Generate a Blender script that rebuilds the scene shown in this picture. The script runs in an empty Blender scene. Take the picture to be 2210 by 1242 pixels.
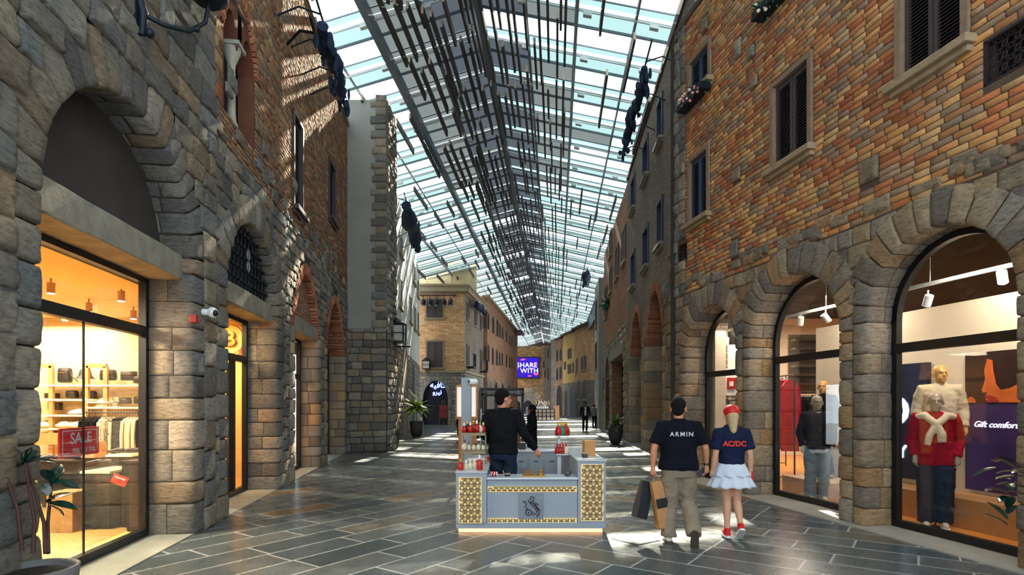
WORLD_STR = 1.0; SUN_STR = 10.0; SUN_DIR = (-.108, -1.4, -1.0); SHOP = 2.3; EXPO = 1.75
import bpy, bmesh, math, random
from mathutils import Vector, Matrix, noise
R = random.Random(7)
S = bpy.context.scene
COL = S.collection
F = 1230.0; HC = 1.7
PI = math.pi
def ray(px, py): return ((px-1105)/F, (872-py)/F)
def flo(px, py):
    Y = HC*F/(py-872); return Vector(((px-1105)/F*Y, Y, 0))
def at(px, py, Y):
    u, v = ray(px, py); return Vector((u*Y, Y, HC+v*Y))
# ---------------------------------------------------------------- materials
MATS = {}
def newmat(name):
    m = bpy.data.materials.new(name); m.use_nodes = True
    nt = m.node_tree
    for n in list(nt.nodes): nt.nodes.remove(n)
    out = nt.nodes.new('ShaderNodeOutputMaterial')
    return m, nt, out
def N(nt, t, **kw):
    n = nt.nodes.new(t)
    for k, v in kw.items():
        if k in ('op', 'operation'): n.operation = v
        elif hasattr(n, k) and k not in n.inputs: setattr(n, k, v)
    return n
def L(nt, a, b): nt.links.new(a, b)
def c4(c): return (c[0], c[1], c[2], 1)
def s2l(r, g, b):
    f = lambda v: ((v/255.0)/12.92 if v/255.0 <= .04045 else ((v/255.0+.055)/1.055)**2.4)
    return (f(r), f(g), f(b))
def ramp(nt, stops):
    r = nt.nodes.new('ShaderNodeValToRGB'); e = r.color_ramp.elements
    while len(e) > 1: e.remove(e[-1])
    e[0].position = stops[0][0]; e[0].color = c4(stops[0][1])
    for p, c in stops[1:]:
        x = e.new(p); x.color = c4(c)
    return r
def mat(name, col, rough=.6, metal=0, var=.12, nscale=8, bump=.0, bscale=40, spec=.4, emit=None, estr=0, sheen=0):
    if name in MATS: return MATS[name]
    m, nt, out = newmat(name)
    b = N(nt, 'ShaderNodeBsdfPrincipled')
    b.inputs['Roughness'].default_value = rough; b.inputs['Metallic'].default_value = metal
    b.inputs['Specular IOR Level'].default_value = spec
    tc = N(nt, 'ShaderNodeTexCoord')
    nz = N(nt, 'ShaderNodeTexNoise'); nz.inputs['Scale'].default_value = nscale; nz.inputs['Detail'].default_value = 4
    L(nt, tc.outputs['Object'], nz.inputs['Vector'])
    r = ramp(nt, [(.25, tuple(max(0, x*(1-var)) for x in col)), (.75, tuple(min(1, x*(1+var)) for x in col))])
    L(nt, nz.outputs['Fac'], r.inputs['Fac']); L(nt, r.outputs['Color'], b.inputs['Base Color'])
    if bump:
        n2 = N(nt, 'ShaderNodeTexNoise'); n2.inputs['Scale'].default_value = bscale; n2.inputs['Detail'].default_value = 6
        L(nt, tc.outputs['Object'], n2.inputs['Vector'])
        bp = N(nt, 'ShaderNodeBump'); bp.inputs['Strength'].default_value = bump; bp.inputs['Distance'].default_value = .02
        L(nt, n2.outputs['Fac'], bp.inputs['Height']); L(nt, bp.outputs['Normal'], b.inputs['Normal'])
    if emit:
        b.inputs['Emission Color'].default_value = c4(emit); b.inputs['Emission Strength'].default_value = estr
    if sheen: b.inputs['Sheen Weight'].default_value = 0
    L(nt, b.outputs['BSDF'], out.inputs['Surface'])
    MATS[name] = m; return m
def mat_emit(name, col, s):
    if name in MATS: return MATS[name]
    m, nt, out = newmat(name); e = N(nt, 'ShaderNodeEmission')
    e.inputs['Color'].default_value = c4(col); e.inputs['Strength'].default_value = s
    L(nt, e.outputs[0], out.inputs['Surface']); MATS[name] = m; return m
def mat_block(name, rough=.9, nscale=11, bump=1.0, streak=.5):
    """masonry: base colour from the block's own 'col' attribute"""
    if name in MATS: return MATS[name]
    m, nt, out = newmat(name); b = N(nt, 'ShaderNodeBsdfPrincipled')
    b.inputs['Roughness'].default_value = rough; b.inputs['Specular IOR Level'].default_value = .25
    at_ = N(nt, 'ShaderNodeAttribute'); at_.attribute_name = 'col'
    tc = N(nt, 'ShaderNodeTexCoord')
    n1 = N(nt, 'ShaderNodeTexNoise'); n1.inputs['Scale'].default_value = nscale; n1.inputs['Detail'].default_value = 8; n1.inputs['Roughness'].default_value = .75
    n2 = N(nt, 'ShaderNodeTexNoise'); n2.inputs['Scale'].default_value = 2.2; n2.inputs['Detail'].default_value = 5
    mp = N(nt, 'ShaderNodeMapping'); mp.inputs['Scale'].default_value = (1, 1, 3.5)
    L(nt, tc.outputs['Object'], mp.inputs['Vector']); L(nt, mp.outputs[0], n1.inputs['Vector']); L(nt, tc.outputs['Object'], n2.inputs['Vector'])
    r1 = ramp(nt, [(.3, (1-streak*1.3,)*3), (.5, (1, 1, 1)), (.72, (1+streak*.9,)*3)])
    L(nt, n1.outputs['Fac'], r1.inputs['Fac'])
    r2 = ramp(nt, [(.3, (.84, .86, .88)), (.6, (1.14, 1.08, 1.0))]); L(nt, n2.outputs['Fac'], r2.inputs['Fac'])
    m1 = N(nt, 'ShaderNodeMixRGB', blend_type='MULTIPLY'); m1.inputs[0].default_value = 1
    m2 = N(nt, 'ShaderNodeMixRGB', blend_type='MULTIPLY'); m2.inputs[0].default_value = 1
    L(nt, at_.outputs['Color'], m1.inputs[1]); L(nt, r1.outputs['Color'], m1.inputs[2])
    L(nt, m1.outputs[0], m2.inputs[1]); L(nt, r2.outputs['Color'], m2.inputs[2]); L(nt, m2.outputs[0], b.inputs['Base Color'])
    bp = N(nt, 'ShaderNodeBump'); bp.inputs['Strength'].default_value = bump; bp.inputs['Distance'].default_value = .05
    L(nt, n1.outputs['Fac'], bp.inputs['Height']); L(nt, bp.outputs['Normal'], b.inputs['Normal'])
    L(nt, b.outputs['BSDF'], out.inputs['Surface']); MATS[name] = m; return m
def mat_masonry(name, cols, mortar, bw, bh, msize=.012, bump=.8, warp=.04, rough=.85, offset=.5):
    """UV (metres) driven coursed masonry for faces seen from afar"""
    if name in MATS: return MATS[name]
    m, nt, out = newmat(name); b = N(nt, 'ShaderNodeBsdfPrincipled'); b.inputs['Roughness'].default_value = rough
    b.inputs['Specular IOR Level'].default_value = .2
    uv = N(nt, 'ShaderNodeUVMap'); uv.uv_map = 'UVMap'
    nz = N(nt, 'ShaderNodeTexNoise'); nz.inputs['Scale'].default_value = 1.6/max(bw, .2); nz.inputs['Detail'].default_value = 2
    L(nt, uv.outputs[0], nz.inputs['Vector'])
    sub = N(nt, 'ShaderNodeVectorMath', operation='SUBTRACT'); sub.inputs[1].default_value = (.5, .5, .5); L(nt, nz.outputs['Color'], sub.inputs[0])
    sc = N(nt, 'ShaderNodeVectorMath', operation='SCALE'); sc.inputs['Scale'].default_value = warp*2; L(nt, sub.outputs[0], sc.inputs[0])
    ad = N(nt, 'ShaderNodeVectorMath', operation='ADD'); L(nt, uv.outputs[0], ad.inputs[0]); L(nt, sc.outputs[0], ad.inputs[1])
    br = N(nt, 'ShaderNodeTexBrick'); br.inputs['Scale'].default_value = 1; br.inputs['Brick Width'].default_value = bw; br.inputs['Row Height'].default_value = bh
    br.inputs['Mortar Size'].default_value = msize; br.inputs['Mortar Smooth'].default_value = .4; br.offset = offset
    br.inputs['Color1'].default_value = (0, 0, 0, 1); br.inputs['Color2'].default_value = (1, 1, 1, 1); br.inputs['Mortar'].default_value = (.5, .5, .5, 1)
    L(nt, ad.outputs[0], br.inputs['Vector'])
    st = [(i/(len(cols)-1) if len(cols) > 1 else 0, c) for i, c in enumerate(cols)]
    rp = ramp(nt, st); L(nt, br.outputs['Color'], rp.inputs['Fac'])
    n1 = N(nt, 'ShaderNodeTexNoise'); n1.inputs['Scale'].default_value = 9; n1.inputs['Detail'].default_value = 6; L(nt, uv.outputs[0], n1.inputs['Vector'])
    r1 = ramp(nt, [(.3, (.65,)*3), (.7, (1.3,)*3)]); L(nt, n1.outputs['Fac'], r1.inputs['Fac'])
    n3 = N(nt, 'ShaderNodeTexNoise'); n3.inputs['Scale'].default_value = .6; n3.inputs['Detail'].default_value = 4; L(nt, uv.outputs[0], n3.inputs['Vector'])
    r3 = ramp(nt, [(.35, (.78, .8, .85)), (.65, (1.15, 1.1, 1.05))]); L(nt, n3.outputs['Fac'], r3.inputs['Fac'])
    m1 = N(nt, 'ShaderNodeMixRGB', blend_type='MULTIPLY'); m1.inputs[0].default_value = 1
    m3 = N(nt, 'ShaderNodeMixRGB', blend_type='MULTIPLY'); m3.inputs[0].default_value = 1
    L(nt, rp.outputs[0], m1.inputs[1]); L(nt, r1.outputs[0], m1.inputs[2]); L(nt, m1.outputs[0], m3.inputs[1]); L(nt, r3.outputs[0], m3.inputs[2])
    m2 = N(nt, 'ShaderNodeMixRGB'); L(nt, br.outputs['Fac'], m2.inputs[0]); L(nt, m3.outputs[0], m2.inputs[1]); m2.inputs[2].default_value = c4(mortar)
    L(nt, m2.outputs[0], b.inputs['Base Color'])
    iv = N(nt, 'ShaderNodeMath', operation='SUBTRACT'); iv.inputs[0].default_value = 1; L(nt, br.outputs['Fac'], iv.inputs[1])
    mm = N(nt, 'ShaderNodeMath', operation='MULTIPLY_ADD'); L(nt, n1.outputs['Fac'], mm.inputs[0]); mm.inputs[1].default_value = .7; L(nt, iv.outputs[0], mm.inputs[2])
    bp = N(nt, 'ShaderNodeBump'); bp.inputs['Strength'].default_value = bump; bp.inputs['Distance'].default_value = .03
    L(nt, mm.outputs[0], bp.inputs['Height']); L(nt, bp.outputs['Normal'], b.inputs['Normal'])
    L(nt, b.outputs['BSDF'], out.inputs['Surface']); MATS[name] = m; return m
def mat_glass(name='shop_glass', tint=(1, 1, 1), refl=.10):
    if name in MATS: return MATS[name]
    m, nt, out = newmat(name)
    t = N(nt, 'ShaderNodeBsdfTransparent'); t.inputs[0].default_value = c4(tint)
    g = N(nt, 'ShaderNodeBsdfGlossy'); g.inputs['Roughness'].default_value = .01
    fr = N(nt, 'ShaderNodeFresnel'); fr.inputs['IOR'].default_value = 1.35
    mu = N(nt, 'ShaderNodeMath', operation='MULTIPLY'); mu.inputs[1].default_value = refl*10; L(nt, fr.outputs[0], mu.inputs[0])
    mu.use_clamp = True
    mx = N(nt, 'ShaderNodeMixShader'); L(nt, mu.outputs[0], mx.inputs[0]); L(nt, t.outputs[0], mx.inputs[1]); L(nt, g.outputs[0], mx.inputs[2])
    L(nt, mx.outputs[0], out.inputs['Surface']); MATS[name] = m; return m
def mat_panel(name, diff, trans, transp, tint):
    if name in MATS: return MATS[name]
    m, nt, out = newmat(name)
    d = N(nt, 'ShaderNodeBsdfDiffuse'); d.inputs[0].default_value = c4(diff)
    t = N(nt, 'ShaderNodeBsdfTranslucent'); t.inputs[0].default_value = c4(trans)
    a = N(nt, 'ShaderNodeAddShader'); L(nt, d.outputs[0], a.inputs[0]); L(nt, t.outputs[0], a.inputs[1])
    p = N(nt, 'ShaderNodeBsdfTransparent'); p.inputs[0].default_value = c4(tint)
    mx = N(nt, 'ShaderNodeMixShader'); mx.inputs[0].default_value = transp; L(nt, a.outputs[0], mx.inputs[1]); L(nt, p.outputs[0], mx.inputs[2])
    L(nt, mx.outputs[0], out.inputs['Surface']); MATS[name] = m; return m
# ---------------------------------------------------------------- mesh builder (world coordinates)
class MB:
    def __init__(s): s.v = []; s.f = []; s.c = {}; s.sm = []; s.uv = {}; s.mi = []; s.cur = 0
    def add(s, vs, fs, col=None, smooth=False, uvs=None):
        o = len(s.v); s.v.extend([tuple(v) for v in vs])
        for f in fs:
            if col is not None: s.c[len(s.f)] = col
            if uvs is not None: s.uv[len(s.f)] = [uvs[i] for i in f]
            s.f.append(tuple(o+i for i in f)); s.sm.append(smooth); s.mi.append(s.cur)
        return s
    def box(s, c, d, rz=0, col=None, M=None):
        x, y, z = d[0]/2, d[1]/2, d[2]/2
        vs = [Vector(p) for p in ((-x,-y,-z),(x,-y,-z),(x,y,-z),(-x,y,-z),(-x,-y,z),(x,-y,z),(x,y,z),(-x,y,z))]
        if M is not None: vs = [M @ v for v in vs]
        if rz:
            m = Matrix.Rotation(rz, 3, 'Z'); vs = [m @ v for v in vs]
        c = Vector(c)
        return s.add([v+c for v in vs], [(0,3,2,1),(4,5,6,7),(0,1,5,4),(1,2,6,5),(2,3,7,6),(3,0,4,7)], col)
    def hexa(s, a, b, col=None, uvs=None):
        """a: 4 points bottom/front, b: 4 matching points"""
        vs = list(a)+list(b)
        return s.add(vs, [(0,1,2,3),(7,6,5,4),(0,4,5,1),(1,5,6,2),(2,6,7,3),(3,7,4,0)], col)
    def tube(s, pts, r, n=8, col=None, cap=True, smooth=True):
        pts = [Vector(p) for p in pts]; k = len(pts)
        rs = r if isinstance(r, (list, tuple)) else [r]*k
        rings = []; pv = None
        for i, p in enumerate(pts):
            d = (pts[min(i+1, k-1)]-pts[max(i-1, 0)])
            if d.length < 1e-9: d = Vector((0, 0, 1))
            d.normalize()
            if pv is None: pv = d.orthogonal()
            x = (pv - d*pv.dot(d))
            if x.length < 1e-6: x = d.orthogonal()
            x.normalize(); pv = x; y = d.cross(x)
            rings.append([p + (x*math.cos(2*PI*j/n)+y*math.sin(2*PI*j/n))*rs[i] for j in range(n)])
        vs = [v for q in rings for v in q]
        fs = [(i*n+j, i*n+(j+1) % n, (i+1)*n+(j+1) % n, (i+1)*n+j) for i in range(k-1) for j in range(n)]
        s.add(vs, fs, col, smooth)
        if cap: s.add(rings[0], [tuple(reversed(range(n)))], col); s.add(rings[-1], [tuple(range(n))], col)
        return s
    def lathe(s, c, prof, n=24, col=None, sx=1, sy=1, smooth=True, M=None):
        """prof: (r,z) list"""
        c = Vector(c); vs = []
        for r, z in prof:
            for j in range(n):
                p = Vector((r*math.cos(2*PI*j/n)*sx, r*math.sin(2*PI*j/n)*sy, z))
                if M is not None: p = M @ p
                vs.append(c+p)
        k = len(prof)
        fs = [(i*n+j, i*n+(j+1) % n, (i+1)*n+(j+1) % n, (i+1)*n+j) for i in range(k-1) for j in range(n)]
        s.add(vs, fs, col, smooth)
        if prof[0][0] > 1e-4: s.add(vs[:n], [tuple(reversed(range(n)))], col)
        if prof[-1][0] > 1e-4: s.add(vs[-n:], [tuple(range(n))], col)
        return s
    def ell(s, c, r, n=12, col=None, M=None):
        k = 8; prof = []
        for i in range(k+1):
            a = -PI/2+PI*i/k; prof.append((max(1e-5, math.cos(a)), math.sin(a)))
        c = Vector(c); vs = []
        for rr, z in prof:
            for j in range(n):
                p = Vector((rr*math.cos(2*PI*j/n)*r[0], rr*math.sin(2*PI*j/n)*r[1], z*r[2]))
                if M is not None: p = M @ p
                vs.append(c+p)
        fs = [(i*n+j, i*n+(j+1) % n, (i+1)*n+(j+1) % n, (i+1)*n+j) for i in range(k) for j in range(n)]
        return s.add(vs, fs, col, True)
def setp(o, label=None, cat=None, group=None, kind=None):
    if label: o['label'] = label
    if cat: o['category'] = cat
    if group: o['group'] = group
    if kind: o['kind'] = kind
    return o
def root(name, loc, label=None, cat=None, group=None, kind=None):
    o = bpy.data.objects.new(name, None); COL.objects.link(o); o.location = loc; o.empty_display_size = .1
    return setp(o, label, cat, group, kind)
WL = {}
def wloc(o):
    p = Vector((0, 0, 0))
    while o is not None: p += Vector(o.location); o = o.parent
    return p
def obj(name, mb, m, parent=None, loc=None, label=None, cat=None, group=None, kind=None, bevel=0, autos=False):
    """links the builder as one mesh object; vertices are given in world coordinates"""
    me = bpy.data.meshes.new(name)
    pw = wloc(parent); base = Vector(loc) if loc is not None else pw
    me.from_pydata([tuple(Vector(v)-base) for v in mb.v], [], mb.f)
    for x in (m if isinstance(m, (list, tuple)) else [m]): me.materials.append(x)
    me.polygons.foreach_set('use_smooth', mb.sm); me.polygons.foreach_set('material_index', mb.mi)
    if mb.c:
        a = me.color_attributes.new('col', 'FLOAT_COLOR', 'CORNER'); buf = []
        for i, f in enumerate(mb.f):
            c = mb.c.get(i, (.5, .5, .5)); buf.extend((c[0], c[1], c[2], 1.0)*len(f))
        a.data.foreach_set('color', buf)
    if mb.uv:
        u = me.uv_layers.new(name='UVMap'); buf = []
        for i, f in enumerate(mb.f):
            q = mb.uv.get(i)
            if q is None: buf.extend((0.0, 0.0)*len(f))
            else:
                for t in q: buf.extend((t[0], t[1]))
        u.data.foreach_set('uv', buf)
    me.validate(clean_customdata=False)
    o = bpy.data.objects.new(name, me); COL.objects.link(o); o.parent = parent; o.location = base-pw
    if bevel:
        b = o.modifiers.new('bevel', 'BEVEL'); b.width = bevel; b.segments = 2; b.limit_method = 'ANGLE'
    setp(o, label, cat, group, kind); return o
def copytree(o, parent=None, loc=None, label=None):
    c = o.copy(); COL.objects.link(c); c.parent = parent
    if loc is not None: c.location = loc
    if label: c['label'] = label
    for ch in list(o.children): copytree(ch, c)
    return c
# ---------------------------------------------------------------- walls
class Wall:
    def __init__(s, X0, uv, name='', sgn=1, O=None, d=None):
        """plane through (X0,0) with direction (uv,1); sgn=+1: street lies towards +X of it"""
        d = Vector((uv, 1)) if d is None else Vector(d); d.normalize(); s.d = d
        s.O = Vector((X0, 0)) if O is None else Vector(O)
        s.n = Vector((d.y, -d.x))*sgn; s.name = name
    def P(s, a, z, n=0): return Vector((s.O.x+s.d.x*a+s.n.x*n, s.O.y+s.d.y*a+s.n.y*n, z))
    def sz(s, px, py, n=0):
        u, v = ray(px, py); ox, oy = s.O.x+s.n.x*n, s.O.y+s.n.y*n
        a = (u*oy-ox)/(s.d.x-u*s.d.y); Y = oy+s.d.y*a
        return a, HC+v*Y
    def sY(s, Y): return (Y-s.O.y)/s.d.y
    def box(s, mb, a0, a1, z0, z1, n0, n1, col=None):
        return mb.hexa([s.P(a0, z0, n0), s.P(a1, z0, n0), s.P(a1, z1, n0), s.P(a0, z1, n0)],
                       [s.P(a0, z0, n1), s.P(a1, z0, n1), s.P(a1, z1, n1), s.P(a0, z1, n1)], col)
class Op:
    """an opening: rect, round or pointed top"""
    def __init__(s, a0, a1, spring, kind='round', z0=-.5, top=None, w=.5, rev=.5, jw=.3, rise=None):
        s.a0, s.a1, s.sp, s.kind, s.z0, s.w, s.rev, s.jw = a0, a1, spring, kind, z0, w, rev, jw
        s.c = (a0+a1)/2; s.r = (a1-a0)/2; s.top = top; s.rise = rise or s.r
    def curve(s, k=20, off=0.0):
        """points of the head from a1 side to a0 side, offset outward"""
        if s.kind == 'rect': return [(s.a1+off, s.top+off), (s.a0-off, s.top+off)]
        pts = []
        for i in range(k+1):
            t = PI*i/k; x = math.cos(t); z = math.sin(t)
            if s.kind == 'pointed':
                # two arcs meeting at apex
                z = math.sin(t)**.8 if True else z
                z = 1-(abs(x))**2.2
                z = max(0, z)
            pts.append((s.c+(s.r+off)*x, s.sp+(s.rise+off)*z))
        return pts
    def at(s, t, off):
        x = math.cos(t); z = math.sin(t)
        if s.kind == 'pointed': z = max(0, 1-abs(x)**2.2)
        return s.c+(s.r+off)*x, s.sp+(s.rise+off)*z
    def block(s, z0, z1, m):
        """blocked s-interval for a course between z0 and z1, leaving m under the ring"""
        if s.kind == 'rect':
            if z1 <= s.z0 or z0 >= s.top: return None
            return (s.a0, s.a1)
        if z1 <= s.z0: return None
        if z0 < s.sp-.001: return (s.a0-min(m, s.jw*.8), s.a1+min(m, s.jw*.8))
        rr = s.rise+m; dz = (z0-s.sp)/rr
        if dz >= 1: return None
        x = math.sqrt(1-dz*dz) if s.kind == 'round' else (1-dz)**(1/2.2)
        return (s.c-(s.r+m)*x, s.c+(s.r+m)*x)
    def poly(s, k=20):
        return [(s.a0, s.z0), (s.a1, s.z0)] + ([(s.a1, s.top), (s.a0, s.top)] if s.kind == 'rect' else s.curve(k))
def slab(name, W, a0, a1, z0, z1, ops, th, m, parent, **kw):
    """wall mass with real openings through it (2D filled curve, extruded)"""
    cu = bpy.data.curves.new(name, 'CURVE'); cu.dimensions = '2D'; cu.fill_mode = 'BOTH'; cu.extrude = th/2
    for poly in [[(a0, z0), (a1, z0), (a1, z1), (a0, z1)]] + [o.poly() if isinstance(o, Op) else o for o in ops]:
        sp = cu.splines.new('POLY'); sp.points.add(len(poly)-1)
        for i, (x, y) in enumerate(poly): sp.points[i].co = (x, y, 0, 1)
        sp.use_cyclic_u = True
    t = bpy.data.objects.new('tmp', cu); COL.objects.link(t)
    bpy.context.view_layer.update()
    me = bpy.data.meshes.new_from_object(t.evaluated_get(bpy.context.evaluated_depsgraph_get()))
    bpy.data.objects.remove(t)
    mb = MB(); n = len(me.vertices)
    vs = [W.P(v.co.x, v.co.y, v.co.z-th/2) for v in me.vertices]
    uv = [(v.co.x, v.co.y) for v in me.vertices]
    for p in me.polygons:
        ids = list(p.vertices); o = len(mb.v)
        side = abs(p.normal.z) < .5
        q = [(me.vertices[i].co.x+me.vertices[i].co.z if abs(p.normal.x) > .7 else me.vertices[i].co.x, me.vertices[i].co.y+(me.vertices[i].co.z if side and abs(p.normal.x) <= .7 else 0)) for i in ids]
        mb.add([vs[i] for i in ids], [tuple(range(len(ids)))], uvs=q)
    bpy.data.meshes.remove(me)
    return obj(name, mb, m, parent, **kw)
# ---------------------------------------------------------------- masonry blocks
def wn(x, y, z=0): return noise.noise(Vector((x, y, z)))
UU = [0, .025, .09, .25, .5, .75, .91, .975, 1]; FU = [0, .8, .97, 1, 1, 1, .97, .8, 0]
VV = [0, .045, .16, .38, .64, .85, .955, 1]; FV = [0, .8, .97, 1, 1, .97, .8, 0]
def patch(mb, Pf, w, h, hgt, col, rough=.012, lo=False, uu=None):
    """Pf(u,v,n) -> point; raised cushion of height hgt"""
    if lo: us, fu, vs_, fv = [0, .07, .93, 1], [0, 1, 1, 0], [0, .2, .8, 1], [0, 1, .85, 0]
    else: us, fu, vs_, fv = UU, FU, VV, FV
    sd = R.random()*50; tilt = (R.random()-.5)*.4; pts = []
    for j, v in enumerate(vs_):
        for i, u in enumerate(us):
            f = min(fu[i], 1)*min(fv[j], 1)
            n = hgt*f*(1+tilt*(u-.5)*1.2) + ((wn(u*w*5+sd, v*h*5, sd)*1.0+wn(u*w*13+sd, v*h*17, sd)*.6)*rough*2.2 if f > 0 else 0)
            pts.append(Pf(u, v, n))
    k = len(us)
    fs = [(j*k+i, j*k+i+1, (j+1)*k+i+1, (j+1)*k+i) for j in range(len(vs_)-1) for i in range(k-1)]
    mb.add(pts, fs, col, True)
def pick(pal):
    c = R.choice(pal); k = R.uniform(.82, 1.16); t = R.uniform(-.04, .04)
    return (max(0, c[0]*k*(1+t)), c[1]*k, max(0, c[2]*k*(1-t)))
def courses(mb, W, a0, a1, z0, z1, ops, pal, rh=(.24, .42), bw=(.28, .7), hgt=.035, gap=.012, m=.28, warp=.025, lo=False, skip=None, wf=.9, n0=0):
    z = z0
    while z < z1-.04:
        h = min(R.uniform(*rh), z1-z)
        if z1-(z+h) < rh[0]*.5: h = z1-z
        bl = sorted([b for b in (o.block(z, z+h, m) for o in ops) if b])
        if skip: bl = sorted(bl+skip(z, z+h))
        segs = []; cur = a0
        for b0, b1 in bl:
            if b0 > cur: segs.append((cur, min(b0, a1)))
            cur = max(cur, b1)
        if cur < a1: segs.append((cur, a1))
        for s0, s1 in segs:
            x = s0
            while x < s1-.02:
                w = R.uniform(*bw)
                if s1-(x+w) < bw[0]*.6: w = s1-x
                w = min(w, s1-x)
                if w < .05: x += w; continue
                col = pick(pal); hh = hgt*R.uniform(.6, 1.35)
                g = gap*.5
                def Pf(u, v, n, x=x, z=z, w=w, h=h):
                    a = x+g+(w-2*g)*u; zz = z+g+(h-2*g)*v
                    if warp and not lo:
                        a += warp*wn(a*wf*2, zz*wf*2, 3); 
                    if warp: zz += warp*(wn(a*wf, zz*wf, 9)+.5*wn(a*wf*3.1, zz*wf*.7, 5))
                    return W.P(a, max(zz, 0) if z0 >= 0 else zz, n0+n)
                patch(mb, Pf, w, h, hh, col, lo=lo, rough=.012 if not lo else .004)
                x += w
        z += h
def ring(mb, W, op, pal, width=None, depth=None, blk=.27, h=.035, jh=.33, arch=True, jamb=True, wl=None, wr=None, lo=False, prow=.02, z0=0):
    """voussoirs and jamb stones wrapping from the reveal onto the face"""
    w = width or op.w; D = depth or op.rev
    def stat(wd):  # stations along reveal then face: (r, n, hr, hn, f)
        return [(0, -D, -1, 0, 0), (0, -D+.03, -1, 0, .7), (0, -D*.6, -1, 0, 1), (0, -.10, -1, .1, 1), (0, -.015, -.8, .5, 1.0), (.02, 0, -.3, .9, 1.0), (.10, 0, 0, 1, 1), (wd*.55, 0, 0, 1, 1), (wd-.03, 0, 0, 1, .75), (wd, 0, 0, 1, 0)]
    vv = [0, .04, .13, .36, .64, .87, .96, 1]; fv = [0, .8, .98, 1, 1, .98, .8, 0]
    def blockm(Pt, wd, t0, t1, col, hh, st=None):
        if st is None:
            st = stat(wd)
            if R.random() < .6 and D > .3:   # the course is made of two stones, joined somewhere in the reveal
                x = D*R.uniform(.38, .66)
                blockm(Pt, wd, t0, t1, pick(pal), hh*R.uniform(.8, 1.1), [(0, -D, -1, 0, 0), (0, -D+.03, -1, 0, .8), (0, -(D+x)/2, -1, 0, 1), (0, -x-.03, -1, 0, .85), (0, -x-.004, -1, 0, 0)])
                st = [(0, -x+.004, -1, 0, 0), (0, -x+.03, -1, 0, .85)]+[q for q in st[3:]]
        sd = R.random()*40; pts = []
        for j, v in enumerate(vv):
            t = t0+(t1-t0)*v
            for r, n, hr, hn, f in st:
                k = f*fv[j]; q = hh*k + ((wn(r*6+n*5+sd, t*5, sd)*.016+wn(r*14+n*13+sd, t*14, sd)*.010) if k > 0 else 0)
                pts.append(Pt(t, r+hr*q*(.6), n+prow+hn*q-(.0 if n > -.02 else prow)))
        k = len(st)
        mb.add(pts, [(j*k+i, j*k+i+1, (j+1)*k+i+1, (j+1)*k+i) for j in range(len(vv)-1) for i in range(k-1)], col, True)
    if arch and op.kind != 'rect':
        n = max(5, int(PI*(op.r+w*.5)/blk)); ts = [0]
        for i in range(n): ts.append(ts[-1]+R.uniform(.75, 1.3))
        ts = [t/ts[-1]*PI for t in ts]; gp = .006
        for i in range(n):
            t0, t1 = ts[i]+gp, ts[i+1]-gp; tm = (t0+t1)/2
            wd = w*R.uniform(.93, 1.04)
            cc = abs(math.cos(tm)); lim = wl if math.cos(tm) < 0 else wr
            if lim is not None and cc > .25: wd = min(wd, max(.14, (op.r+lim)/cc-op.r))
            def Pt(t, r, nn):
                a, z = op.at(t, r); return W.P(a, z, nn)
            blockm(Pt, wd, t0, t1, pick(pal), h*R.uniform(.7, 1.2))
    if jamb:
        for side in (-1, 1):
            z = z0; e = op.a0 if side < 0 else op.a1
            lim = wl if side < 0 else wr
            top = op.sp if op.kind != 'rect' else op.top
            while z < top-.01:
                hh = min(jh*R.uniform(.75, 1.25), top-z)
                if top-(z+hh) < .15: hh = top-z
                wd = op.jw*R.uniform(.85, 1.5)
                if lim is not None: wd = min(wd, lim)
                def Pt(t, r, nn, e=e, side=side): return W.P(e+side*r, t, nn)
                col = pick(pal)
                blockm(Pt, wd, z+.006, z+hh-.006, col, h*R.uniform(.7, 1.3))
                z += hh
STONE = [s2l(152,148,140), s2l(132,129,126), s2l(164,156,142), s2l(146,139,128), s2l(120,118,116), s2l(166,159,148), s2l(156,140,120), s2l(138,140,140)]
STONE_W = [s2l(164,150,130), s2l(142,132,120), s2l(176,160,136), s2l(172,142,108), s2l(150,140,128), s2l(134,126,116), s2l(172,150,120), s2l(156,148,138)]
BRICK = [s2l(200,146,96), s2l(210,156,100), s2l(184,128,88), s2l(176,108,76), s2l(204,168,118), s2l(168,142,116), s2l(214,168,110), s2l(154,128,108), s2l(192,122,80), s2l(172,148,122)]
BRICK_L = [s2l(176,140,108), s2l(160,122,94), s2l(188,154,118), s2l(150,128,108), s2l(164,106,80), s2l(144,124,108)]
RED = [s2l(186,120,90), s2l(168,102,78), s2l(196,132,98), s2l(176,124,100), s2l(156,104,84)]
# ================================================================= materials
M_STONE = mat_block('rough_stone'); M_BRICKB = mat_block('hand_brick', nscale=22, bump=.6, streak=.25)
M_MORT = mat('dark_mortar', s2l(62, 58, 54), .95, var=.25, nscale=6, bump=.6, bscale=50)
M_MORTB = mat('brick_mortar', s2l(88, 72, 60), .95, var=.25, nscale=6, bump=.6, bscale=60)
M_LINT = mat('lintel_stone', s2l(140, 134, 120), .85, var=.28, nscale=5, bump=.5, bscale=30)
M_SILL = mat('sill_stone', s2l(150, 132, 104), .8, var=.2, nscale=6, bump=.4, bscale=40)
M_BLACK = mat('black_metal', (.006, .006, .007), .4, var=.1)
M_DARK = mat('dark_plaster', s2l(62, 56, 54), .9, var=.2, nscale=3, bump=.3, bscale=60)
M_SHUT = mat('shutter_brown', s2l(68, 56, 56), .5, var=.2, nscale=20)
M_SHUTB = mat('shutter_blue', s2l(46, 58, 86), .5, var=.2, nscale=20)
M_FRAMEW = mat('window_frame_stone', s2l(132, 110, 90), .7, var=.2, nscale=10, bump=.3)
M_VOID = mat('window_dark', (.012, .013, .018), .6, spec=.2)
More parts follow.
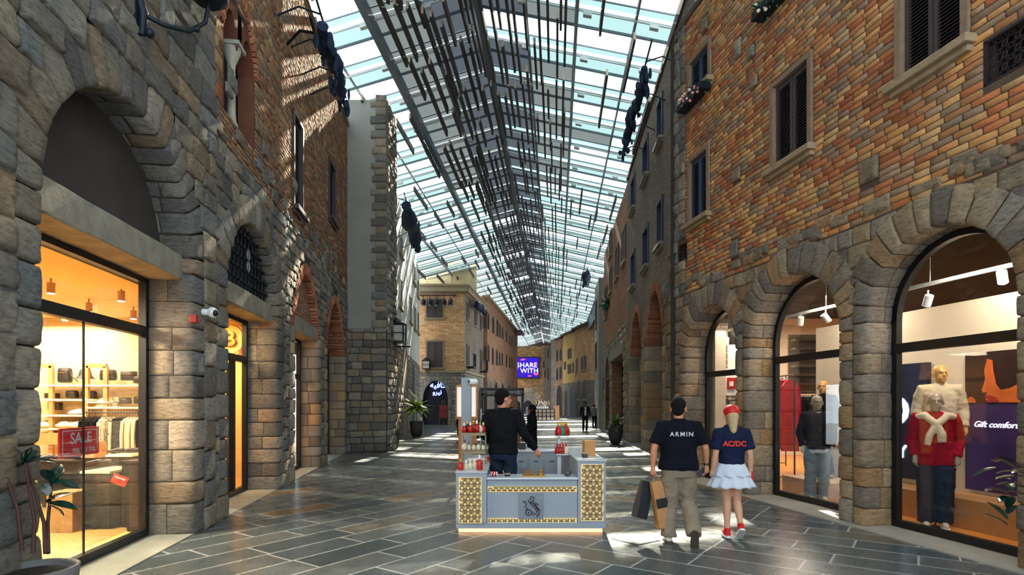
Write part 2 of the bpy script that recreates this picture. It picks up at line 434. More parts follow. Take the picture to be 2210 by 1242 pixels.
M_PLASTER = mat('grey_plaster', s2l(150, 150, 144), .9, var=.12, nscale=1.5, bump=.3, bscale=25)
M_PLASTL = mat('pale_plaster', s2l(196, 196, 186), .9, var=.08, nscale=1.5, bump=.3, bscale=25)
M_GLASS = mat_glass('shop_glass', (.97, .98, .98), .027)
M_IRON = mat('wrought_iron', s2l(26, 34, 44), .5, .4, var=.2)
M_RUST = mat('rusty_screen', s2l(52, 38, 40), .6, .3, var=.3)
MS_GREY = mat_masonry('far_grey_stone', [s2l(120,117,112), s2l(146,140,128), s2l(130,126,120), s2l(156,144,126), s2l(110,108,106)], s2l(60,56,52), .5, .28, .018, warp=.05)
MS_BRK = mat_masonry('far_grey_brick', [s2l(136,124,112), s2l(152,136,120), s2l(124,114,106), s2l(160,140,120)], s2l(96,88,80), .26, .075, .010, warp=.015)
MS_RED = mat_masonry('far_red_brick', [s2l(170,116,90), s2l(188,132,100), s2l(150,108,88), s2l(178,140,110), s2l(160,102,80)], s2l(120,100,86), .28, .085, .012, warp=.03)
MS_ORG = mat_masonry('far_orange_brick', [s2l(208,156,108), s2l(218,170,120), s2l(192,136,94), s2l(224,184,134), s2l(186,128,92)], s2l(170,142,108), .55, .16, .02, warp=.09)
MS_OCH = mat('ochre_plaster', s2l(206, 168, 98), .9, var=.12, nscale=1.2, bump=.3, bscale=10)
MS_MIX = mat_masonry('mixed_rubble', [s2l(150,120,84), s2l(186,132,80), s2l(120,104,84), s2l(200,150,92), s2l(140,96,66)], s2l(120,100,76), .5, .2, .02, warp=.1)

def window(parent, W, a0, a1, z0, z1, n=0, fr=M_FRAMEW, sh=M_SHUT, deep=.16, sill=M_SILL, louv=True, lid='window', fw=.09, surround=.0, open_=0):
    """framed window with two louvred shutters and a projecting sill"""
    mb = MB(); f = fw; pr = n+.05
    W.box(mb, a0-f, a0, z0, z1+f, n-deep, pr); W.box(mb, a1, a1+f, z0, z1+f, n-deep, pr); W.box(mb, a0, a1, z1, z1+f, n-deep, pr)
    w = obj('window', mb, fr, parent)
    mb = MB(); W.box(mb, a0, a1, z0, z1, n-deep-.02, n-deep+.02); obj('dark_opening', mb, M_VOID, w)
    c = (a0+a1)/2
    for s0, s1 in ((a0+.01, c-.008), (c+.008, a1-.01)):
        mb = MB(); t = .055 if (a1-a0) > .5 else .04; nn0, nn1 = n-deep+.05, n-deep+.10
        W.box(mb, s0, s0+t, z0+.01, z1-.01, nn0, nn1); W.box(mb, s1-t, s1, z0+.01, z1-.01, nn0, nn1)
        W.box(mb, s0+t, s1-t, z0+.01, z0+.09, nn0, nn1); W.box(mb, s0+t, s1-t, z1-.09, z1-.01, nn0, nn1)
        if louv:
            z = z0+.10; st = .045
            while z < z1-.11:
                mb.hexa([W.P(s0+t, z, nn1), W.P(s1-t, z, nn1), W.P(s1-t, z+.008, nn1), W.P(s0+t, z+.008, nn1)],
                        [W.P(s0+t, z+.035, nn0), W.P(s1-t, z+.035, nn0), W.P(s1-t, z+.043, nn0), W.P(s0+t, z+.043, nn0)]); z += st
        else: W.box(mb, s0+t, s1-t, z0+.09, z1-.09, nn0, nn0+.02)
        obj('shutter', mb, sh, w)
    if sill:
        mb = MB(); W.box(mb, a0-f*1.9, a1+f*1.9, z0-.10, z0, n-deep, n+.16); W.box(mb, a0-f*1.4, a1+f*1.4, z0-.17, z0-.10, n-.02, n+.09)
        obj('sill', mb, sill, w, bevel=.01)
    return w
def simple_window(parent, W, a0, a1, z0, z1, n=0, arched=False, fr=M_FRAMEW, sh=M_VOID, sill=True, name='window'):
    """small distant window: raised surround with dark leaves set inside"""
    mb = MB(); f = .1
    def out(off, nn):
        p = [(a0-off, z0), (a1+off, z0)]
        if arched:
            r = (a1-a0)/2+off; c = (a0+a1)/2; zs = z1-(a1-a0)/2
            p += [(c+r*math.cos(PI*i/8), zs+1.15*r*math.sin(PI*i/8)) for i in range(9)]
        else: p += [(a1+off, z1+off), (a0-off, z1+off)]
        return [W.P(a, z, nn) for a, z in p]
    A, B = out(f, n+.05), out(0, n+.05); A0 = out(f, n-.02); B0 = out(0, n-.02); k = len(A)
    mb.add(A+B+A0+B0, [(i, (i+1) % k, k+(i+1) % k, k+i) for i in range(k)]+[(2*k+i, 2*k+(i+1) % k, (i+1) % k, i) for i in range(k)]+[(k+i, k+(i+1) % k, 3*k+(i+1) % k, 3*k+i) for i in range(k)])
    w = obj(name, mb, fr, parent)
    mb = MB(); P0, P1 = out(-.001, n-.01), out(-.001, n+.02); mb.add(P0+P1, [tuple(range(k)), tuple(range(2*k-1, k-1, -1))]+[(i, (i+1) % k, k+(i+1) % k, k+i) for i in range(k)])
    c = (a0+a1)/2; W.box(mb, c-.03, c+.03, z0, z1-.05, n+.0, n+.04)
    obj('shutter', mb, sh, w)
    if sill:
        mb = MB(); W.box(mb, a0-.16, a1+.16, z0-.12, z0, n-.01, n+.14); obj('sill', mb, M_SILL, w)
    return w
def blind_arch(parent, W, op, rm, fillm, n=-.35, name='arch_recess', frame=True, glass=False):
    """distant arch: projecting ring plus recessed dark infill"""
    mb = MB(); k = 14; w = op.w
    outp = [(op.a1+w*.6, 0)]+op.curve(k, w)+[(op.a0-w*.6, 0)]; inp = [(op.a1, 0)]+op.curve(k, 0)+[(op.a0, 0)]
    A = [W.P(a, z, .04) for a, z in outp]; B = [W.P(a, z, .04) for a, z in inp]; D = [W.P(a, z, -.5) for a, z in inp]; q = len(A)
    uvs = [(i*.4, 0) for i in range(q)]+[(i*.4, .5) for i in range(q)]+[(i*.4, 1.) for i in range(q)]
    mb.add(A+B+D, [(i, i+1, q+i+1, q+i) for i in range(q-1)]+[(q+i, q+i+1, 2*q+i+1, 2*q+i) for i in range(q-1)], uvs=uvs)
    r = obj('arch_ring', mb, rm, parent)
    mb = MB(); I = [W.P(a, z, n) for a, z in inp]; I2 = [W.P(a, z, n-.03) for a, z in inp]
    mb.add(I+I2, [tuple(range(q)), tuple(range(2*q-1, q-1, -1))]); obj(name, mb, fillm, parent)
    if frame:
        mb = MB(); h = .05
        for a in (op.a0+.05, op.c, op.a1-.05): W.box(mb, a-h/2, a+h/2, 0, op.sp, n, n+.06)
        W.box(mb, op.a0, op.a1, op.sp*.72, op.sp*.72+.08, n, n+.06); obj('shopfront_frame', mb, M_BLACK, parent)
    return r
def shopfront(parent, W, op, n, top, bars, cols=(), headdown=0, fd=.09, fwid=.09, arch=False, lab=None):
    """black metal frame with glass panes filling an opening"""
    mb = MB(); a0, a1 = op.a0, op.a1; t = fwid
    W.box(mb, a0-.12, a0+t, 0, top, n-fd, n); W.box(mb, a1-t, a1+.12, 0, top, n-fd, n)
    W.box(mb, a0+t, a1-t, 0, .11, n-fd, n)
    if not arch: W.box(mb, a0+t, a1-t, top-t, top, n-fd, n)
    for z in bars: W.box(mb, a0+t, a1-t, z-.06, z+.06, n-fd, n+.01)
    for a, zz0, zz1, tw in cols: W.box(mb, a-tw/2, a+tw/2, zz0, zz1, n-(fd if tw > .03 else .055), n-(0 if tw > .03 else .035))
    if arch:
        k = 26; inp = op.curve(k, -t); outp = op.curve(k, .12)
        I0 = [W.P(a, z, n) for a, z in inp]; O0 = [W.P(a, z, n) for a, z in outp]; I1 = [W.P(a, z, n-fd) for a, z in inp]
        q = len(I0); mb.add(I0+O0+I1, [(i, i+1, q+i+1, q+i) for i in range(q-1)]+[(i, i+1, 2*q+i+1, 2*q+i) for i in range(q-1)])
    fr = obj('shopfront_frame', mb, M_BLACK, parent)
    mb = MB()
    if arch:
        pts = [(a0, .08), (a1, .08)]+op.curve(26, 0); q = len(pts)
        A = [W.P(a, z, n-.04) for a, z in pts]; B = [W.P(a, z, n-.052) for a, z in pts]
        mb.add(A+B, [tuple(range(q)), tuple(range(2*q-1, q-1, -1))]+[(i, (i+1) % q, q+(i+1) % q, q+i) for i in range(q)])
    else: W.box(mb, a0+t*.5, a1-t*.5, .08, top-t*.5, n-.052, n-.04)
    obj('glass_pane', mb, M_GLASS, parent)
    return fr
def lintel(parent, W, a0, a1, z0, z1, n0, n1, m=M_LINT):
    mb = MB(); k = 10; vs = []
    for i in range(k+1):
        a = a0+(a1-a0)*i/k
        for z, n in ((z0, n0), (z1, n0), (z1, n1), (z0, n1)):
            vs.append(W.P(a, z+.012*wn(a*2, z*3, n), n+.02*wn(a*1.7, z*2, 4)))
    fs = [(i*4+j, (i+1)*4+j, (i+1)*4+(j+1) % 4, i*4+(j+1) % 4) for i in range(k) for j in range(4)]+[(3, 2, 1, 0), (k*4, k*4+1, k*4+2, k*4+3)]
    mb.add(vs, fs); return obj('lintel', mb, m, parent, bevel=.015)

# ================================================================= LEFT WALL BUILDING (VP 945)
WA = Wall(-3.2, -.130, 'left')
sy = WA.sY
rA = root('stone_building', WA.P(6, 0, 0), 'nearest left building of rough grey stone with arched shopfronts and brick upper storey', 'building', kind='thing')
A1 = Op(sy(4.52), sy(7.385), 3.38, rev=.52, w=.52, jw=.42)
A2 = Op(sy(8.556), sy(11.25), 3.42, rev=.55, w=.46, jw=.36)
A3 = Op(sy(12.57), sy(15.15), 3.42, 'pointed', rev=.42, w=.34, jw=.3, rise=1.38)
A4 = Op(sy(16.26), sy(19.3), 3.3, 'pointed', rev=.5, w=.34, jw=.3, rise=1.5)
BI = Op(sy(8.46), sy(9.95), 7.15, 'rect', z0=6.12, top=7.98, rev=.3)
N1 = Op(sy(12.5), sy(13.4), 8.2, 'rect', z0=6.02, top=8.2)
N2 = Op(sy(16.6), sy(17.6), 8.9, 'rect', z0=7.15, top=8.9)
SA0, SA1 = sy(-.5), sy(20.05)
slab('wall', WA, SA0, SA1, -.6, 11.5, [A1, A2, A3, A4, BI, N1, N2], .55, M_MORT, rA)
stepS = sy(8.05)
mb = MB()
courses(mb, WA, sy(3.2), stepS, 0, 11.5, [A1], STONE, n0=.05, skip=lambda a, b: [])
courses(mb, WA, stepS, sy(11.9), 0, 5.6, [A2], STONE, rh=(.2, .34), bw=(.2, .5))
obj('stone_facing', mb, M_STONE, rA)
mb = MB()
courses(mb, WA, sy(11.9), SA1, 0, 5.6, [A3, A4], STONE, rh=(.16, .3), bw=(.18, .42), hgt=.03)
# ragged transition stones into the brick
for i in range(40):
    a = R.uniform(stepS+.3, SA1-.5); z = 5.5+abs(R.gauss(0, .35))+.12*max(0, 3.2-(a-stepS)); w, h = R.uniform(.2, .4), R.uniform(.15, .25)
    patch(mb, lambda u, v, n: WA.P(a+w*u, z+h*v, .02+n), w, h, .03, pick(STONE))
obj('stone_facing', mb, M_STONE, rA)
mb = MB()
courses(mb, WA, stepS+.02, SA1, 5.62, 11.5, [BI, N1, N2], BRICK_L, rh=(.078, .084), bw=(.2, .3), hgt=.018, gap=.014, m=.0, warp=.012, lo=True)
obj('brick_facing', mb, M_BRICKB, rA)
mb = MB(); ring(mb, WA, A1, STONE, blk=.26, h=.04, jh=.36); obj('arch_ring', mb, M_STONE, rA)
mb = MB(); ring(mb, WA, A2, STONE, blk=.24, h=.035, jh=.3); obj('arch_ring', mb, M_STONE, rA)
mb = MB(); ring(mb, WA, A3, RED, blk=.085, h=.02, jh=.34, jamb=False, width=.3)
ring(mb, WA, A3, STONE_W, h=.035, jh=.3, arch=False); obj('arch_ring', mb, M_BRICKB, rA)
mb = MB(); ring(mb, WA, A4, RED, blk=.085, h=.02, jamb=False, width=.3)
ring(mb, WA, A4, STONE_W, h=.035, jh=.3, arch=False); obj('arch_ring', mb, M_BRICKB, rA)
mb = MB()
for i in range(26):  # quoin teeth at the step between the stone face and the brick
    z = 5.6+i*.23; w = .16 if i % 2 else .3
    patch(mb, lambda u, v, n: WA.P(stepS-.02+w*u, z+.22*v, .03+n), w, .22, .035, pick(BRICK_L))
obj('quoin', mb, M_BRICKB, rA)
lintel(rA, WA, A1.a0-.02, A1.a1+.02, 3.30, 3.62, -.54, -.10)
lintel(rA, WA, A2.a0-.02, A2.a1+.02, 3.30, 3.63, -.5, -.06)
lintel(rA, WA, A3.a0-.02, A3.a1+.02, 3.36, 3.70, -.42, .0)
def lunette(W, op, n, m, z0, name, parent):
    mb = MB(); pts = [(op.a1, z0)]+op.curve(24, .02)+[(op.a0, z0)]; q = len(pts)
    A = [W.P(a, z, n) for a, z in pts]; B = [W.P(a, z, n-.06) for a, z in pts]
    mb.add(A+B, [tuple(range(q)), tuple(range(2*q-1, q-1, -1))], uvs=pts+pts); return obj(name, mb, m, parent)
lunette(WA, A1, -.34, M_DARK, 3.4, 'lunette_infill', rA)
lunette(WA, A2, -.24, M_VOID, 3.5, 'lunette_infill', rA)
lunette(WA, A3, -.13, MS_RED, 3.5, 'lunette_infill', rA)
# iron grille in the second lunette
mb = MB()
a = A2.a0+.12; i = 0
def arcz(op, a, off=0):
    x = min(1, abs(a-op.c)/(op.r+off)); return op.sp+(op.rise)*math.sqrt(max(0, 1-x*x))
while a < A2.a1:
    mb.tube([WA.P(a, 3.62, -.16), WA.P(a, arcz(A2, a)+.0, -.16)], .014, 6); a += .185
z = 3.8
while z < 4.75:
    hw = A2.r*math.sqrt(max(0, 1-((z-A2.sp)/A2.rise)**2)); mb.tube([WA.P(A2.c-hw, z, -.14), WA.P(A2.c+hw, z, -.14)], .014, 6)
    aa = A2.a0+.12
    while aa < A2.a1:
        if abs(aa-A2.c) < hw: mb.box(WA.P(aa, z, -.13), (.045, .045, .04))
        aa += .185
    z += .2
obj('iron_grille', mb, M_IRON, rA)
mb = MB()
for t0, (cx, cz) in ((0, (0, .1)), (1, (0, -.1))):
    for k in range(6):
        an = k*PI/3; pts = []
        for j in range(9):
            th = j/8*PI*1.3; rr = .02+.075*j/8
            pts.append(WA.P(A2.c+cx+rr*math.cos(th+an), 4.18+cz+rr*math.sin(th+an), -.09))
        mb.tube(pts, .009, 5)
obj('grille_ornament', mb, mat('pewter', s2l(150, 150, 150), .4, .8), rA)
WAw = WA
shopfront(rA, WA, A1, -.50, 3.32, [2.62], cols=[(sy(6.05)+.05, .1, 2.6, .012)], fwid=.09)
shopfront(rA, WA, A2, -.52, 3.32, [2.55], cols=[(A2.a1-.75, .1, 2.5, .10)], fwid=.09)
shopfront(rA, WA, A3, -.42, 3.38, [2.4], cols=[(A3.c, .1, 2.4, .05)], fwid=.08)
shopfront(rA, WA, A4, -.46, 4.6, [2.5], cols=[(A4.c+.2, .1, 2.4, .06)], fwid=.1)
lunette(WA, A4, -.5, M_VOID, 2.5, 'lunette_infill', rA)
# twin-light window with a column
mb = MB(); WA.box(mb, BI.a0, BI.a1, 6.12, 7.98, -.34, -.28); bw_ = obj('window', mb, M_VOID, rA, label='twin-light window with a slim marble column')
mid = (BI.a0+BI.a1)/2; lw = (BI.a1-BI.a0)/2
mb = MB()
for q in (0, 1):
    o_ = Op(BI.a0+lw*q+(.03 if q else 0), BI.a0+lw*(q+1)-(.0 if q else .03), 7.35, 'pointed', rise=.5)
    k = 16; pts = o_.curve(k, -.06)
    T = [(a, 8.0) for a, z in pts]
    A = [WA.P(a, z, -.0) for a, z in pts]; B = [WA.P(a, 8.0, -.0) for a, z in pts]; Cc = [WA.P(a, z, -.26) for a, z in pts]; n_ = len(pts)
    mb.add(A+B+Cc, [(i, i+1, n_+i+1, n_+i) for i in range(n_-1)]+[(i, i+1, 2*n_+i+1, 2*n_+i) for i in range(n_-1)], col=s2l(120, 76, 60))
    for e in ((o_.a0-.03, o_.a0+.06) if not q else (o_.a1-.06, o_.a1+.03),): WA.box(mb, e[0], e[1], 6.12, 7.4, -.26, 0, s2l(120, 80, 64))
obj('brick_tracery', mb, M_BRICKB, bw_)
BR = Op(BI.a0+.02, BI.a1-.02, 7.3, 'pointed', rise=1.0)
mb = MB(); ring(mb, WA, Op(BI.a0-.02, BI.a1+.02, 7.35, 'pointed', rise=.85), RED, width=.26, depth=.03, blk=.08, h=.02, jamb=False, prow=.03); obj('brick_surround', mb, M_BRICKB, bw_)
mb = MB(); cp = WA.P(mid, 0, -.13); cx, cy = cp.x, cp.y
mb.lathe((cx, cy, 0), [(.10, 6.12), (.10, 6.2), (.075, 6.26), (.065, 6.4), (.06, 7.1), (.07, 7.14), (.06, 7.16), (.09, 7.22), (.14, 7.36), (.15, 7.42)], 16)
mb.box((cx, cy, 7.45), (.34, .34, .06), rz=.13); obj('column', mb, mat('marble', s2l(176, 172, 160), .5, var=.1), bw_)
window(rA, WA, N1.a0+.08, N1.a1-.08, 6.08, 8.12, sill=M_SHUT, fr=M_SHUT, fw=.08, deep=.14)
window(rA, WA, N2.a0+.08, N2.a1-.08, 7.2, 8.84, sill=M_SHUT, fr=M_SHUT, sh=M_SHUTB, fw=.08, deep=.14)
# cornice/parapet
mb = MB(); WA.box(mb, sy(3), SA1, 11.45, 11.62, -.6, .08); obj('parapet', mb, M_LINT, rA)

# ================================================================= PROJECTING TOWER (faces the camera)
TY = 20.05; tx0, tx1 = -6.1, -4.41
WT = Wall(0, 0, d=(1, 0), O=(tx0, TY)); 
rT = root('plastered_tower', (tx0+.8, TY+.4, 0), 'grey plastered tower with stone base and stone quoins up its edge', 'tower', kind='thing')
mb = MB(); WT.box(mb, 0, tx1-tx0, 4.3, 12.4, -1.6, 0); obj('plaster_wall', mb, M_PLASTER, rT)
mb = MB(); WT.box(mb, 0, tx1-tx0+.02, 0, 4.3, -1.6, -.0); obj('base_core', mb, M_MORT, rT)
TW = tx1-tx0
mb = MB(); courses(mb, WT, 0, TW, 0, 4.35, [], STONE, rh=(.22, .3), bw=(.3, .5), hgt=.05, n0=.03)
z = 4.35; i = 0
while z < 12.4:
    h = R.uniform(.2, .3); w = R.uniform(.36, .42) if i % 2 else R.uniform(.5, .58)
    patch(mb, lambda u, v, n: WT.P(TW-w+w*u, z+.01+(h-.02)*v, .02+n), w, h, .05, pick(STONE)); z += h; i += 1
# side of the tower towards the plaza
WTs = Wall(0, 0, O=(tx1, TY), d=(0, 1)); 
courses(mb, WTs, 0, 1.55, 0, 12.4, [], STONE, rh=(.22, .3), bw=(.35, .6), hgt=.05, n0=.01)
obj('quoin_stones', mb, M_STONE, rT)

# ================================================================= PALE PLASTER HOUSE (VP 990)
WL3 = Wall(-3.0, -.0935)
r3 = root('pale_house', WL3.P(30, 0, 0), 'pale plaster house with dark shutters and a stone ground floor, beyond the grey tower', 'building', kind='thing')
s3 = WL3.sY
mb = MB(); WL3.box(mb, s3(21.6), s3(43.6), 0, 11.9, -.6, -.0); 
obj('plaster_wall', mb, M_PLASTL, r3)
mb = MB(); l3a = Op(s3(25.2), s3(27.6), 3.6, 'pointed', w=.25, rise=1.6); l3b = Op(s3(30.5), s3(33), 3.6, 'pointed', w=.25, rise=1.6); l3c = Op(s3(36), s3(38.2), 3.2, w=.25)
courses(mb, WL3, s3(21.6), s3(43.6), 0, 4.6, [l3a, l3b, l3c], STONE, rh=(.24, .4), bw=(.35, .7), hgt=.06, lo=True); obj('stone_facing', mb, M_STONE, r3)
for o_ in (l3a, l3b): blind_arch(r3, WL3, o_, MS_RED, MS_RED, n=.02, frame=False)
blind_arch(r3, WL3, l3c, MS_GREY, M_VOID, n=.02, frame=False)
for (x0, x1, y0, y1) in ((839, 848, 441, 511), (838.5, 848, 548, 637), (861, 868, 502, 560), (861, 867.5, 598, 670), (883, 888, 637, 700), (890, 895.5, 565, 618), (892, 897, 658, 715), (899, 903, 600, 645), (899.5, 903, 672, 722)):
    a, z1_ = WL3.sz(x0, y0); b, zb = WL3.sz(x1, y1); a_, zt = WL3.sz(x0, y0)
    a0_, a1_ = min(a, b), max(a, b); zc0 = WL3.sz(x1, y1)[1]
    simple_window(r3, WL3, a0_+.15, a1_-.15, zc0, z1_, .0, fr=M_PLASTL, sh=M_SHUT)
# ================================================================= PLAZA CORNER HOUSE
PY = 45.5
WP = Wall(0, 0, d=(1, 0), O=(-9.4, PY)); PX1 = -3.77
WPs = Wall(0, 0, O=(PX1, PY), d=(.118, 1))
r4 = root('corner_house', (PX1-1.5, PY+2, 0), 'orange brick corner house with a stone ground floor and a dark arched cafe entrance', 'building', kind='thing')
pw_ = PX1+9.4
ar = Op(WP.sz(912, 870)[0], WP.sz(967, 870)[0], 2.0, w=.32, rise=1.55)
slab('stone_wall', WP, 0, pw_, -.3, 4.28, [ar], .5, MS_GREY, r4)
slab('brick_wall', WP, 0, pw_, 4.28, 10.6, [], .5, MS_ORG, r4)
slab('side_wall', WPs, 0, 9.0, -.3, 4.1, [], .5, MS_GREY, r4); slab('side_brick', WPs, 0, 9.0, 4.1, 10.6, [], .5, MS_BRK, r4)
blind_arch(r4, WP, ar, MS_GREY, M_VOID, n=-.45, frame=False)
so = Op(WPs.sz(1031, 860)[0], WPs.sz(1040, 860)[0], 2.0, w=.3, rise=1.3); blind_arch(r4, WPs, so, MS_GREY, M_VOID, n=.03, frame=False)
for W_, w_ in ((WP, pw_+.1), (WPs, 9)):
    mb = MB(); W_.box(mb, -.1, w_, 4.18, 4.36, -.1, .12); obj('string_course', mb, M_SILL, r4)
    mb = MB(); W_.box(mb, -.1, w_+(.0), 10.5, 10.62, -.4, .1); W_.box(mb, -.1, w_+.1, 10.62, 11.05, -.4, .32); W_.box(mb, -.1, w_+.1, 11.05, 11.2, -.4, .42); obj('cornice', mb, M_SILL, r4)
for (x0, x1, y0, y1) in ((921, 955, 647, 687), (922, 955, 738, 794)):
    a, z1_ = WP.sz(x0, y0); b, z0_ = WP.sz(x1, y1); window(r4, WP, a, b, z0_, z1_, deep=.03, louv=False, fw=.12)
for (x0, x1, y0, y1) in ((1007.5, 1011.5, 655, 692), (1024, 1028, 672, 705), (1036, 1039.5, 682, 714), (1007.5, 1011.5, 745, 790), (1036, 1039.5, 757, 800)):
    a, z1_ = WPs.sz(x0, y0); b, z0_ = WPs.sz(x1, y1); simple_window(r4, WPs, a, b, z0_, z1_, fr=M_SHUT, sh=M_SHUT)
for x in (1010, 1038):
    a, z = WPs.sz(x, 785); mb = MB(); WPs.box(mb, a-.6, a+.6, 4.6, 4.75, 0, .6)
    for k in range(7): WPs.box(mb, a-.6+k*.19, a-.57+k*.19, 4.7, 5.75, .55, .58)
    WPs.box(mb, a-.6, a+.6, 5.72, 5.78, .5, .6); obj('balcony', mb, M_IRON, r4)
# beige plant screen on its roof
mb = MB()
for k in range(3): mb.box((-9.0+k*2.05+.98+(.0), PY+1.6, 12.2), (2.0, .12, 2.4))
mb.box((-3.95, PY+5, 12.2), (.1, 7, 2.4)); obj('roof_screen', mb, mat('beige_panel', s2l(196, 184, 144), .6, var=.04), r4)
# ================================================================= RED BRICK ROW
WR_ = Wall(0, 0, O=WPs.P(9.0, 0, .35).xy, d=(.118, 1))
r5 = root('red_brick_building', WR_.P(8, 0, 0), 'long red brick building with rows of arched windows, beside the corner house', 'building', kind='thing')
WRL = WR_.sz(1117, 800)[0]
slab('wall', WR_, 0, WRL, -.3, 11.9, [], .6, MS_RED, r5)
mb = MB(); WR_.box(mb, -.1, WRL, 11.8, 12.05, -.5, .25); obj('cornice', mb, M_SILL, r5)
mb = MB(); WR_.box(mb, WRL-4, WRL, 11.4, 11.7, -.5, 1.0); obj('eaves', mb, M_SHUT, r5)
for (x0, x1, y0, y1, ar_) in ((1051, 1055.5, 676, 712, 1), (1061.5, 1066, 684, 721, 1), (1071, 1075, 690, 728, 0), (1077, 1080, 700, 730, 0), (1082.5, 1086, 706, 732, 1), (1091, 1094, 714, 739, 0), (1098, 1100.5, 723, 745, 0), (1103, 1105.5, 727, 748, 0), (1109, 1111, 733, 752, 0),
                              (1051, 1055.5, 744, 781, 1), (1061, 1065, 751, 787, 1), (1070, 1073.5, 756, 790, 1), (1076, 1079, 760, 790, 1), (1082, 1085, 762, 790, 0), (1091, 1094, 766, 793, 0), (1098, 1101, 770, 795, 0), (1103, 1105.5, 772, 797, 0), (1109, 1111, 775, 800, 0)):
    a, z1_ = WR_.sz(x0, y0); b, z0_ = WR_.sz(x1, y1); simple_window(r5, WR_, a, b, z0_, z1_, arched=bool(ar_), sill=False, fr=M_FRAMEW)
for (x0, x1, y0) in ((1052, 1063, 800), (1066, 1074, 790), (1081, 1088, 815), (1096, 1102, 820)):
    a = WR_.sz(x0, 800)[0]; b, z_ = WR_.sz(x1, y0); blind_arch(r5, WR_, Op(a, b, 2.6, w=.3, rise=1.4), MS_GREY, M_VOID if x0 != 1052 else MS_BRK, n=.02, frame=False)
# ================================================================= END WALL WITH SCREEN
EY = 91.0
WE = Wall(0, 0, d=(1, 0), O=(-1.0, EY))
r6 = root('end_wall_building', (3.4, EY+.5, 0), 'tan wall closing the far end of the street above a wide arch', 'building', kind='thing')
ea = Op(WE.sz(1108, 870)[0], WE.sz(1166, 870)[0], .6, w=.75, rise=2.95)
slab('wall', WE, 0, 8.6, -.3, 10.9, [ea], .8, MS_MIX, r6)
mb = MB(); ring(mb, WE, ea, STONE_W, width=.75, depth=.8, blk=.5, h=.06, jamb=False); obj('arch_ring', mb, M_STONE, r6)
rb_ = root('back_lane_building', (4, 104, 0), 'brick facade glimpsed through the wide arch at the far end', 'building', kind='thing')
WEb = Wall(0, 0, d=(1, 0), O=(-8, 103)); slab('wall', WEb, 0, 26, -.3, 9, [], .5, MS_BRK, rb_)
for i in range(5):
    blind_arch(rb_, WEb, Op(6+i*2.1, 7.4+i*2.1, 1.6, w=.25), MS_GREY, M_VOID, n=.02, frame=False)
# ================================================================= RIGHT SIDE FAR ROW (VP 870)
WF = Wall(23.0, -.19, sgn=-1)
def farseg(name, lab, y0, y1, m, z1, lower, nb=0):
    r = root(name, WF.P(WF.sY((y0+y1)/2), 0, 0), lab, 'building', kind='thing')
    slab('wall', WF, WF.sY(y0), WF.sY(y1), 4.6 if lower else -.3, z1, [], .8, m, r)
    if lower: slab('stone_base', WF, WF.sY(y0), WF.sY(y1), -.3, 4.6, [], .8, MS_GREY, r)
    mb = MB(); WF.box(mb, WF.sY(y0), WF.sY(y1), z1, z1+.25, -.8, .4); obj('eaves', mb, M_SHUT, r)
    return r
def Yx(x): return 23.0*F/(x-1105+.19*F)
f1 = farseg('orange_brick_house', 'orange brick house with paired arched windows, near the far right end', Yx(1302), Yx(1240), MS_ORG, 11.6, True)
for (x0, x1, y0, y1, k) in ((1254.5, 1259, 772, 800, 1), (1261, 1266.5, 769, 798, 1), (1243.5, 1247, 776, 806, 1)):
    b, z1_ = WF.sz(x0, y0); a, z0_ = WF.sz(x1, y1); simple_window(f1, WF, a, b, z0_, z1_, arched=True)
for x0, x1 in ((1257, 1266), (1244, 1252)):
    b = WF.sz(x0, 850)[0]; a = WF.sz(x1, 850)[0]; blind_arch(f1, WF, Op(a, b, 3.0, 'pointed', w=.3, rise=1.6), MS_GREY, MS_BRK, n=.02, frame=True)
f2 = farseg('ochre_house', 'ochre plaster house with small dark windows, near the far right end', Yx(1240), Yx(1215), MS_OCH, 11.4, True)
for (x0, x1, y0, y1) in ((1226, 1229.5, 755, 775), (1230.5, 1233, 753, 774), (1218, 1221, 783, 798), (1226, 1229, 788, 807), (1230, 1233, 787, 806), (1236, 1238.5, 784, 805)):
    b, z1_ = WF.sz(x0, y0); a, z0_ = WF.sz(x1, y1); simple_window(f2, WF, a, b, z0_, z1_, sill=False)
for x0, x1 in ((1219, 1224), (1230, 1240)):
    b = WF.sz(x0, 850)[0]; a = WF.sz(x1, 850)[0]; blind_arch(f2, WF, Op(a, b, 3.0, 'round', w=.3), MS_GREY, M_VOID, n=.02, frame=False)
f3 = farseg('pink_brick_house', 'narrow pinkish brick house with two storeys of arched windows', Yx(1215), Yx(1199), MS_RED, 11.2, False)
for (x0, x1, y0, y1) in ((1201, 1205, 757, 780), (1208, 1212.5, 755, 778), (1201, 1205, 796, 820), (1208, 1212.5, 793, 818)):
    b, z1_ = WF.sz(x0, y0); a, z0_ = WF.sz(x1, y1); simple_window(f3, WF, a, b, z0_, z1_, arched=True, sill=False)
blind_arch(f3, WF, Op(WF.sz(1213, 850)[0], WF.sz(1202, 850)[0], 3.0, w=.3), MS_RED, M_VOID, n=.02, frame=False)
rt = root('stone_tower', (7.2, 89, 0), 'slim grey stone tower at the far end of the street', 'tower', kind='thing')
WTT = Wall(0, 0, d=(1, 0), O=(6.1, 88)); slab('tower_face', WTT, 0, 1.0, -.3, 11.3, [], 1.0, MS_GREY, rt)
mb = MB(); WTT.box(mb, -.1, 1.1, 11.2, 11.6, -1.0, .1); obj('tower_cap', mb, M_LINT, rt)
rg = root('grey_stone_house', (5.2, 89, 0), 'narrow grey stone house between the slim tower and the end wall', 'building', kind='thing')
WG = Wall(0, 0, d=(1, 0), O=(4.9, 89.4)); slab('wall', WG, 0, 1.4, -.3, 10.6, [], .8, MS_BRK, rg)
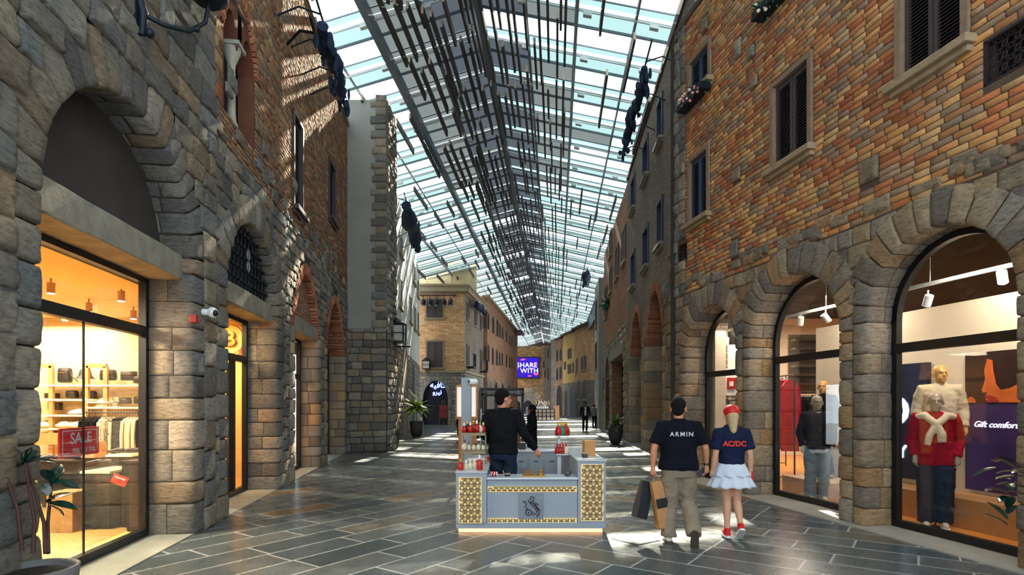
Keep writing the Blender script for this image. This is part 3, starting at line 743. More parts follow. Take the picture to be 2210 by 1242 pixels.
for (x0, x1, y0, y1) in ((1172.5, 1175, 780, 795), (1175, 1177.5, 800, 815), (1182, 1184, 755, 773), (1182, 1184, 795, 820)):
    a, z1_ = WG.sz(x0, y0); b, z0_ = WG.sz(x1, y1); simple_window(rg, WG, a, b, z0_, z1_, sill=False)
# ================================================================= RIGHT GREY BRICK + RED BRICK (VP 1200)
WB = Wall(3.24, .077, sgn=-1); sb = WB.sY
r7 = root('grey_brick_building', WB.P(20, 0, 0), 'tall grey-brown brick building with blue shutters and two deep brick arches', 'building', kind='thing')
B1 = Op(sb(17.1), sb(20.3), 3.75, 'pointed', w=.36, rev=.7, jw=.4, rise=1.62); B2 = Op(sb(21.35), sb(24.6), 3.75, 'pointed', w=.36, rev=.7, jw=.4, rise=1.62)
wopB = []
wl = []
for (x0, x1, yb, yt) in ((1419, 1432, 548, 448), (1388, 1400.6, 590, 504), (1362.5, 1371.6, 635, 557)):
    a1_, z0_ = WB.sz(x0, yb); a0_, _ = WB.sz(x1, yb); z1_ = WB.sz(x0, yt)[1]; wl.append((a0_, a1_, 6.55, 8.02)); wl.append((a0_, a1_, 9.75, 11.15))
wops = [Op(a0_, a1_, z1_, 'rect', z0=z0_, top=z1_) for a0_, a1_, z0_, z1_ in wl]
slab('wall', WB, sb(13.3), sb(25.7), -.6, 11.8, [B1, B2]+wops, .75, MS_BRK, r7)
mb = MB(); courses(mb, WB, sb(13.6), sb(25.7), 0, 4.5, [B1, B2], STONE_W, rh=(.28, .42), bw=(.35, .8), hgt=.04)
for i in range(30):
    a = R.uniform(sb(13.7), sb(17)); z = 4.5+abs(R.gauss(0, .5)); w, h = R.uniform(.25, .5), R.uniform(.18, .3)
    patch(mb, lambda u, v, n: WB.P(a+w*u, z+h*v, .01+n), w, h, .03, pick(STONE))
obj('stone_facing', mb, M_STONE, r7)
for o_ in (B1, B2):
    mb = MB(); ring(mb, WB, o_, RED, blk=.085, h=.02, width=.34, jamb=False); ring(mb, WB, o_, STONE_W, h=.035, jh=.38, arch=False); obj('arch_ring', mb, M_BRICKB, r7)
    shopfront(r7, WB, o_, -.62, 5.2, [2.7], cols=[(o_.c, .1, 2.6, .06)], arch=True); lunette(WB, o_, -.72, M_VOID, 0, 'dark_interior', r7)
for a0_, a1_, z0_, z1_ in wl: window(r7, WB, a0_+.12, a1_-.12, z0_+.05, z1_-.08, sh=M_SHUTB, fr=M_SHUTB, sill=M_LINT, deep=.2)
mb = MB(); WB.box(mb, sb(13.3), sb(25.7), 11.75, 11.9, -.7, .06); obj('parapet', mb, M_MORTB, r7)
r8 = root('red_brick_house', WB.P(30, 0, 0), 'reddish brick house with a stone shop opening, beyond the grey-brown brick building', 'building', kind='thing')
C1 = Op(sb(27.2), sb(33), 4.1, 'rect', top=4.1)
C2 = Op(sb(34.2), sb(37), 3.2, w=.4)
slab('wall', WB, sb(25.7), sb(38.3), -.6, 11.7, [C1, C2], .75, MS_RED, r8)
mb = MB(); courses(mb, WB, sb(25.75), sb(38.3), 0, 5.5, [C1, C2], STONE_W, rh=(.28, .42), bw=(.4, .9), hgt=.05, lo=True); obj('stone_facing', mb, M_STONE, r8)
lintel(r8, WB, C1.a0-.3, C1.a1+.3, 4.1, 4.6, -.5, .12)
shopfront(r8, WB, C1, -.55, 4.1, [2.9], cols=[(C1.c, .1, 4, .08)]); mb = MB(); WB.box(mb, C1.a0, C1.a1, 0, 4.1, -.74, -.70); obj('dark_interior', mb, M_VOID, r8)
blind_arch(r8, WB, C2, MS_GREY, MS_MIX, n=-.4, frame=False)
for (x0, x1, yb, yt) in ((1343, 1351.6, 577, 510), (1329, 1336, 608, 545), (1316, 1321, 636, 590), (1306.5, 1311, 690, 630), (1316, 1321, 560, 512)):
    a1_, z0_ = WB.sz(x0, yb); a0_, _ = WB.sz(x1, yb); z1_ = WB.sz(x0, yt)[1]
    simple_window(r8, WB, a0_+.1, a1_-.1, z0_, z1_, fr=M_SHUT, sh=M_SHUT)
r9 = root('grey_pilaster_house', WB.P(45, 0, 0), 'slim pale grey building edge where the right side steps out', 'building', kind='thing')
WB9 = Wall(2.9, .077, sgn=-1)
slab('wall', WB9, WB9.sY(38.4), WB9.sY(42.5), -.3, 10.2, [], .8, M_PLASTER, r9)
mb = MB(); WB9.box(mb, WB9.sY(38.4), WB9.sY(38.8), 0, 10.2, -1.2, .0); obj('end_face', mb, M_PLASTL, r9)
for y in (40,):
    for z in (4.2, 7.2): simple_window(r9, WB9, WB9.sY(y), WB9.sY(y+1.4), z, z+1.8)
# ================================================================= RIGHT NEAR BUILDING (VP 885)
WR = Wall(6.3, -.179, sgn=-1); sr = WR.sY
rR = root('brick_and_stone_building', WR.P(8, 0, 0), 'nearest right building, orange brick over three rough stone arches with shop windows', 'building', kind='thing')
RA = Op(sr(10.96), sr(12.98), 2.74, w=.44, rev=.5, jw=.3); RB = Op(sr(8.323), sr(10.54), 2.74, w=.46, rev=.5, jw=.3); RC = Op(sr(5.88), sr(7.843), 2.82, w=.44, rev=.42, jw=.3, rise=1.02)
W1 = Op(sr(11.96), sr(12.87), 7.15, 'rect', z0=5.70, top=7.15); W2 = Op(sr(11.9), sr(12.87), 9.35, 'rect', z0=8.5, top=9.35)
W3 = Op(sr(8.9), sr(9.93), 7.2, 'rect', z0=5.72, top=7.2); W4 = Op(sr(6.4), sr(7.37), 7.3, 'rect', z0=5.79, top=7.3)
V1 = Op(sr(5.6), sr(6.26), 5.67, 'rect', z0=5.17, top=5.67); V2 = Op(sr(12.95), sr(13.4), 5.4, 'rect', z0=5.0, top=5.4)
RE1 = sr(13.5)
opsR = [RA, RB, RC, W1, W2, W3, W4, V1, V2]
slab('wall', WR, sr(-.5), RE1, -.6, 10.4, opsR, .42, M_MORTB, rR)
mb = MB()
courses(mb, WR, sr(3.8), RE1, 0, 4.2, [RA, RB, RC], STONE_W, rh=(.22, .36), bw=(.2, .5), hgt=.03, m=.22)
obj('stone_facing', mb, M_STONE, rR)
mb = MB()
g = [(RC, sr(8.323)-sr(7.843), .3), (RB, sr(10.96)-sr(10.54), sr(8.323)-sr(7.843)), (RA, .5, sr(10.96)-sr(10.54))]
for op, gr, gl in ((RC, .24, .3), (RB, .21, .24), (RA, .3, .21)):
    # a1 (far side) is limited by gr, a0 (near side) by gl
    mb = MB(); ring(mb, WR, op, STONE_W, blk=.26, h=.035, jh=.32, wl=gl, wr=gr); obj('arch_ring', mb, M_STONE, rR)
odd = []
for i in range(16):
    a = R.uniform(sr(5.6), sr(12.6)); z = R.uniform(4.5, 9.8); odd.append((a, a+R.uniform(.18, .34), z, z+R.uniform(.2, .34)))
odd = [q for q in odd if not any(q[1] > o.a0-.25 and q[0] < o.a1+.25 and q[3] > o.z0-.3 and q[2] < o.top+.2 for o in (W1, W2, W3, W4, V1, V2))]
opO = [Op(a0_, a1_, z1_, 'rect', z0=z0_, top=z1_) for a0_, a1_, z0_, z1_ in odd]
mb = MB(); mq = sr(12.98)+.05
courses(mb, WR, sr(4.6), mq, 4.22, 10.4, [W1, W2, W3, W4, V1, V2]+opO, BRICK, rh=(.078, .092), bw=(.2, .34), hgt=.015, gap=.012, m=0, warp=.02, lo=True)
obj('brick_facing', mb, M_BRICKB, rR)
mb = MB()
for a0_, a1_, z0_, z1_ in odd: patch(mb, lambda u, v, n: WR.P(a0_+(a1_-a0_)*u, z0_+(z1_-z0_)*v, n+.01), a1_-a0_, z1_-z0_, .04, pick(STONE))
courses(mb, WR, mq, RE1+.02, 4.2, 10.4, [V2], STONE, rh=(.22, .34), bw=(.18, .3), hgt=.05)
for i in range(34):
    a = R.uniform(sr(5), sr(12.9)); z = 4.2+abs(R.gauss(0, .12)); w, h = R.uniform(.22, .42), R.uniform(.12, .2)
    patch(mb, lambda u, v, n: WR.P(a+w*u, z+h*v, n+.01), w, h, .035, pick(STONE_W))
obj('stone_facing', mb, M_STONE, rR)
for o_, ls in ((W1, True), (W2, True), (W3, True), (W4, True)):
    bl = o_ in (W1, W2, W3)
    window(rR, WR, o_.a0+.09, o_.a1-.09, o_.z0+.03, o_.top-.05, sh=M_SHUTB if o_ in (W1, W2) else M_SHUT, deep=.12, fw=.09)
def pierced(W, o, name, parent):
    mb = MB(); W.box(mb, o.a0, o.a1, o.z0, o.z0+.03, -.05, 0); W.box(mb, o.a0, o.a1, o.top-.03, o.top, -.05, 0); W.box(mb, o.a0, o.a0+.03, o.z0, o.top, -.05, 0); W.box(mb, o.a1-.03, o.a1, o.z0, o.top, -.05, 0)
    cell = .125; nx = max(1, int((o.a1-o.a0)/cell)); nz = max(1, int((o.top-o.z0)/cell))
    for i in range(nx):
        for j in range(nz):
            cx, cz = o.a0+(o.a1-o.a0)*(i+.5)/nx, o.z0+(o.top-o.z0)*(j+.5)/nz
            for k in range(8):
                an = k*PI/4+PI/8; r1 = .02; r2 = .068
                mb.tube([W.P(cx+r1*math.cos(an), cz+r1*math.sin(an), -.03), W.P(cx+r2*math.cos(an), cz+r2*math.sin(an), -.03)], .006, 4, cap=False)
                a2 = an+PI/4
                mb.tube([W.P(cx+r2*.6*math.cos(an), cz+r2*.6*math.sin(an), -.03), W.P(cx+r2*math.cos(a2), cz+r2*math.sin(a2), -.03)], .005, 4, cap=False)
    return obj(name, mb, M_RUST, parent)
mb = MB(); WR.box(mb, V1.a0-.05, V1.a1+.05, V1.z0-.05, V1.top+.05, -.3, -.2); WR.box(mb, V2.a0-.05, V2.a1+.05, V2.z0-.05, V2.top+.05, -.3, -.2); obj('vent_backing', mb, M_VOID, rR)
pierced(WR, V1, 'pierced_vent', rR); pierced(WR, V2, 'pierced_vent', rR)
shopfront(rR, WR, RC, -.36, 3.9, [2.46], arch=True, fwid=.10); shopfront(rR, WR, RB, -.44, 3.9, [2.50], arch=True, fwid=.10); shopfront(rR, WR, RA, -.44, 3.9, [2.36], arch=True, fwid=.10)
mb = MB(); WR.box(mb, sr(-.5), RE1, 10.38, 10.5, -.5, .05); obj('parapet', mb, M_MORTB, rR)
# end wall of this building turning the corner
mb = MB(); WR.box(mb, RE1-.01, RE1+.3, 0, 10.4, -.6, -.01); obj('corner_return', mb, M_MORT, rR)
# ================================================================= FLOOR
def mat_floor():
    m, nt, out = newmat('slate_paving'); b = N(nt, 'ShaderNodeBsdfPrincipled')
    tc = N(nt, 'ShaderNodeTexCoord')
    def br(rot):
        mp = N(nt, 'ShaderNodeMapping'); mp.inputs['Rotation'].default_value = (0, 0, rot); L(nt, tc.outputs['Object'], mp.inputs['Vector'])
        t = N(nt, 'ShaderNodeTexBrick'); t.inputs['Scale'].default_value = 1; t.inputs['Brick Width'].default_value = 1.22; t.inputs['Row Height'].default_value = .46
        t.inputs['Mortar Size'].default_value = .013; t.inputs['Mortar Smooth'].default_value = .15; t.offset = .37; t.offset_frequency = 2; t.squash = .82; t.squash_frequency = 3
        t.inputs['Color1'].default_value = (0, 0, 0, 1); t.inputs['Color2'].default_value = (1, 1, 1, 1); t.inputs['Mortar'].default_value = (.5, .5, .5, 1)
        L(nt, mp.outputs[0], t.inputs['Vector']); return t, mp
    ax = math.radians(9.0)      # street axis leans to the left by about nine degrees
    # long joints run 45 degrees either side of the axis: one way left of the middle, the other way right of it
    tA, mA = br(-math.radians(54.5)); tB, mB_ = br(-math.radians(144.5))
    sx = N(nt, 'ShaderNodeSeparateXYZ'); L(nt, tc.outputs['Object'], sx.inputs[0])
    ma = N(nt, 'ShaderNodeMath', operation='MULTIPLY_ADD'); L(nt, sx.outputs['Y'], ma.inputs[0]); ma.inputs[1].default_value = .158; L(nt, sx.outputs['X'], ma.inputs[2])
    gt = N(nt, 'ShaderNodeMath', operation='GREATER_THAN'); L(nt, ma.outputs[0], gt.inputs[0]); gt.inputs[1].default_value = 1.3
    mc = N(nt, 'ShaderNodeMixRGB'); L(nt, gt.outputs[0], mc.inputs[0]); L(nt, tA.outputs['Color'], mc.inputs[1]); L(nt, tB.outputs['Color'], mc.inputs[2])
    mf = N(nt, 'ShaderNodeMixRGB'); L(nt, gt.outputs[0], mf.inputs[0]); L(nt, tA.outputs['Fac'], mf.inputs[1]); L(nt, tB.outputs['Fac'], mf.inputs[2])
    rp = ramp(nt, [(0, s2l(88, 98, 102)), (.16, s2l(74, 86, 92)), (.33, s2l(98, 106, 108)), (.5, s2l(80, 92, 98)), (.66, s2l(104, 104, 98)), (.8, s2l(70, 82, 88)), (.88, s2l(92, 100, 104)), (.93, s2l(122, 100, 70)), (1, s2l(112, 92, 70))])
    rp.color_ramp.interpolation = 'CONSTANT'
    L(nt, mc.outputs[0], rp.inputs['Fac'])
    n1 = N(nt, 'ShaderNodeTexNoise'); n1.inputs['Scale'].default_value = 5; n1.inputs['Detail'].default_value = 8; n1.inputs['Roughness'].default_value = .6; L(nt, tc.outputs['Object'], n1.inputs['Vector'])
    r1 = ramp(nt, [(.3, (.66,)*3), (.7, (.86,)*3)]); L(nt, n1.outputs['Fac'], r1.inputs['Fac'])
    m1 = N(nt, 'ShaderNodeMixRGB', blend_type='MULTIPLY'); m1.inputs[0].default_value = 1; L(nt, rp.outputs[0], m1.inputs[1]); L(nt, r1.outputs[0], m1.inputs[2])
    m2 = N(nt, 'ShaderNodeMixRGB'); L(nt, mf.outputs[0], m2.inputs[0]); L(nt, m1.outputs[0], m2.inputs[1]); m2.inputs[2].default_value = c4(s2l(165, 168, 168))
    L(nt, m2.outputs[0], b.inputs['Base Color'])
    n2 = N(nt, 'ShaderNodeTexNoise'); n2.inputs['Scale'].default_value = 2.6; n2.inputs['Detail'].default_value = 7; n2.inputs['Distortion'].default_value = 1.4; L(nt, tc.outputs['Object'], n2.inputs['Vector'])
    rr = ramp(nt, [(.3, (.24,)*3), (.75, (.36,)*3)]); L(nt, n1.outputs['Fac'], rr.inputs['Fac']); L(nt, rr.outputs[0], b.inputs['Roughness'])
    b.inputs['Specular IOR Level'].default_value = .5
    iv = N(nt, 'ShaderNodeMath', operation='MULTIPLY'); L(nt, mf.outputs[0], iv.inputs[0]); iv.inputs[1].default_value = -.35
    hh = N(nt, 'ShaderNodeMath', operation='ADD'); L(nt, n2.outputs['Fac'], hh.inputs[0]); L(nt, iv.outputs[0], hh.inputs[1])
    bp = N(nt, 'ShaderNodeBump'); bp.inputs['Strength'].default_value = .12; bp.inputs['Distance'].default_value = .03
    L(nt, hh.outputs[0], bp.inputs['Height']); L(nt, bp.outputs['Normal'], b.inputs['Normal']); L(nt, b.outputs[0], out.inputs[0]); return m
mb = MB(); mb.add([(-30, -4, 0), (30, -4, 0), (30, 135, 0), (-30, 135, 0), (-30, -4, -.3), (30, -4, -.3), (30, 135, -.3), (-30, 135, -.3)], [(0, 1, 2, 3), (7, 6, 5, 4), (0, 4, 5, 1), (1, 5, 6, 2), (2, 6, 7, 3), (3, 7, 4, 0)])
obj('floor', mb, mat_floor(), kind='structure')
M_CURB = mat('pale_curb_stone', s2l(150, 148, 140), .55, var=.12, nscale=4, bump=.25, bscale=20)
mb = MB(); WA.box(mb, sy(1.5), SA1-.05, .0, .014, -.6, .03); obj('trim_1', mb, M_CURB, kind='structure')
mb = MB(); WR.box(mb, sr(1.5), RE1, .0, .014, -.5, .22); obj('trim_2', mb, M_CURB, kind='structure')
mb = MB(); WB.box(mb, sb(14), sb(38), .0, .014, -.7, .25); obj('trim_3', mb, M_CURB, kind='structure')
# drain grate let into the paving
gr = root('floor_grate', flo(1372, 1166), 'slotted metal drain grate set into the slate floor, by the walking couple', 'grate')
g0 = flo(1372, 1166); Mg = Matrix.Rotation(math.radians(-54.5+90), 3, 'Z')
mb = MB(); mb.box((g0.x, g0.y, .004), (.42, .42, .008), rz=math.radians(35.5)); obj('plate', mb, mat('grate_dark', (.02, .022, .025), .5, .6), gr)
mb = MB()
for k in range(15):
    v = Matrix.Rotation(math.radians(35.5), 3, 'Z') @ Vector((-.19+k*.027, 0, 0)); mb.box((g0.x+v.x, g0.y+v.y, .010), (.012, .40, .008), rz=math.radians(35.5))
obj('slat', mb, mat('grate_steel', s2l(140, 144, 146), .4, .7), gr, label='row of steel slats')

# ================================================================= GLASS ROOF
au = Vector((.077, 1)).normalized(); cu_ = Vector((au.y, -au.x)); RX0, RZ, SL = -2.4, 14.04, .25
def RP(q, t, dz=0): return Vector((RX0+au.x*t+cu_.x*q, au.y*t+cu_.y*q, RZ-SL*abs(q)+dz))
MP_CLEAR = mat_panel('clear_roof_glass', (.0, .0, .0), (.02, .03, .03), .93, (.97, .985, 1))
MP_CYAN = mat_panel('frosted_cyan_glass', (.25, .31, .32), (.06, .098, .112), .02, (.75, .92, .95))
MP_MILK = mat_panel('milky_glass', (.40, .44, .43), (.10, .13, .135), .03, (.9, 1, 1))
MP_GREY = mat_panel('grey_roof_louvre', (.30, .32, .33), (.026, .032, .036), .0, (1, 1, 1))
M_BEAM = mat('roof_beam', s2l(108, 118, 128), .5, .3, var=.08)
M_BEAMW = mat('roof_rail_white', s2l(214, 220, 220), .5, var=.05)
M_SLAT = mat('roof_slat', s2l(66, 62, 60), .6, var=.15)
ceil = root('ceiling', RP(0, 40), kind='structure'); ceil['label'] = 'pitched glass roof with frosted panels, beams and hanging slats'
QC = [-8.6, -6.2, -4.6, -3.1, -1.6, 0, 1.5, 3.0, 4.7, 6.4, 8.6]
TM = 2.15; TMAX = 113
pm = {k: MB() for k in ('clear', 'cyan', 'milk', 'grey', 'dark')}
MP_DARK = mat_panel('dark_roof_louvre', (.10, .115, .14), (.012, .015, .02), .0, (1, 1, 1))
RR = random.Random(11)
k = 0; t = -6.0
while t < TMAX:
    strips = [(t, t+.95, 'A'), (t+.95, t+1.28, 'B'), (t+1.28, t+1.45, 'C'), (t+1.45, t+TM, 'D')]
    for i in range(len(QC)-1):
        q0, q1 = QC[i], QC[i+1]; qm = (q0+q1)/2
        if t > 47 and q0 < -6.3: continue
        if t > 40 and q1 > 6.5: continue
        for t0, t1, ty in strips:
            far = t > 30
            if qm < -3.1:
                kd = {'A': 'clear' if (t < 52 and RR.random() < (.85 if t < 25 else .5)) else ('milk' if RR.random() < .8 else 'clear'), 'B': 'cyan', 'C': 'clear', 'D': 'cyan'}[ty]
            elif qm < 0:
                kd = {'A': 'grey', 'B': 'grey', 'C': 'grey', 'D': 'grey'}[ty]
                if far and qm < -1.6: kd = {'A': 'milk', 'B': 'cyan', 'C': 'milk', 'D': 'cyan'}[ty]
                if far and k % 4 == 0 and ty in 'AC': kd = 'clear'
            else:
                band = (k % 4 == 1)
                if t < 34: band = k == 11
                if band: kd = {'A': 'clear', 'B': 'cyan', 'C': 'clear', 'D': 'cyan'}[ty]
                elif qm > 3.6: kd = {'A': 'milk' if RR.random() < .7 else 'clear', 'B': 'cyan', 'C': 'milk', 'D': 'cyan'}[ty]
                else: kd = {'A': 'grey', 'B': 'cyan', 'C': 'milk' if qm > 1 else 'grey', 'D': 'grey'}[ty]
                if far and kd == 'grey' and qm > 1.2: kd = 'cyan' if RR.random() < .5 else 'milk'
            if k == 14 and 3.0 <= q0 < 4.7: kd = {'A': 'grey', 'B': 'cyan', 'C': 'cyan', 'D': 'clear'}[ty]
            if abs(qm) < 1.5 and kd in ('grey', 'cyan') and ty != 'B': kd = 'dark'
            m_ = pm[kd]; g_ = .015
            P = [RP(q0+g_, t0+g_), RP(q1-g_, t0+g_), RP(q1-g_, t1-g_), RP(q0+g_, t1-g_)]
            m_.add(P, [(0, 1, 2, 3)])
    k += 1; t += TM
obj('clear_panel', pm['clear'], MP_CLEAR, ceil); obj('frosted_panel', pm['cyan'], MP_CYAN, ceil); obj('milky_panel', pm['milk'], MP_MILK, ceil); obj('grey_panel', pm['grey'], MP_GREY, ceil); obj('dark_panel', pm['dark'], MP_DARK, ceil)
def bar(mb, q0, t0, q1, t1, w, h, dz):
    A, B = RP(q0, t0, dz), RP(q1, t1, dz); d = (B-A).normalized(); s_ = d.cross(Vector((0, 0, 1))).normalized()*(w/2); u = Vector((0, 0, h))
    mb.hexa([A-s_, A+s_, A+s_-u, A-s_-u], [B-s_, B+s_, B+s_-u, B-s_-u])
mb = MB()
for q, w, h in ((-6.2, .10, .18), (-4.6, .04, .10), (-3.1, .2, .34), (-1.6, .08, .2), (0, .22, .4), (1.5, .08, .2), (3.0, .1, .26), (4.7, .06, .14), (6.4, .1, .2)):
    bar(mb, q, -6, q, TMAX, w, h, -.02)
obj('long_beam', mb, M_BEAM, ceil)
mb = MB(); mw = MB(); t = -6.0
while t < TMAX:
    ql = -8.6 if t < 47 else -6.2; qr = 8.6 if t < 40 else 6.4
    for s_ in (0, 1):
        q1 = qr if s_ else ql
        bar(mb, 0, t, q1, t, .045, .08, .0); bar(mb, 0, t+.95, q1, t+.95, .025, .04, 0); bar(mw, 0, t+1.30, q1, t+1.30, .04, .06, -.12); bar(mb, 0, t+1.45, q1, t+1.45, .03, .05, 0)
        if t < 45:
            for qq in (1.4, 3.3, 5.2): 
                bar(mw, (1 if s_ else -1)*qq-.12, t+1.30, (1 if s_ else -1)*qq+.12, t+1.30, .14, .10, -.20)
    t += TM
obj('cross_beam', mb, M_BEAM, ceil); obj('white_rail', mw, M_BEAMW, ceil)
# hanging slats
sl = []
for qi in range(-10, 12):
    q = qi*.23+.1; t = RR.uniform(10, 13)
    dens = .95 if abs(q) < 1.6 else .75
    while t < 88:
        ln = RR.uniform(1.8, 4.6)
        if RR.random() < dens: sl.append((q+RR.uniform(-.05, .05), t, ln, -.55-RR.uniform(0, .7)))
        t += ln+RR.uniform(.1, 1.2)
for q in (-7.6, -6.7, -5.6, -4.4, -3.6, -3.0, 2.75, 3.2, 3.9, 4.6, 5.4, 6.2, 7.2):
    t = RR.uniform(9, 14)
    while t < 86:
        ln = RR.uniform(1.6, 4.2)
        if RR.random() < .62: sl.append((q+RR.uniform(-.25, .25), t, ln, -.3-RR.uniform(0, .5)))
        t += ln+RR.uniform(.4, 2.4)
sl.sort(key=lambda s: s[1])
rest = MB(); M_SLATT = mat('slat_tip', s2l(190, 172, 150), .6)
for i, (q, t, ln, dz) in enumerate(sl):
    mb = MB() if i < 100 else rest
    bar(mb, q, t, q, t+ln, .07, .24, dz)
    if i < 100: mb.cur = 1
    bar(mb, q, t-.02, q, t, .072, .20, dz); mb.cur = 0
    if i < 100:
        obj('hanging_slat', mb, [M_SLAT, M_SLATT], ceil)
obj('hanging_slats_far', rest, M_SLAT, ceil, kind='stuff')
# closing strips at the far end and the eaves
mb = MB()
A = [RP(-6.2, TMAX), RP(0, TMAX), RP(6.4, TMAX)]; B = [p-Vector((0, 0, .9)) for p in A]; C_ = [p+Vector((0, .3, 0)) for p in A+B]
mb.add(A+B+C_, [(0, 1, 4, 3), (1, 2, 5, 4), (6, 7, 10, 9), (7, 8, 11, 10), (0, 6, 7, 1), (1, 7, 8, 2), (3, 4, 10, 9), (4, 5, 11, 10)]); obj('end_fascia', mb, M_SHUT, ceil)
mb = MB(); pts = []
for (q0, t0, q1, t1) in ((6.4, 40, 8.6, 40), (-8.6, 47, -6.2, 47)):
    bar(mb, q0, t0, q1, t1, .1, .5, .0)
bar(mb, 6.45, 40, 6.45, TMAX, .1, 1.6, 0); bar(mb, -6.25, 47, -6.25, TMAX, .1, 1.9, 0)
obj('eaves_glazing', mb, MP_CYAN, ceil)

# ================================================================= LEFT SHOP INTERIOR
M_TAN = mat('shop_wall_tan', s2l(205, 186, 148), .9, var=.05)
M_YEL = mat('shop_yellow_wall', s2l(236, 198, 120), .8, var=.04)
M_WOODF = mat('shop_wood_floor', s2l(206, 160, 92), .45, var=.12, nscale=3)
M_CREAM = mat('shop_cream_wall', s2l(222, 208, 186), .9, var=.03)
M_BLKF = mat('black_lacquer', (.012, .012, .013), .35)
WI = Wall(-3.82, -.130)   # line just behind the glass
def room(name, pts, z0, z1, m, side=None):
    pass
# shop one: between the near wall and its end wall at Y=11.8
mb = MB(); mb.box((-8.6, 5.9, .012), (7.4, 12.4, .02)); 
def floorpoly(name, pts, z, m, th=.02):
    mb = MB(); n_ = len(pts); A = [(x, y, z) for x, y in pts]; B = [(x, y, z-th) for x, y in pts]
    mb.add(A+B, [tuple(range(n_)), tuple(range(2*n_-1, n_-1, -1))]+[(i, (i+1) % n_, n_+(i+1) % n_, n_+i) for i in range(n_)]); return obj(name, mb, m, kind='structure')
p0, p1 = WA.P(sy(1.0), 0, -.60), WA.P(sy(8.0), 0, -.60)
shop1 = [(p0.x, p0.y), (p1.x, p1.y), (-5.05, 8.02), (-7.5, 11.8), (-13, 11.8), (-13, .9)]
floorpoly('floor_shop', shop1, .016, M_WOODF)
floorpoly('ceiling_shop', shop1, 3.55, M_TAN, .08)
def wallseg(name, a, b, z0, z1, m, th=.08):
    mb = MB(); a, b = Vector((a[0], a[1], 0)), Vector((b[0], b[1], 0)); d = (b-a).normalized(); n_ = Vector((-d.y, d.x, 0))*th
    mb.hexa([a+Vector((0, 0, z0)), b+Vector((0, 0, z0)), b+Vector((0, 0, z1)), a+Vector((0, 0, z1))], [a+n_+Vector((0, 0, z0)), b+n_+Vector((0, 0, z0)), b+n_+Vector((0, 0, z1)), a+n_+Vector((0, 0, z1))])
    return obj(name, mb, m, kind='structure')
wallseg('wall_shop_end', (-7.42, 11.8), (-13, 11.8), 0, 3.5, M_TAN)
wallseg('wall_shop_far', (-13, 11.8), (-13, .9), 0, 3.5, M_TAN); wallseg('wall_shop_near', (-13, .9), (-4.6, .9), 0, 3.5, M_TAN)
wallseg('wall_shop_party', (-5.0, 7.95), (-7.46, 11.8), 0, 3.5, M_TAN)
mb = MB(); WI.box(mb, sy(2.0), sy(7.6), 3.22, 3.54, -.85, -.0, None); obj('ceiling_bulkhead', mb, M_YEL, kind='structure')  # warm light on this ceiling strip is put into its yellow base colour
# shop two behind the glazed door
q0, q1 = WA.P(sy(8.25), 0, -.60), WA.P(sy(11.9), 0, -.60)
shop2 = [(q0.x, q0.y), (q1.x, q1.y), (-7.30, 11.7), (-5.1, 8.27)]
floorpoly('floor_shop_2', shop2, .016, M_WOODF); floorpoly('ceiling_shop_2', shop2, 3.5, M_YEL, .08)
wallseg('wall_shop_2', (-5.2, 11.65), (-7.38, 11.65), 0, 3.42, M_YEL); wallseg('wall_shop_2_side', (-7.26, 11.7), (-5.06, 8.25), 0, 3.42, M_YEL)
# shop three and four (dim)
q2, q3 = WA.P(sy(12.1), 0, -.56), WA.P(sy(20.0), 0, -.56)
floorpoly('floor_shop_3', [(q2.x, q2.y), (q3.x, q3.y), (-9, 20), (-9, 12)], .016, M_WOODF); floorpoly('ceiling_shop_3', [(q2.x, q2.y), (q3.x, q3.y), (-9, 20), (-9, 12)], 3.5, M_DARK, .08)
wallseg('wall_shop_3', (-9, 20), (-9, 12), 0, 3.42, M_YEL); wallseg('wall_shop_3_end', (-6.2, 16.0), (-9, 16.0), 0, 3.42, M_YEL)
# logo disc on the yellow wall: ring and letters
lg = root('shop_sign', (-5.72, 11.5, 3.0), 'round gold-outlined shop logo on the yellow wall behind the glass door', 'sign')
M_GOLD = mat('dark_gold', s2l(150, 96, 24), .35, .5)
def ringmesh(mb, c, r, tr, ax='xz', n=40, k=6):
    pts = [(c[0]+r*math.cos(2*PI*i/n), c[1], c[2]+r*math.sin(2*PI*i/n)) for i in range(n+1)]; mb.tube(pts, tr, k, cap=False)
mb = MB(); ringmesh(mb, (-5.72, 11.52, 3.0), .36, .02); ringmesh(mb, (-5.72, 11.52, 3.0), .30, .012); obj('ring', mb, M_GOLD, lg)
def text(name, s_, loc, size, m, parent=None, rot=(PI/2, 0, 0), ext=.004, shear=0, align='CENTER', sx=1, bold=0, spacing=1, **kw):
    cu = bpy.data.curves.new(name, 'FONT'); cu.body = s_; cu.size = size; cu.extrude = ext; cu.align_x = align; cu.align_y = 'CENTER'; cu.shear = shear; cu.offset = bold; cu.space_character = spacing
    cu.resolution_u = 3
    t = bpy.data.objects.new('tmp', cu); COL.objects.link(t); bpy.context.view_layer.update()
    me = bpy.data.meshes.new_from_object(t.evaluated_get(bpy.context.evaluated_depsgraph_get())); bpy.data.objects.remove(t)
    me.materials.clear(); me.materials.append(m)
    from mathutils import Euler
    Mx = Euler(rot).to_matrix().to_4x4() @ Matrix.Diagonal((sx, 1, 1, 1)); me.transform(Mx)
    o = bpy.data.objects.new(name, me); COL.objects.link(o); o.parent = parent; o.location = Vector(loc)-wloc(parent); setp(o, **kw); return o
text('lettering', 'B', (-5.70, 11.50, 3.0), .42, M_GOLD, lg, ext=.02, bold=.01)
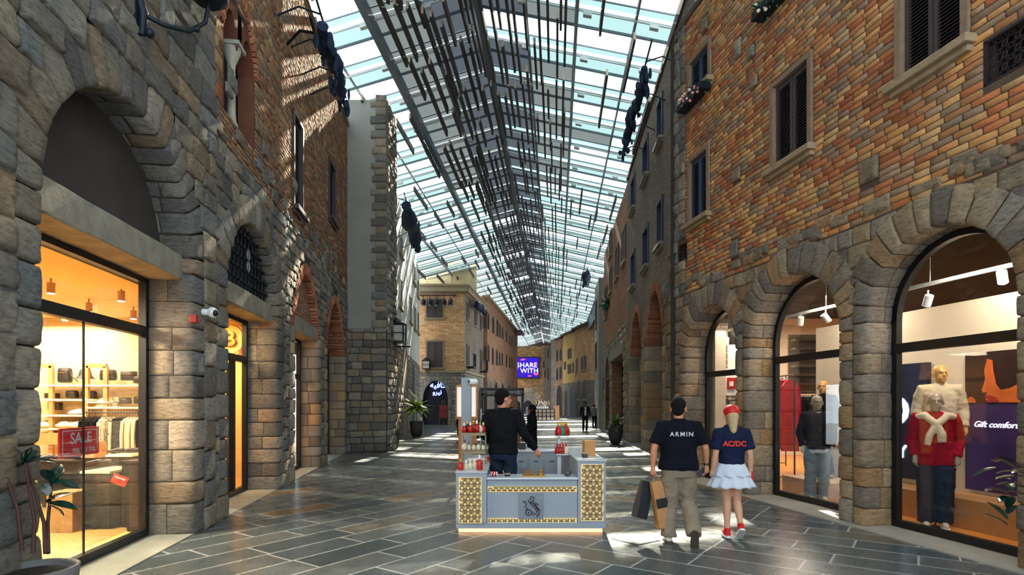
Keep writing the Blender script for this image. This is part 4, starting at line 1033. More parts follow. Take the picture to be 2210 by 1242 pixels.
# ================================================================= RIGHT SHOP INTERIOR
M_OAK = mat('oak_floor', s2l(206, 132, 54), .35, var=.15, nscale=3)
M_BLKC = mat('black_ceiling', (.010, .011, .014), .9)
WP8 = Wall(8.05, -.179, sgn=-1); WQ = Wall(7.3, -.179, sgn=-1); WM = Wall(6.3, -.179, sgn=-1)
g0_, g1_ = WR.P(sr(4.0), 0, -.44), WR.P(sr(13.2), 0, -.44)
shopR = [(g1_.x, g1_.y), (g0_.x, g0_.y), (14, 4.2), (14, 19), (6.0, 19), (6.0, 14.0)]
floorpoly('floor_shop_4', shopR, .016, M_OAK); floorpoly('ceiling_shop_4', shopR, 4.6, M_BLKC, .08)
def Ysr(W, y): return W.sY(y)
mb = MB(); WP8.box(mb, WP8.sY(4.2), WP8.sY(11.3), .0, 3.19, -.12, 0); obj('wall_display', mb, M_CREAM, kind='structure')
mb = MB(); mb.box((10, 18.9, 2.3), (8, .1, 4.6)); obj('wall_shop_back', mb, M_CREAM, kind='structure')
mb = MB(); mb.box((13.9, 11.5, 2.3), (.1, 15, 4.6)); obj('wall_shop_side', mb, M_CREAM, kind='structure')
mb = MB(); mb.box((9.85, 4.25, 2.3), (8.2, .1, 4.6)); obj('wall_shop_near_right', mb, M_CREAM, kind='structure')
mb = MB(); mb.box((6.0, 16.3, 2.3), (.1, 5.4, 4.6)); obj('wall_shop_street', mb, M_CREAM, kind='structure')
mb = MB(); WP8.box(mb, WP8.sY(4.4), WP8.sY(9.6), .016, .42, .0, .62); obj('display_platform', mb, mat('oak_veneer', s2l(176, 130, 84), .5, var=.1), label='low oak display platform behind the right shop glass, under the poster', cat='platform')
mb = MB(); mb.box((5.35, 13.32, 1.55), (1.7, .08, 3.05)); obj('wall_shop_party_3', mb, M_CREAM, kind='structure')
mb = MB(); mb.box((4.72, 13.05, 1.7), (.24, .3, 3.3)); obj('display_column', mb, M_CREAM, label='cream square column just inside the smallest right-hand arch', cat='column')
mb = MB(); WP8.box(mb, WP8.sY(9.95), WP8.sY(11.15), .016, .32, .1, .85); obj('display_plinth', mb, mat('beige_plinth', s2l(206, 176, 150), .6), label='low beige plinth under the black-clothed mannequin', cat='plinth')
# ================================================================= STREET FURNITURE
M_KGREY = mat('kiosk_grey_lacquer', s2l(140, 152, 166), .4, var=.03)
M_KTOP = mat('kiosk_top', s2l(188, 200, 212), .25, var=.03)
M_FRET = mat('fret_bronze', s2l(52, 34, 26), .5, .2)
M_CREAMG = mat('fret_backlit_cream', s2l(220, 196, 140), .6, var=.02, emit=s2l(255, 214, 140), estr=.06)
M_WHITEP = mat('white_plastic', s2l(225, 228, 228), .4, var=.03)
M_CARD = mat('cardboard', s2l(186, 138, 84), .8, var=.1)
KY = 7.5
def kb(mb, x0, x1, y0, y1, z0, z1): return mb.box(((x0+x1)/2, (y0+y1)/2, (z0+z1)/2), (x1-x0, y1-y0, z1-z0))
kx = lambda px, Y=KY: (px-1105)/F*Y
kz = lambda py, Y=KY: HC+(872-py)/F*Y
KR = root('kiosk_counter', (.25, 8.3, 0), 'pale grey sales kiosk with gold fretwork panels in the middle of the street', 'kiosk')
x0, x1, x2, x3 = kx(984), kx(1047), kx(1249), kx(1308)
mb = MB(); kb(mb, x0, x3, KY+.02, KY+.42, .05, .13); kb(mb, x0, x1+.02, KY, KY+2.4, .13, kz(1021)); obj('side_cabinet', mb, M_KGREY, KR, bevel=.006)
mb = MB(); kb(mb, x2-.01, x3, KY+.02, KY+2.4, .13, kz(996)); obj('side_cabinet', mb, M_KGREY, KR, bevel=.006)
mb = MB(); kb(mb, x1+.025, x2-.015, KY+.04, KY+.36, .13, .70); obj('front_panel', mb, M_KGREY, KR)
xe0, xe1 = kx(1119), kx(1173)
mb = MB(); kb(mb, xe0, xe1, KY+.025, KY+.05, kz(1122), kz(1066)); obj('emblem_panel', mb, mat('emblem_grey', s2l(116, 128, 142), .4), KR, bevel=.003)
mb = MB(); kb(mb, x1+.02, x2-.01, KY+.0, KY+.40, .70, .725); obj('counter_top', mb, M_KTOP, KR, bevel=.004)
mb = MB(); kb(mb, x0-.01, x1+.03, KY-.01, KY+2.4, kz(1021), kz(1021)+.012); kb(mb, x2-.02, x3+.01, KY, KY+2.4, kz(996), kz(996)+.012); obj('cabinet_top', mb, M_KTOP, KR)
mb = MB(); kb(mb, x0+.03, x3-.04, KY+.05, KY+.4, .0, .05); obj('light_strip', mb, mat_emit('warm_strip', (1, .55, .25), .8), KR, label='glowing warm light strip under the kiosk')
def fret(x0, x1, z0, z1, y, name, cell=.083):
    mb = MB(); kb(mb, x0, x1, y-.006, y+.002, z0, z1); p = obj(name, mb, M_CREAMG, KR)
    mb = MB(); dx = cell; dz = cell*.866; r = cell*.5; j = 0; z = z0+.01
    while z < z1+.02:
        x = x0+(dx/2 if j % 2 else 0)
        while x < x1+.02:
            for k in range(3):
                a0 = PI/2+k*2*PI/3; pts = []
                for i in range(6):
                    th = a0-.95+1.9*i/5; c = (x+r*1.05*math.cos(a0+PI), z+r*1.05*math.sin(a0+PI))
                    X, Z = c[0]+r*1.5*math.cos(th), c[1]+r*1.5*math.sin(th)
                    X, Z = x+(X-x)*.85, z+(Z-z)*.85
                    pts.append((X, Z))
                run = []
                for X, Z in pts:
                    if x0+.008 < X < x1-.008 and z0+.008 < Z < z1-.008: run.append((X, y-.009, Z))
                if len(run) > 1: mb.tube(run, .0052, 4, cap=False)
                e = (x+r*.95*math.cos(a0), z+r*.95*math.sin(a0))
                if x0+.008 < x < x1-.008 and z0+.008 < z < z1-.008 and x0+.008 < e[0] < x1-.008 and z0+.008 < e[1] < z1-.008: mb.tube([(x, y-.009, z), (e[0], y-.009, e[1])], .0045, 4, cap=False)
            x += dx
        z += dz; j += 1
    obj('fretwork', mb, M_FRET, p)
fret(kx(990), kx(1040), kz(1130), kz(1031), KY, 'fret_panel'); fret(kx(1254), kx(1303), kz(1126), kz(1003), KY+.02, 'fret_panel')
fret(x1+.03, x2-.02, kz(1064), kz(1051), KY+.035, 'fret_band', .075); fret(x1+.03, x2-.02, kz(1130), kz(1120), KY+.035, 'fret_band', .075)
mb = MB()
def stroke(pts, r=.006): mb.tube([(kx(1105)+ (p[0]-1105)/F*KY, KY+.018, kz(p[1])) for p in pts], r, 6)
sp_ = [(1147+ (2+.9*i)*math.cos(i*.62), 1078+(2+.9*i)*math.sin(i*.62)) for i in range(0, 9)]
for s_ in ([(1147, 1080), (1144, 1077), (1147, 1072), (1152, 1074), (1152, 1082), (1147, 1086), (1141, 1084)],
           [(1140, 1080), (1146, 1090), (1156, 1100), (1160, 1108)], [(1146, 1084), (1155, 1093), (1163, 1104), (1164, 1112), (1158, 1118)], [(1133, 1086), (1137, 1090), (1133, 1095), (1138, 1098), (1135, 1103)],
           [(1139, 1100), (1145, 1103), (1148, 1109), (1144, 1114), (1137, 1113), (1134, 1108), (1136, 1103), (1141, 1101)], [(1139, 1108), (1141, 1107), (1142, 1109), (1140, 1110)], [(1152, 1086), (1158, 1094), (1165, 1103)], [(1128, 1083), (1131, 1086), (1134, 1082)],
           [(1149, 1113), (1155, 1110), (1160, 1113)], [(1150, 1106), (1152, 1108)], [(1156, 1086), (1159, 1089), (1162, 1092)]):
    stroke(s_)
obj('emblem', mb, M_FRET, KR, label='dark swirling calligraphy emblem with a gold edge')
mb = MB(); kb(mb, kx(996, 9.6), kx(1017, 9.6), 9.55, 9.7, 0, kz(816, 9.6)); obj('post', mb, M_KGREY, KR)
mb = MB(); kb(mb, kx(1106, 9.8), kx(1245, 9.8), 9.7, 10.15, 0, kz(975, 9.8)); obj('rear_counter', mb, M_KGREY, KR, bevel=.004)
mb = MB(); kb(mb, kx(1106, 9.8), kx(1245, 9.8), 9.67, 10.17, kz(975, 9.8), kz(975, 9.8)+.03); obj('rear_top', mb, M_KTOP, KR)
for a, b in ((1112, 1138), (1142, 1172), (1176, 1205)):
    mb = MB(); kb(mb, kx(a, 9.7), kx(b, 9.7), 9.685, 9.70, .12, kz(990, 9.7)); d = obj('drawer', mb, M_KGREY, KR, bevel=.003)
    mb = MB(); mb.tube([(kx((a+b)/2-5, 9.7), 9.672, kz(996, 9.7)), (kx((a+b)/2+5, 9.7), 9.672, kz(996, 9.7))], .006); obj('handle', mb, M_IRON, d)
mb = MB(); kb(mb, kx(1203, 8.6), kx(1211, 8.6), 8.6, 8.68, 0, kz(985, 8.6)); obj('post', mb, M_KTOP, KR)
# side shelf unit with glass shelves (left, towards the back)
SHX0, SHX1 = kx(1000, 8.4), kx(1046, 8.4)
mb = MB()
for z in (1.02, 1.28): kb(mb, SHX0-.02, SHX1+.02, 8.2, 8.5, z-.04, z)
kb(mb, SHX0-.02, SHX0, 8.48, 8.5, .79, 1.28); kb(mb, SHX1, SHX1+.02, 8.48, 8.5, .79, 1.28); obj('display_shelf', mb, mat('bronze_edge', s2l(120, 108, 84), .4, .5), KR)
# camera on the post
cm = root('security_camera', (kx(1016, 9.5), 9.5, kz(824, 9.5)), 'white boxy security camera on top of the grey kiosk post', 'camera')
mb = MB(); c_ = at(1018, 824, 9.5); mb.tube([c_+Vector((-.03, 0, .0)), c_+Vector((.07, -.0, -.005)), c_+Vector((.09, 0, -.02))], [.05, .055, .03], 12); obj('housing', mb, M_WHITEP, cm)
mb = MB(); mb.ell(c_+Vector((-.045, -.045, 0)), (.018, .018, .018)); obj('lens', mb, M_BLACK, cm)
for x, nm in ((991.5, 'left'), (1021, 'right')):
    t_ = root('light_tube', at(x, 862, 11), 'glowing white-orange vertical light %s the grey kiosk post' % ('just left of' if nm == 'left' else 'just right of'), 'lamp')
    mb = MB(); c_ = at(x, 862, 11); kb(mb, c_.x-.045, c_.x+.045, 11, 11.08, 1.45, 2.02); obj('tube', mb, mat_emit('tube_white', (1, .93, .85), .28), t_)
    mb = MB(); kb(mb, c_.x-.075, c_.x+.075, 11.08, 11.16, 1.40, 2.06); kb(mb, c_.x-.03, c_.x+.03, 11.1, 11.16, 0, 1.45); obj('backing', mb, mat('orange_wood', s2l(190, 124, 56), .5), t_)
# goods on the kiosk -------------------------------------------------------
M_RED = mat('red_gloss', s2l(172, 24, 26), .3, var=.05); M_GOLDL = mat('gold_cap', s2l(198, 150, 62), .3, .8, var=.05); M_GRN = mat('green_glass', s2l(14, 130, 104), .25); M_AMB = mat('amber_glass', s2l(128, 62, 30), .2)
M_CLR = mat('pale_glass', s2l(206, 200, 178), .15); M_BRS = mat('old_brass', s2l(150, 112, 44), .35, .7, var=.15)
def bottle(loc, h, m, cap, label, group, sq=False, s_=1.0):
    b = root('perfume_bottle', loc, label, 'bottle', group); mb = MB(); w_ = h*.26*s_
    if sq: mb.lathe(loc, [(w_*.9, 0), (w_, .01), (w_, h*.6), (w_*.8, h*.64), (w_*.3, h*.68), (w_*.3, h*.72)], 4)
    else: mb.lathe(loc, [(w_*.7, 0), (w_*.95, h*.05), (w_, h*.4), (w_*.7, h*.58), (w_*.28, h*.66), (w_*.28, h*.72)], 14)
    obj('flask', mb, m, b); mb = MB(); mb.lathe((loc[0], loc[1], loc[2]+h*.70), [(w_*.34, 0), (w_*.4, h*.04), (w_*.3, h*.12), (w_*.42, h*.2), (w_*.1, h*.3)], 10); obj('stopper', mb, cap, b); return b
bm_ = [M_RED, M_AMB, M_GRN, M_CLR, M_RED, M_BLKF]
lb = {0: 'red', 1: 'amber', 2: 'green', 3: 'clear', 4: 'red', 5: 'black'}
RB2 = random.Random(5)
for row, (z, y) in enumerate(((1.28, 8.33), (1.02, 8.36))):
    for i in range(7 if row == 0 else 5):
        k = RB2.randrange(6); x = SHX0+.02+(SHX1-SHX0-.04)*i/(6 if row == 0 else 4)
        if row == 0: bottle((x, y+RB2.uniform(-.04, .08), z), RB2.uniform(.12, .19), bm_[k], M_GOLDL if i % 2 else M_WHITEP, 'small ornate perfume bottle on the upper kiosk shelf, left of the man', 'perfume bottles on the upper kiosk shelf')
        else: bottle((x, y, z), RB2.uniform(.11, .16), M_CLR, M_AMB, 'pale ornate perfume bottle on the lower kiosk shelf, left of the man', 'pale bottles on the lower kiosk shelf')
zc = kz(1021)+.012
bottle((kx(1035, 7.7), 7.7, zc), .21, M_RED, M_WHITEP, 'tall red bottle with a white cap on the left kiosk cabinet', None, True, .75)
bottle((kx(994, 7.7), 7.7, zc), .15, M_RED, M_GOLDL, 'short red bottle at the outer corner of the left kiosk cabinet', None, True)
for i, x in enumerate((1006, 1014, 1022)): bottle((kx(x, 7.75), 7.75+.1*i, zc), .13, M_CLR, M_WHITEP, 'little clear bottle on the left kiosk cabinet', 'clear bottles on the left kiosk cabinet')
def gbox(name, c, d, m, label, cat, group=None, rz=0, bev=.004): 
    mb = MB(); mb.box(c, d, rz=rz); return obj(name, mb, m, None, loc=(c[0], c[1], c[2]-d[2]/2), label=label, cat=cat, group=group, bevel=bev)
# on the front counter
ct = .725
mb = MB(); mb.ell((kx(1066, 7.66), 7.66, ct+.033), (.052, .05, .034)); vb = root('candle_bowl', (kx(1066, 7.66), 7.66, ct), 'round red and white patterned bowl on the kiosk counter, beside the man\'s leg', 'bowl'); obj('bowl', mb, M_RED, vb)
mb = MB(); 
for k in range(8):
    a = k*PI/4; mb.tube([(kx(1066, 7.66)+.054*math.cos(a), 7.66+.052*math.sin(a), ct+.015), (kx(1066, 7.66)+.04*math.cos(a+.3), 7.66+.038*math.sin(a+.3), ct+.058)], .007, 5)
obj('white_pattern', mb, M_WHITEP, vb)
jr = root('lidded_jar', (kx(1095, 7.66), 7.66, ct), 'small black jar with a pale band on the kiosk counter', 'jar')
mb = MB(); mb.lathe((kx(1095, 7.66), 7.66, ct), [(.036, 0), (.038, .01), (.038, .03)], 18); obj('jar', mb, M_BLKF, jr); mb = MB(); mb.lathe((kx(1095, 7.66), 7.66, ct+.03), [(.037, 0), (.037, .008)], 18); obj('band', mb, M_WHITEP, jr); mb = MB(); mb.lathe((kx(1095, 7.66), 7.66, ct+.038), [(.04, 0), (.04, .016), (.03, .02)], 18); obj('lid', mb, M_BLKF, jr)
gb = root('glass_paperweight', (kx(1225, 7.66), 7.66, ct), 'round dark glass ornament at the right end of the kiosk counter', 'ornament')
mb = MB(); mb.ell((kx(1225, 7.66), 7.66, ct+.04), (.052, .04, .042)); obj('ball', mb, mat('smoky_glass', s2l(64, 68, 76), .12, var=.3, nscale=40), gb)
bs = root('incense_stand', (kx(1150, 7.66), 7.66, ct), 'brass and wood incense stand with a small chest in the centre of the kiosk counter', 'incense stand')
mb = MB(); kb(mb, kx(1127, 7.62), kx(1177, 7.62), 7.6, 7.74, ct, ct+.014); obj('tray', mb, M_BRS, bs)
mb = MB(); kb(mb, kx(1131, 7.64), kx(1152, 7.64), 7.62, 7.70, ct+.014, ct+.05); kb(mb, kx(1133, 7.64), kx(1150, 7.64), 7.63, 7.69, ct+.05, ct+.075); obj('chest', mb, mat('carved_wood', s2l(122, 84, 42), .5, var=.3, nscale=60), bs)
mb = MB(); mb.lathe((kx(1167, 7.66), 7.66, ct+.014), [(.04, 0), (.036, .02), (.02, .03), (.03, .05), (.032, .07), (.022, .08)], 16); obj('burner', mb, M_BRS, bs)
# right cabinet goods
zr = kz(996)+.012
gbox('cardboard_box', (kx(1271, 8.2), 8.2, zr+.11), (.16, .15, .22), M_CARD, 'brown cardboard box standing on the right kiosk cabinet', 'box', rz=.1)
gbox('card_reader', (kx(1262, 7.9), 7.9, zr+.03), (.07, .1, .06), M_BLKF, 'small black card reader on the right kiosk cabinet', 'card reader')
for i, (x, z, k) in enumerate(((1205, 1.22, 0), (1212, 1.22, 2), (1219, 1.22, 0), (1224, 1.22, 1))): bottle((kx(x, 8.62), 8.62+.03*i, z), .2, bm_[k], M_GOLDL, ['red crystal bottle, leftmost on the glass stand right of the man', 'green crystal bottle on the glass stand right of the man', 'red crystal bottle beside the green one on the glass stand', 'amber bottle, last in the row on the glass stand'][i], None)
mb = MB(); kb(mb, kx(1200, 8.6), kx(1228, 8.6), 8.52, 8.8, 1.205, 1.22); kb(mb, kx(1200, 8.6), kx(1228, 8.6), 8.52, 8.8, .93, .945); kb(mb, kx(1204, 8.6), kx(1210, 8.6), 8.62, 8.68, 0, 1.2); obj('glass_stand', mb, M_KTOP, None, loc=(kx(1207, 8.6), 8.65, 0), label='pale two-tier stand carrying coloured bottles, right of the man in the kiosk', cat='stand')
for i in range(4): 
    k = (0, 1, 0, 3)[i]; bottle((kx(1203+6*i, 8.6), 8.6, .945), .16, bm_[k], M_RED, 'small red-topped bottle on the lower tier of the glass stand', 'bottles on the lower tier of the glass stand')
gbox('red_box', (kx(1062, 9.0), 9.0, .62+.0), (.16, .14, .5), M_RED, 'upright dark red box behind the kiosk counter, left of the man', 'box'); 
mb = MB(); kb(mb, kx(1052, 9.2), kx(1102, 9.2), 8.85, 9.5, 0, .37); obj('stock_cabinet', mb, M_KGREY, None, loc=(kx(1077, 9.2), 9.2, 0), label='low grey cabinet inside the kiosk behind the standing man', cat='cabinet')
pr = root('card_printer', (kx(1128, 9.9), 9.9, kz(975, 9.8)+.03), 'small dark gadget with a grey screen on the kiosk rear counter', 'printer'); mb = MB(); c_ = at(1127, 967, 9.9); mb.box((c_.x, 9.9, kz(975, 9.8)+.09), (.12, .1, .12)); obj('body', mb, M_BLKF, pr, bevel=.01)
# ================================================================= POTS AND PLANTS
M_POT = mat('pot_grey', s2l(104, 104, 104), .6, var=.1, nscale=8, bump=.2); M_POTD = mat('pot_dark', s2l(60, 58, 58), .6, var=.1, nscale=8, bump=.2); M_SOIL = mat('soil', s2l(34, 28, 24), .95, bump=.8, bscale=50)
M_LEAFD = mat('rubber_leaf', s2l(22, 56, 46), .18, var=.25, spec=.7); M_LEAFG = mat('fresh_leaf', s2l(150, 176, 70), .5, var=.3, nscale=10); M_LEAFM = mat('mid_leaf', s2l(84, 122, 66), .5, var=.3)
M_STEM = mat('plant_stem', s2l(72, 44, 38), .7, var=.2)
def leaf(mb, base, d, up, ln, wd, curl=.25, n=7):
    d = Vector(d).normalized(); up = Vector(up); s_ = d.cross(up).normalized(); u = s_.cross(d).normalized(); base = Vector(base); vs = []
    for i in range(n+1):
        t = i/n; w_ = wd*math.sin(PI*min(1, t*.96+.04))**.7*(1-.15*t); c = base+d*ln*t-u*curl*ln*t*t
        vs += [c-s_*w_/2+u*w_*.12, c, c+s_*w_/2+u*w_*.12]
    for v in list(vs): vs.append(v-u*.004)
    m_ = (n+1)*3; fs = []
    for i in range(n):
        for j in (0, 1): a = i*3+j; fs.append((a, a+1, a+4, a+3)); fs.append((m_+a+3, m_+a+4, m_+a+1, m_+a))
    mb.add(vs, fs, None, True)
def pot(parent, loc, prof, m, name='pot'):
    mb = MB(); mb.lathe(loc, prof, 32); obj(name, mb, m, parent)
P1 = Vector((-3.46, 4.12, 0))
p = root('potted_rubber_plant', P1, 'dark-leaved rubber plant with bare reddish stems in a round grey pot, at the left corner', 'plant')
pot(p, P1, [(.20, 0), (.235, .15), (.265, .42), (.275, .51), (.258, .515), (.25, .48), (.245, .46), (.01, .46)], M_POT)
mb = MB(); mb.lathe(P1+Vector((0, 0, .455)), [(.24, 0), (.2, .02), (.01, .03)], 24); obj('soil', mb, M_SOIL, p)
mb = MB(); mf = MB()
stems = [((48, 1190), (38, 1100), (10, 1020), (-20, 960)), ((72, 1195), (74, 1120), (62, 1050), (55, 1000)), ((98, 1195), (95, 1130), (75, 1060), (58, 1005)), ((104, 1195), (103, 1130), (108, 1080), (112, 1040))]
tips = []
for i, s_ in enumerate(stems):
    pts = [at(x, y, 4.12+(.05*i if j else 0)) for j, (x, y) in enumerate(s_)]; mb.tube(pts, [.014, .012, .010, .007], 8); tips.append(pts)
obj('stem', mb, M_STEM, p)
for (bx, by, tx, ty, dy, wd) in ((55, 1000, 20, 1012, .1, .09), (55, 1000, -25, 1020, 0, .085), (56, 998, 40, 965, -.05, .10), (56, 998, 68, 968, .1, .1), (58, 1000, 100, 975, .15, .07), (60, 995, 108, 985, -.1, .06), (112, 1040, 130, 1010, .1, .1), (112, 1040, 95, 1010, -.1, .09), (112, 1040, 165, 1045, .05, .10), (112, 1045, 125, 1000, .12, .1), (108, 1080, 150, 1060, .1, .09), (108, 1085, 160, 1090, .0, .08), (106, 1090, 140, 1105, .1, .08), (105, 1085, 118, 1065, -.1, .08), (10, 1020, -10, 1060, .1, .09), (60, 1085, 5, 1098, 0, .10), (104, 1070, 95, 1045, 0, .07), (50, 1000, 60, 960, -.1, .07)):
    a = at(bx, by, 4.2); b = at(tx, ty, 4.2+dy); leaf(mf, a, (b-a), (0, -.35, 1), (b-a).length*1.12, wd, .2)
obj('leaves', mf, M_LEAFD, p)
def frondplant(name, loc, lab, prof, mp_, ph, lm, n, ln, wd, seed, droop=.7):
    loc = Vector(loc); q = root(name, loc, lab, 'plant'); pot(q, loc, prof, mp_); mf = MB(); rr = random.Random(seed)
    mb = MB(); top = loc+Vector((0, 0, ph)); mb.tube([loc+Vector((0, 0, prof[-1][1])), top], .02, 6); obj('stem', mb, M_STEM, q)
    for i in range(n):
        a = rr.uniform(0, 2*PI); e = rr.uniform(-.1, 1.3); leaf(mf, top+Vector((0, 0, rr.uniform(-.15, .05))), (math.cos(a)*math.cos(e), math.sin(a)*math.cos(e), math.sin(e)), (0, 0, 1) if e < 1.2 else (1, 0, 0), ln*rr.uniform(.7, 1.2), wd, droop*rr.uniform(.5, 1.2), 5)
    obj('leaves', mf, lm, q); return q
urn = [(.13, 0), (.2, .05), (.27, .25), (.31, .48), (.28, .72), (.2, .85), (.19, .84), (.15, .78), (.01, .78)]
frondplant('potted_plant', (4.32, 23.8, 0), 'leafy green plant in a dark rounded urn pot, by the grey brick building', urn, M_POTD, .88, M_LEAFM, 60, .42, .09, 3, .35)
tp = [(.16, 0), (.18, .03), (.27, .55), (.29, .68), (.26, .68), (.25, .62), (.01, .62)]
q = frondplant('potted_shrub', (-4.5, 21.6, 0), 'sparse bare-twigged shrub in a dark tapered pot, at the foot of the plastered tower', tp, M_POTD, .8, M_LEAFD, 5, .2, .05, 9)
mb = MB(); rr = random.Random(4)
for i in range(12):
    a = rr.uniform(0, 2*PI); b0 = Vector((-4.5, 21.6, .65)); b1 = b0+Vector((math.cos(a)*.25, math.sin(a)*.2, rr.uniform(.3, .75))); mb.tube([b0, (b0+b1)/2+Vector((.03, 0, .05)), b1], [.014, .009, .004], 5)
obj('twig', mb, M_STEM, q)
frondplant('potted_palm', (-4.93, 29.5, 0), 'bushy lime-green potted plant in a tall pot, in front of the corner house', [(.2, 0), (.3, .1), (.38, .8), (.36, .8), (.3, .7), (.01, .7)], M_POTD, 1.45, M_LEAFG, 80, .72, .17, 6, .8)
# plant beyond the right edge of the picture, leaves reaching in
P2 = Vector((4.75, 4.75, 0)); p = root('potted_rubber_plant', P2, 'dark rubber plant beside the right-hand shop window, leaves reaching in at the edge', 'plant')
pot(p, P2, [(.18, 0), (.22, .15), (.26, .45), (.27, .5), (.24, .5), (.23, .46), (.01, .46)], M_POT); mb = MB(); mf = MB()
for tx, ty in ((2150, 985), (2185, 1010), (2175, 1060)):
    e = at(tx, ty, 5.0); mb.tube([P2+Vector((0, 0, .46)), P2+Vector((-.05, .05, .9)), e], [.014, .011, .006], 6)
    for k in range(7):
        a = rr.uniform(0, 2*PI); leaf(mf, e+Vector((0, 0, -.05*k)), (math.cos(a), math.sin(a)*.6, rr.uniform(-.3, .8)), (0, 0, 1), rr.uniform(.14, .22), .08, .2)
obj('stem', mb, M_STEM, p); obj('leaves', mf, M_LEAFD, p)
# flower boxes under right-hand windows
M_PINK = mat('pink_petal', s2l(232, 150, 150), .6, var=.2); M_WHTF = mat('white_petal', s2l(226, 222, 206), .6); M_GREENB = mat('flower_leaf', s2l(34, 110, 84), .5, var=.4, nscale=20)
def flowerbox(W, a0, a1, z, lab, n=.18, seed=1, sc=1):
    rr = random.Random(seed); c = W.P((a0+a1)/2, z, n); q = root('flower_box', c, lab, 'flower box', kind='thing')
    mb = MB(); W.box(mb, a0, a1, z-.16, z-.02, .05, n+.1); obj('trough', mb, M_IRON, q); mf = MB(); mp_, mw = MB(), MB()
    for i in range(150):
        b = W.P(rr.uniform(a0, a1), z+rr.uniform(-.1, .05), n+rr.uniform(-.08, .08)); d = Vector((rr.uniform(-1, 1), rr.uniform(-1, 1), rr.uniform(-.9, 1))); leaf(mf, b, d, (0, 0, 1) if abs(d.z) < .9 else (1, 0, 0), rr.uniform(.08, .18)*sc, .05*sc, .3, 3)
    for i in range(16):
        b = W.P(rr.uniform(a0, a1), z+rr.uniform(-.2, .16), n+rr.uniform(.05, .15)); (mp_ if i % 3 else mw).ell(b, (.035*sc, .035*sc, .03*sc), 6)
    obj('foliage', mf, M_GREENB, q); obj('pink_blossom', mp_, M_PINK, q); obj('white_blossom', mw, M_WHTF, q)
flowerbox(WR, W2.a0-.05, W2.a1+.05, 8.42, 'flower box with pink blooms under the upper window nearest the building corner, right side', seed=2)
flowerbox(WR, sr(9.25), sr(10.1), 8.6, 'flower box with pink blooms at the top edge above the middle shuttered window, right side', seed=3)
a_ = WB.sz(1313, 650)[0]; flowerbox(WB, a_-.8, a_+.6, WB.sz(1313, 655)[1], 'pale flower box under a window of the reddish brick house, far right side', seed=5, sc=2.4)
# ================================================================= HANGING DRAPED ROPES / GARLANDS
M_GARL = mat('dark_blue_drape', s2l(30, 48, 74), .8, var=.4, nscale=8, bump=.8, bscale=10)
def garland(W, n, a0, a1, z, lab, seed, rad=.15):
    rr = random.Random(seed); q = root('draped_awning', W.P((a0+a1)/2, z, n), lab, 'awning', kind='thing'); mb = MB()
    k = 26; pts = []; rs = []
    for i in range(k):
        t = i/(k-1); pts.append(W.P(a0+(a1-a0)*t, z-.18-.12*math.sin(t*9)+rr.uniform(-.06, .06), n+rr.uniform(-.05, .05))); rs.append(max(.03, rad*(.35+.65*math.sin(PI*min(1, t+.12))**.5)*rr.uniform(.6, 1.2)))
    mb.tube(pts, rs, 9)
    for i in range(40): b = W.P(rr.uniform(a0, a1), z-.3+rr.uniform(-.2, .15), n+rr.uniform(-.15, .15)); mb.ell(b, (rr.uniform(.03, .08), rr.uniform(.03, .08), rr.uniform(.05, .2)), 6)
    obj('bunched_cloth', mb, M_GARL, q); mb = MB(); mb.tube([W.P(a0-.9, z, n), W.P(a1+.2, z, n)], .025, 6); obj('rod', mb, M_IRON, q)
    for t in (.0, .35, .7, 1.0):
        mb = MB(); a = a0+(a1-a0)*t; mb.tube([W.P(a, z-.1, 0), W.P(a, z+.12, n*.5), W.P(a, z, n)], .02, 6); obj('bracket', mb, M_IRON, q)
garland(WA, .85, WA.sY(11.3), WA.sY(14.2), 9.5, 'dark blue bunched awning on a rod high on the left brick wall, near the roof', 1)
garland(WB, .85, WB.sY(15.0), WB.sY(20.2), 10.75, 'dark blue bunched awning on a rod along the top of the grey brick building', 2)
garland(WL3, .85, WL3.sY(23.2), WL3.sY(30), 10.0, 'dark blue bunched awning on a rod at the top of the pale plaster house', 3, .34)
a_, z_ = WB9.sz(1290, 600, .5); garland(WB9, .6, WB9.sY(42), WB9.sY(46), HC+(872-590)/F*43, 'dark bunched awning high on the far pale grey pilaster house', 4, .3)
a_, z_ = WPs.sz(1022, 665, .6); garland(WPs, .6, WPs.sz(1013, 650)[0], WPs.sz(1038, 650)[0]-.6, 10.2, 'dark and white bunched awning under the eaves of the corner house', 5, .26)
# ================================================================= LANTERNS, LAMPS, SMALL WALL THINGS
def lantern(W, px, py, n, sz_, lab, arm=True):
    a, z = W.sz(px, py, n); q = root('wall_lantern', W.P(a, z, n), lab, 'lantern', kind='thing'); c = W.P(a, z, n); mb = MB(); h = sz_; w_ = sz_*.35
    for dx in (-1, 1):
        for dy in (-1, 1): mb.tube([c+Vector((dx*w_, dy*w_, -h*.4)), c+Vector((dx*w_, dy*w_, h*.4))], .018*sz_*2, 5)
    mb.box(c+Vector((0, 0, -h*.42)), (w_*2.3, w_*2.3, .04*sz_)); mb.box(c+Vector((0, 0, h*.42)), (w_*2.3, w_*2.3, .04*sz_)); mb.box(c, (w_*2.2, w_*2.2, .03*sz_)); mb.lathe(c+Vector((0, 0, h*.44)), [(w_*1.2, 0), (w_*.4, h*.25), (.01, h*.3)], 8); obj('cage', mb, M_IRON, q)
    mb = MB(); mb.box(c, (w_*1.7, w_*1.7, h*.7)); obj('lamp_glass', mb, mat('lantern_glass', s2l(190, 190, 176), .3), q)
    if arm: mb = MB(); mb.tube([W.P(a, z-h*.62, 0), W.P(a, z-h*.62, n+.5)], .03, 6); mb.tube([W.P(a, z-h*.9, 0), W.P(a, z-h*.5, n)], .02, 6); obj('bracket', mb, M_IRON, q)
    return q
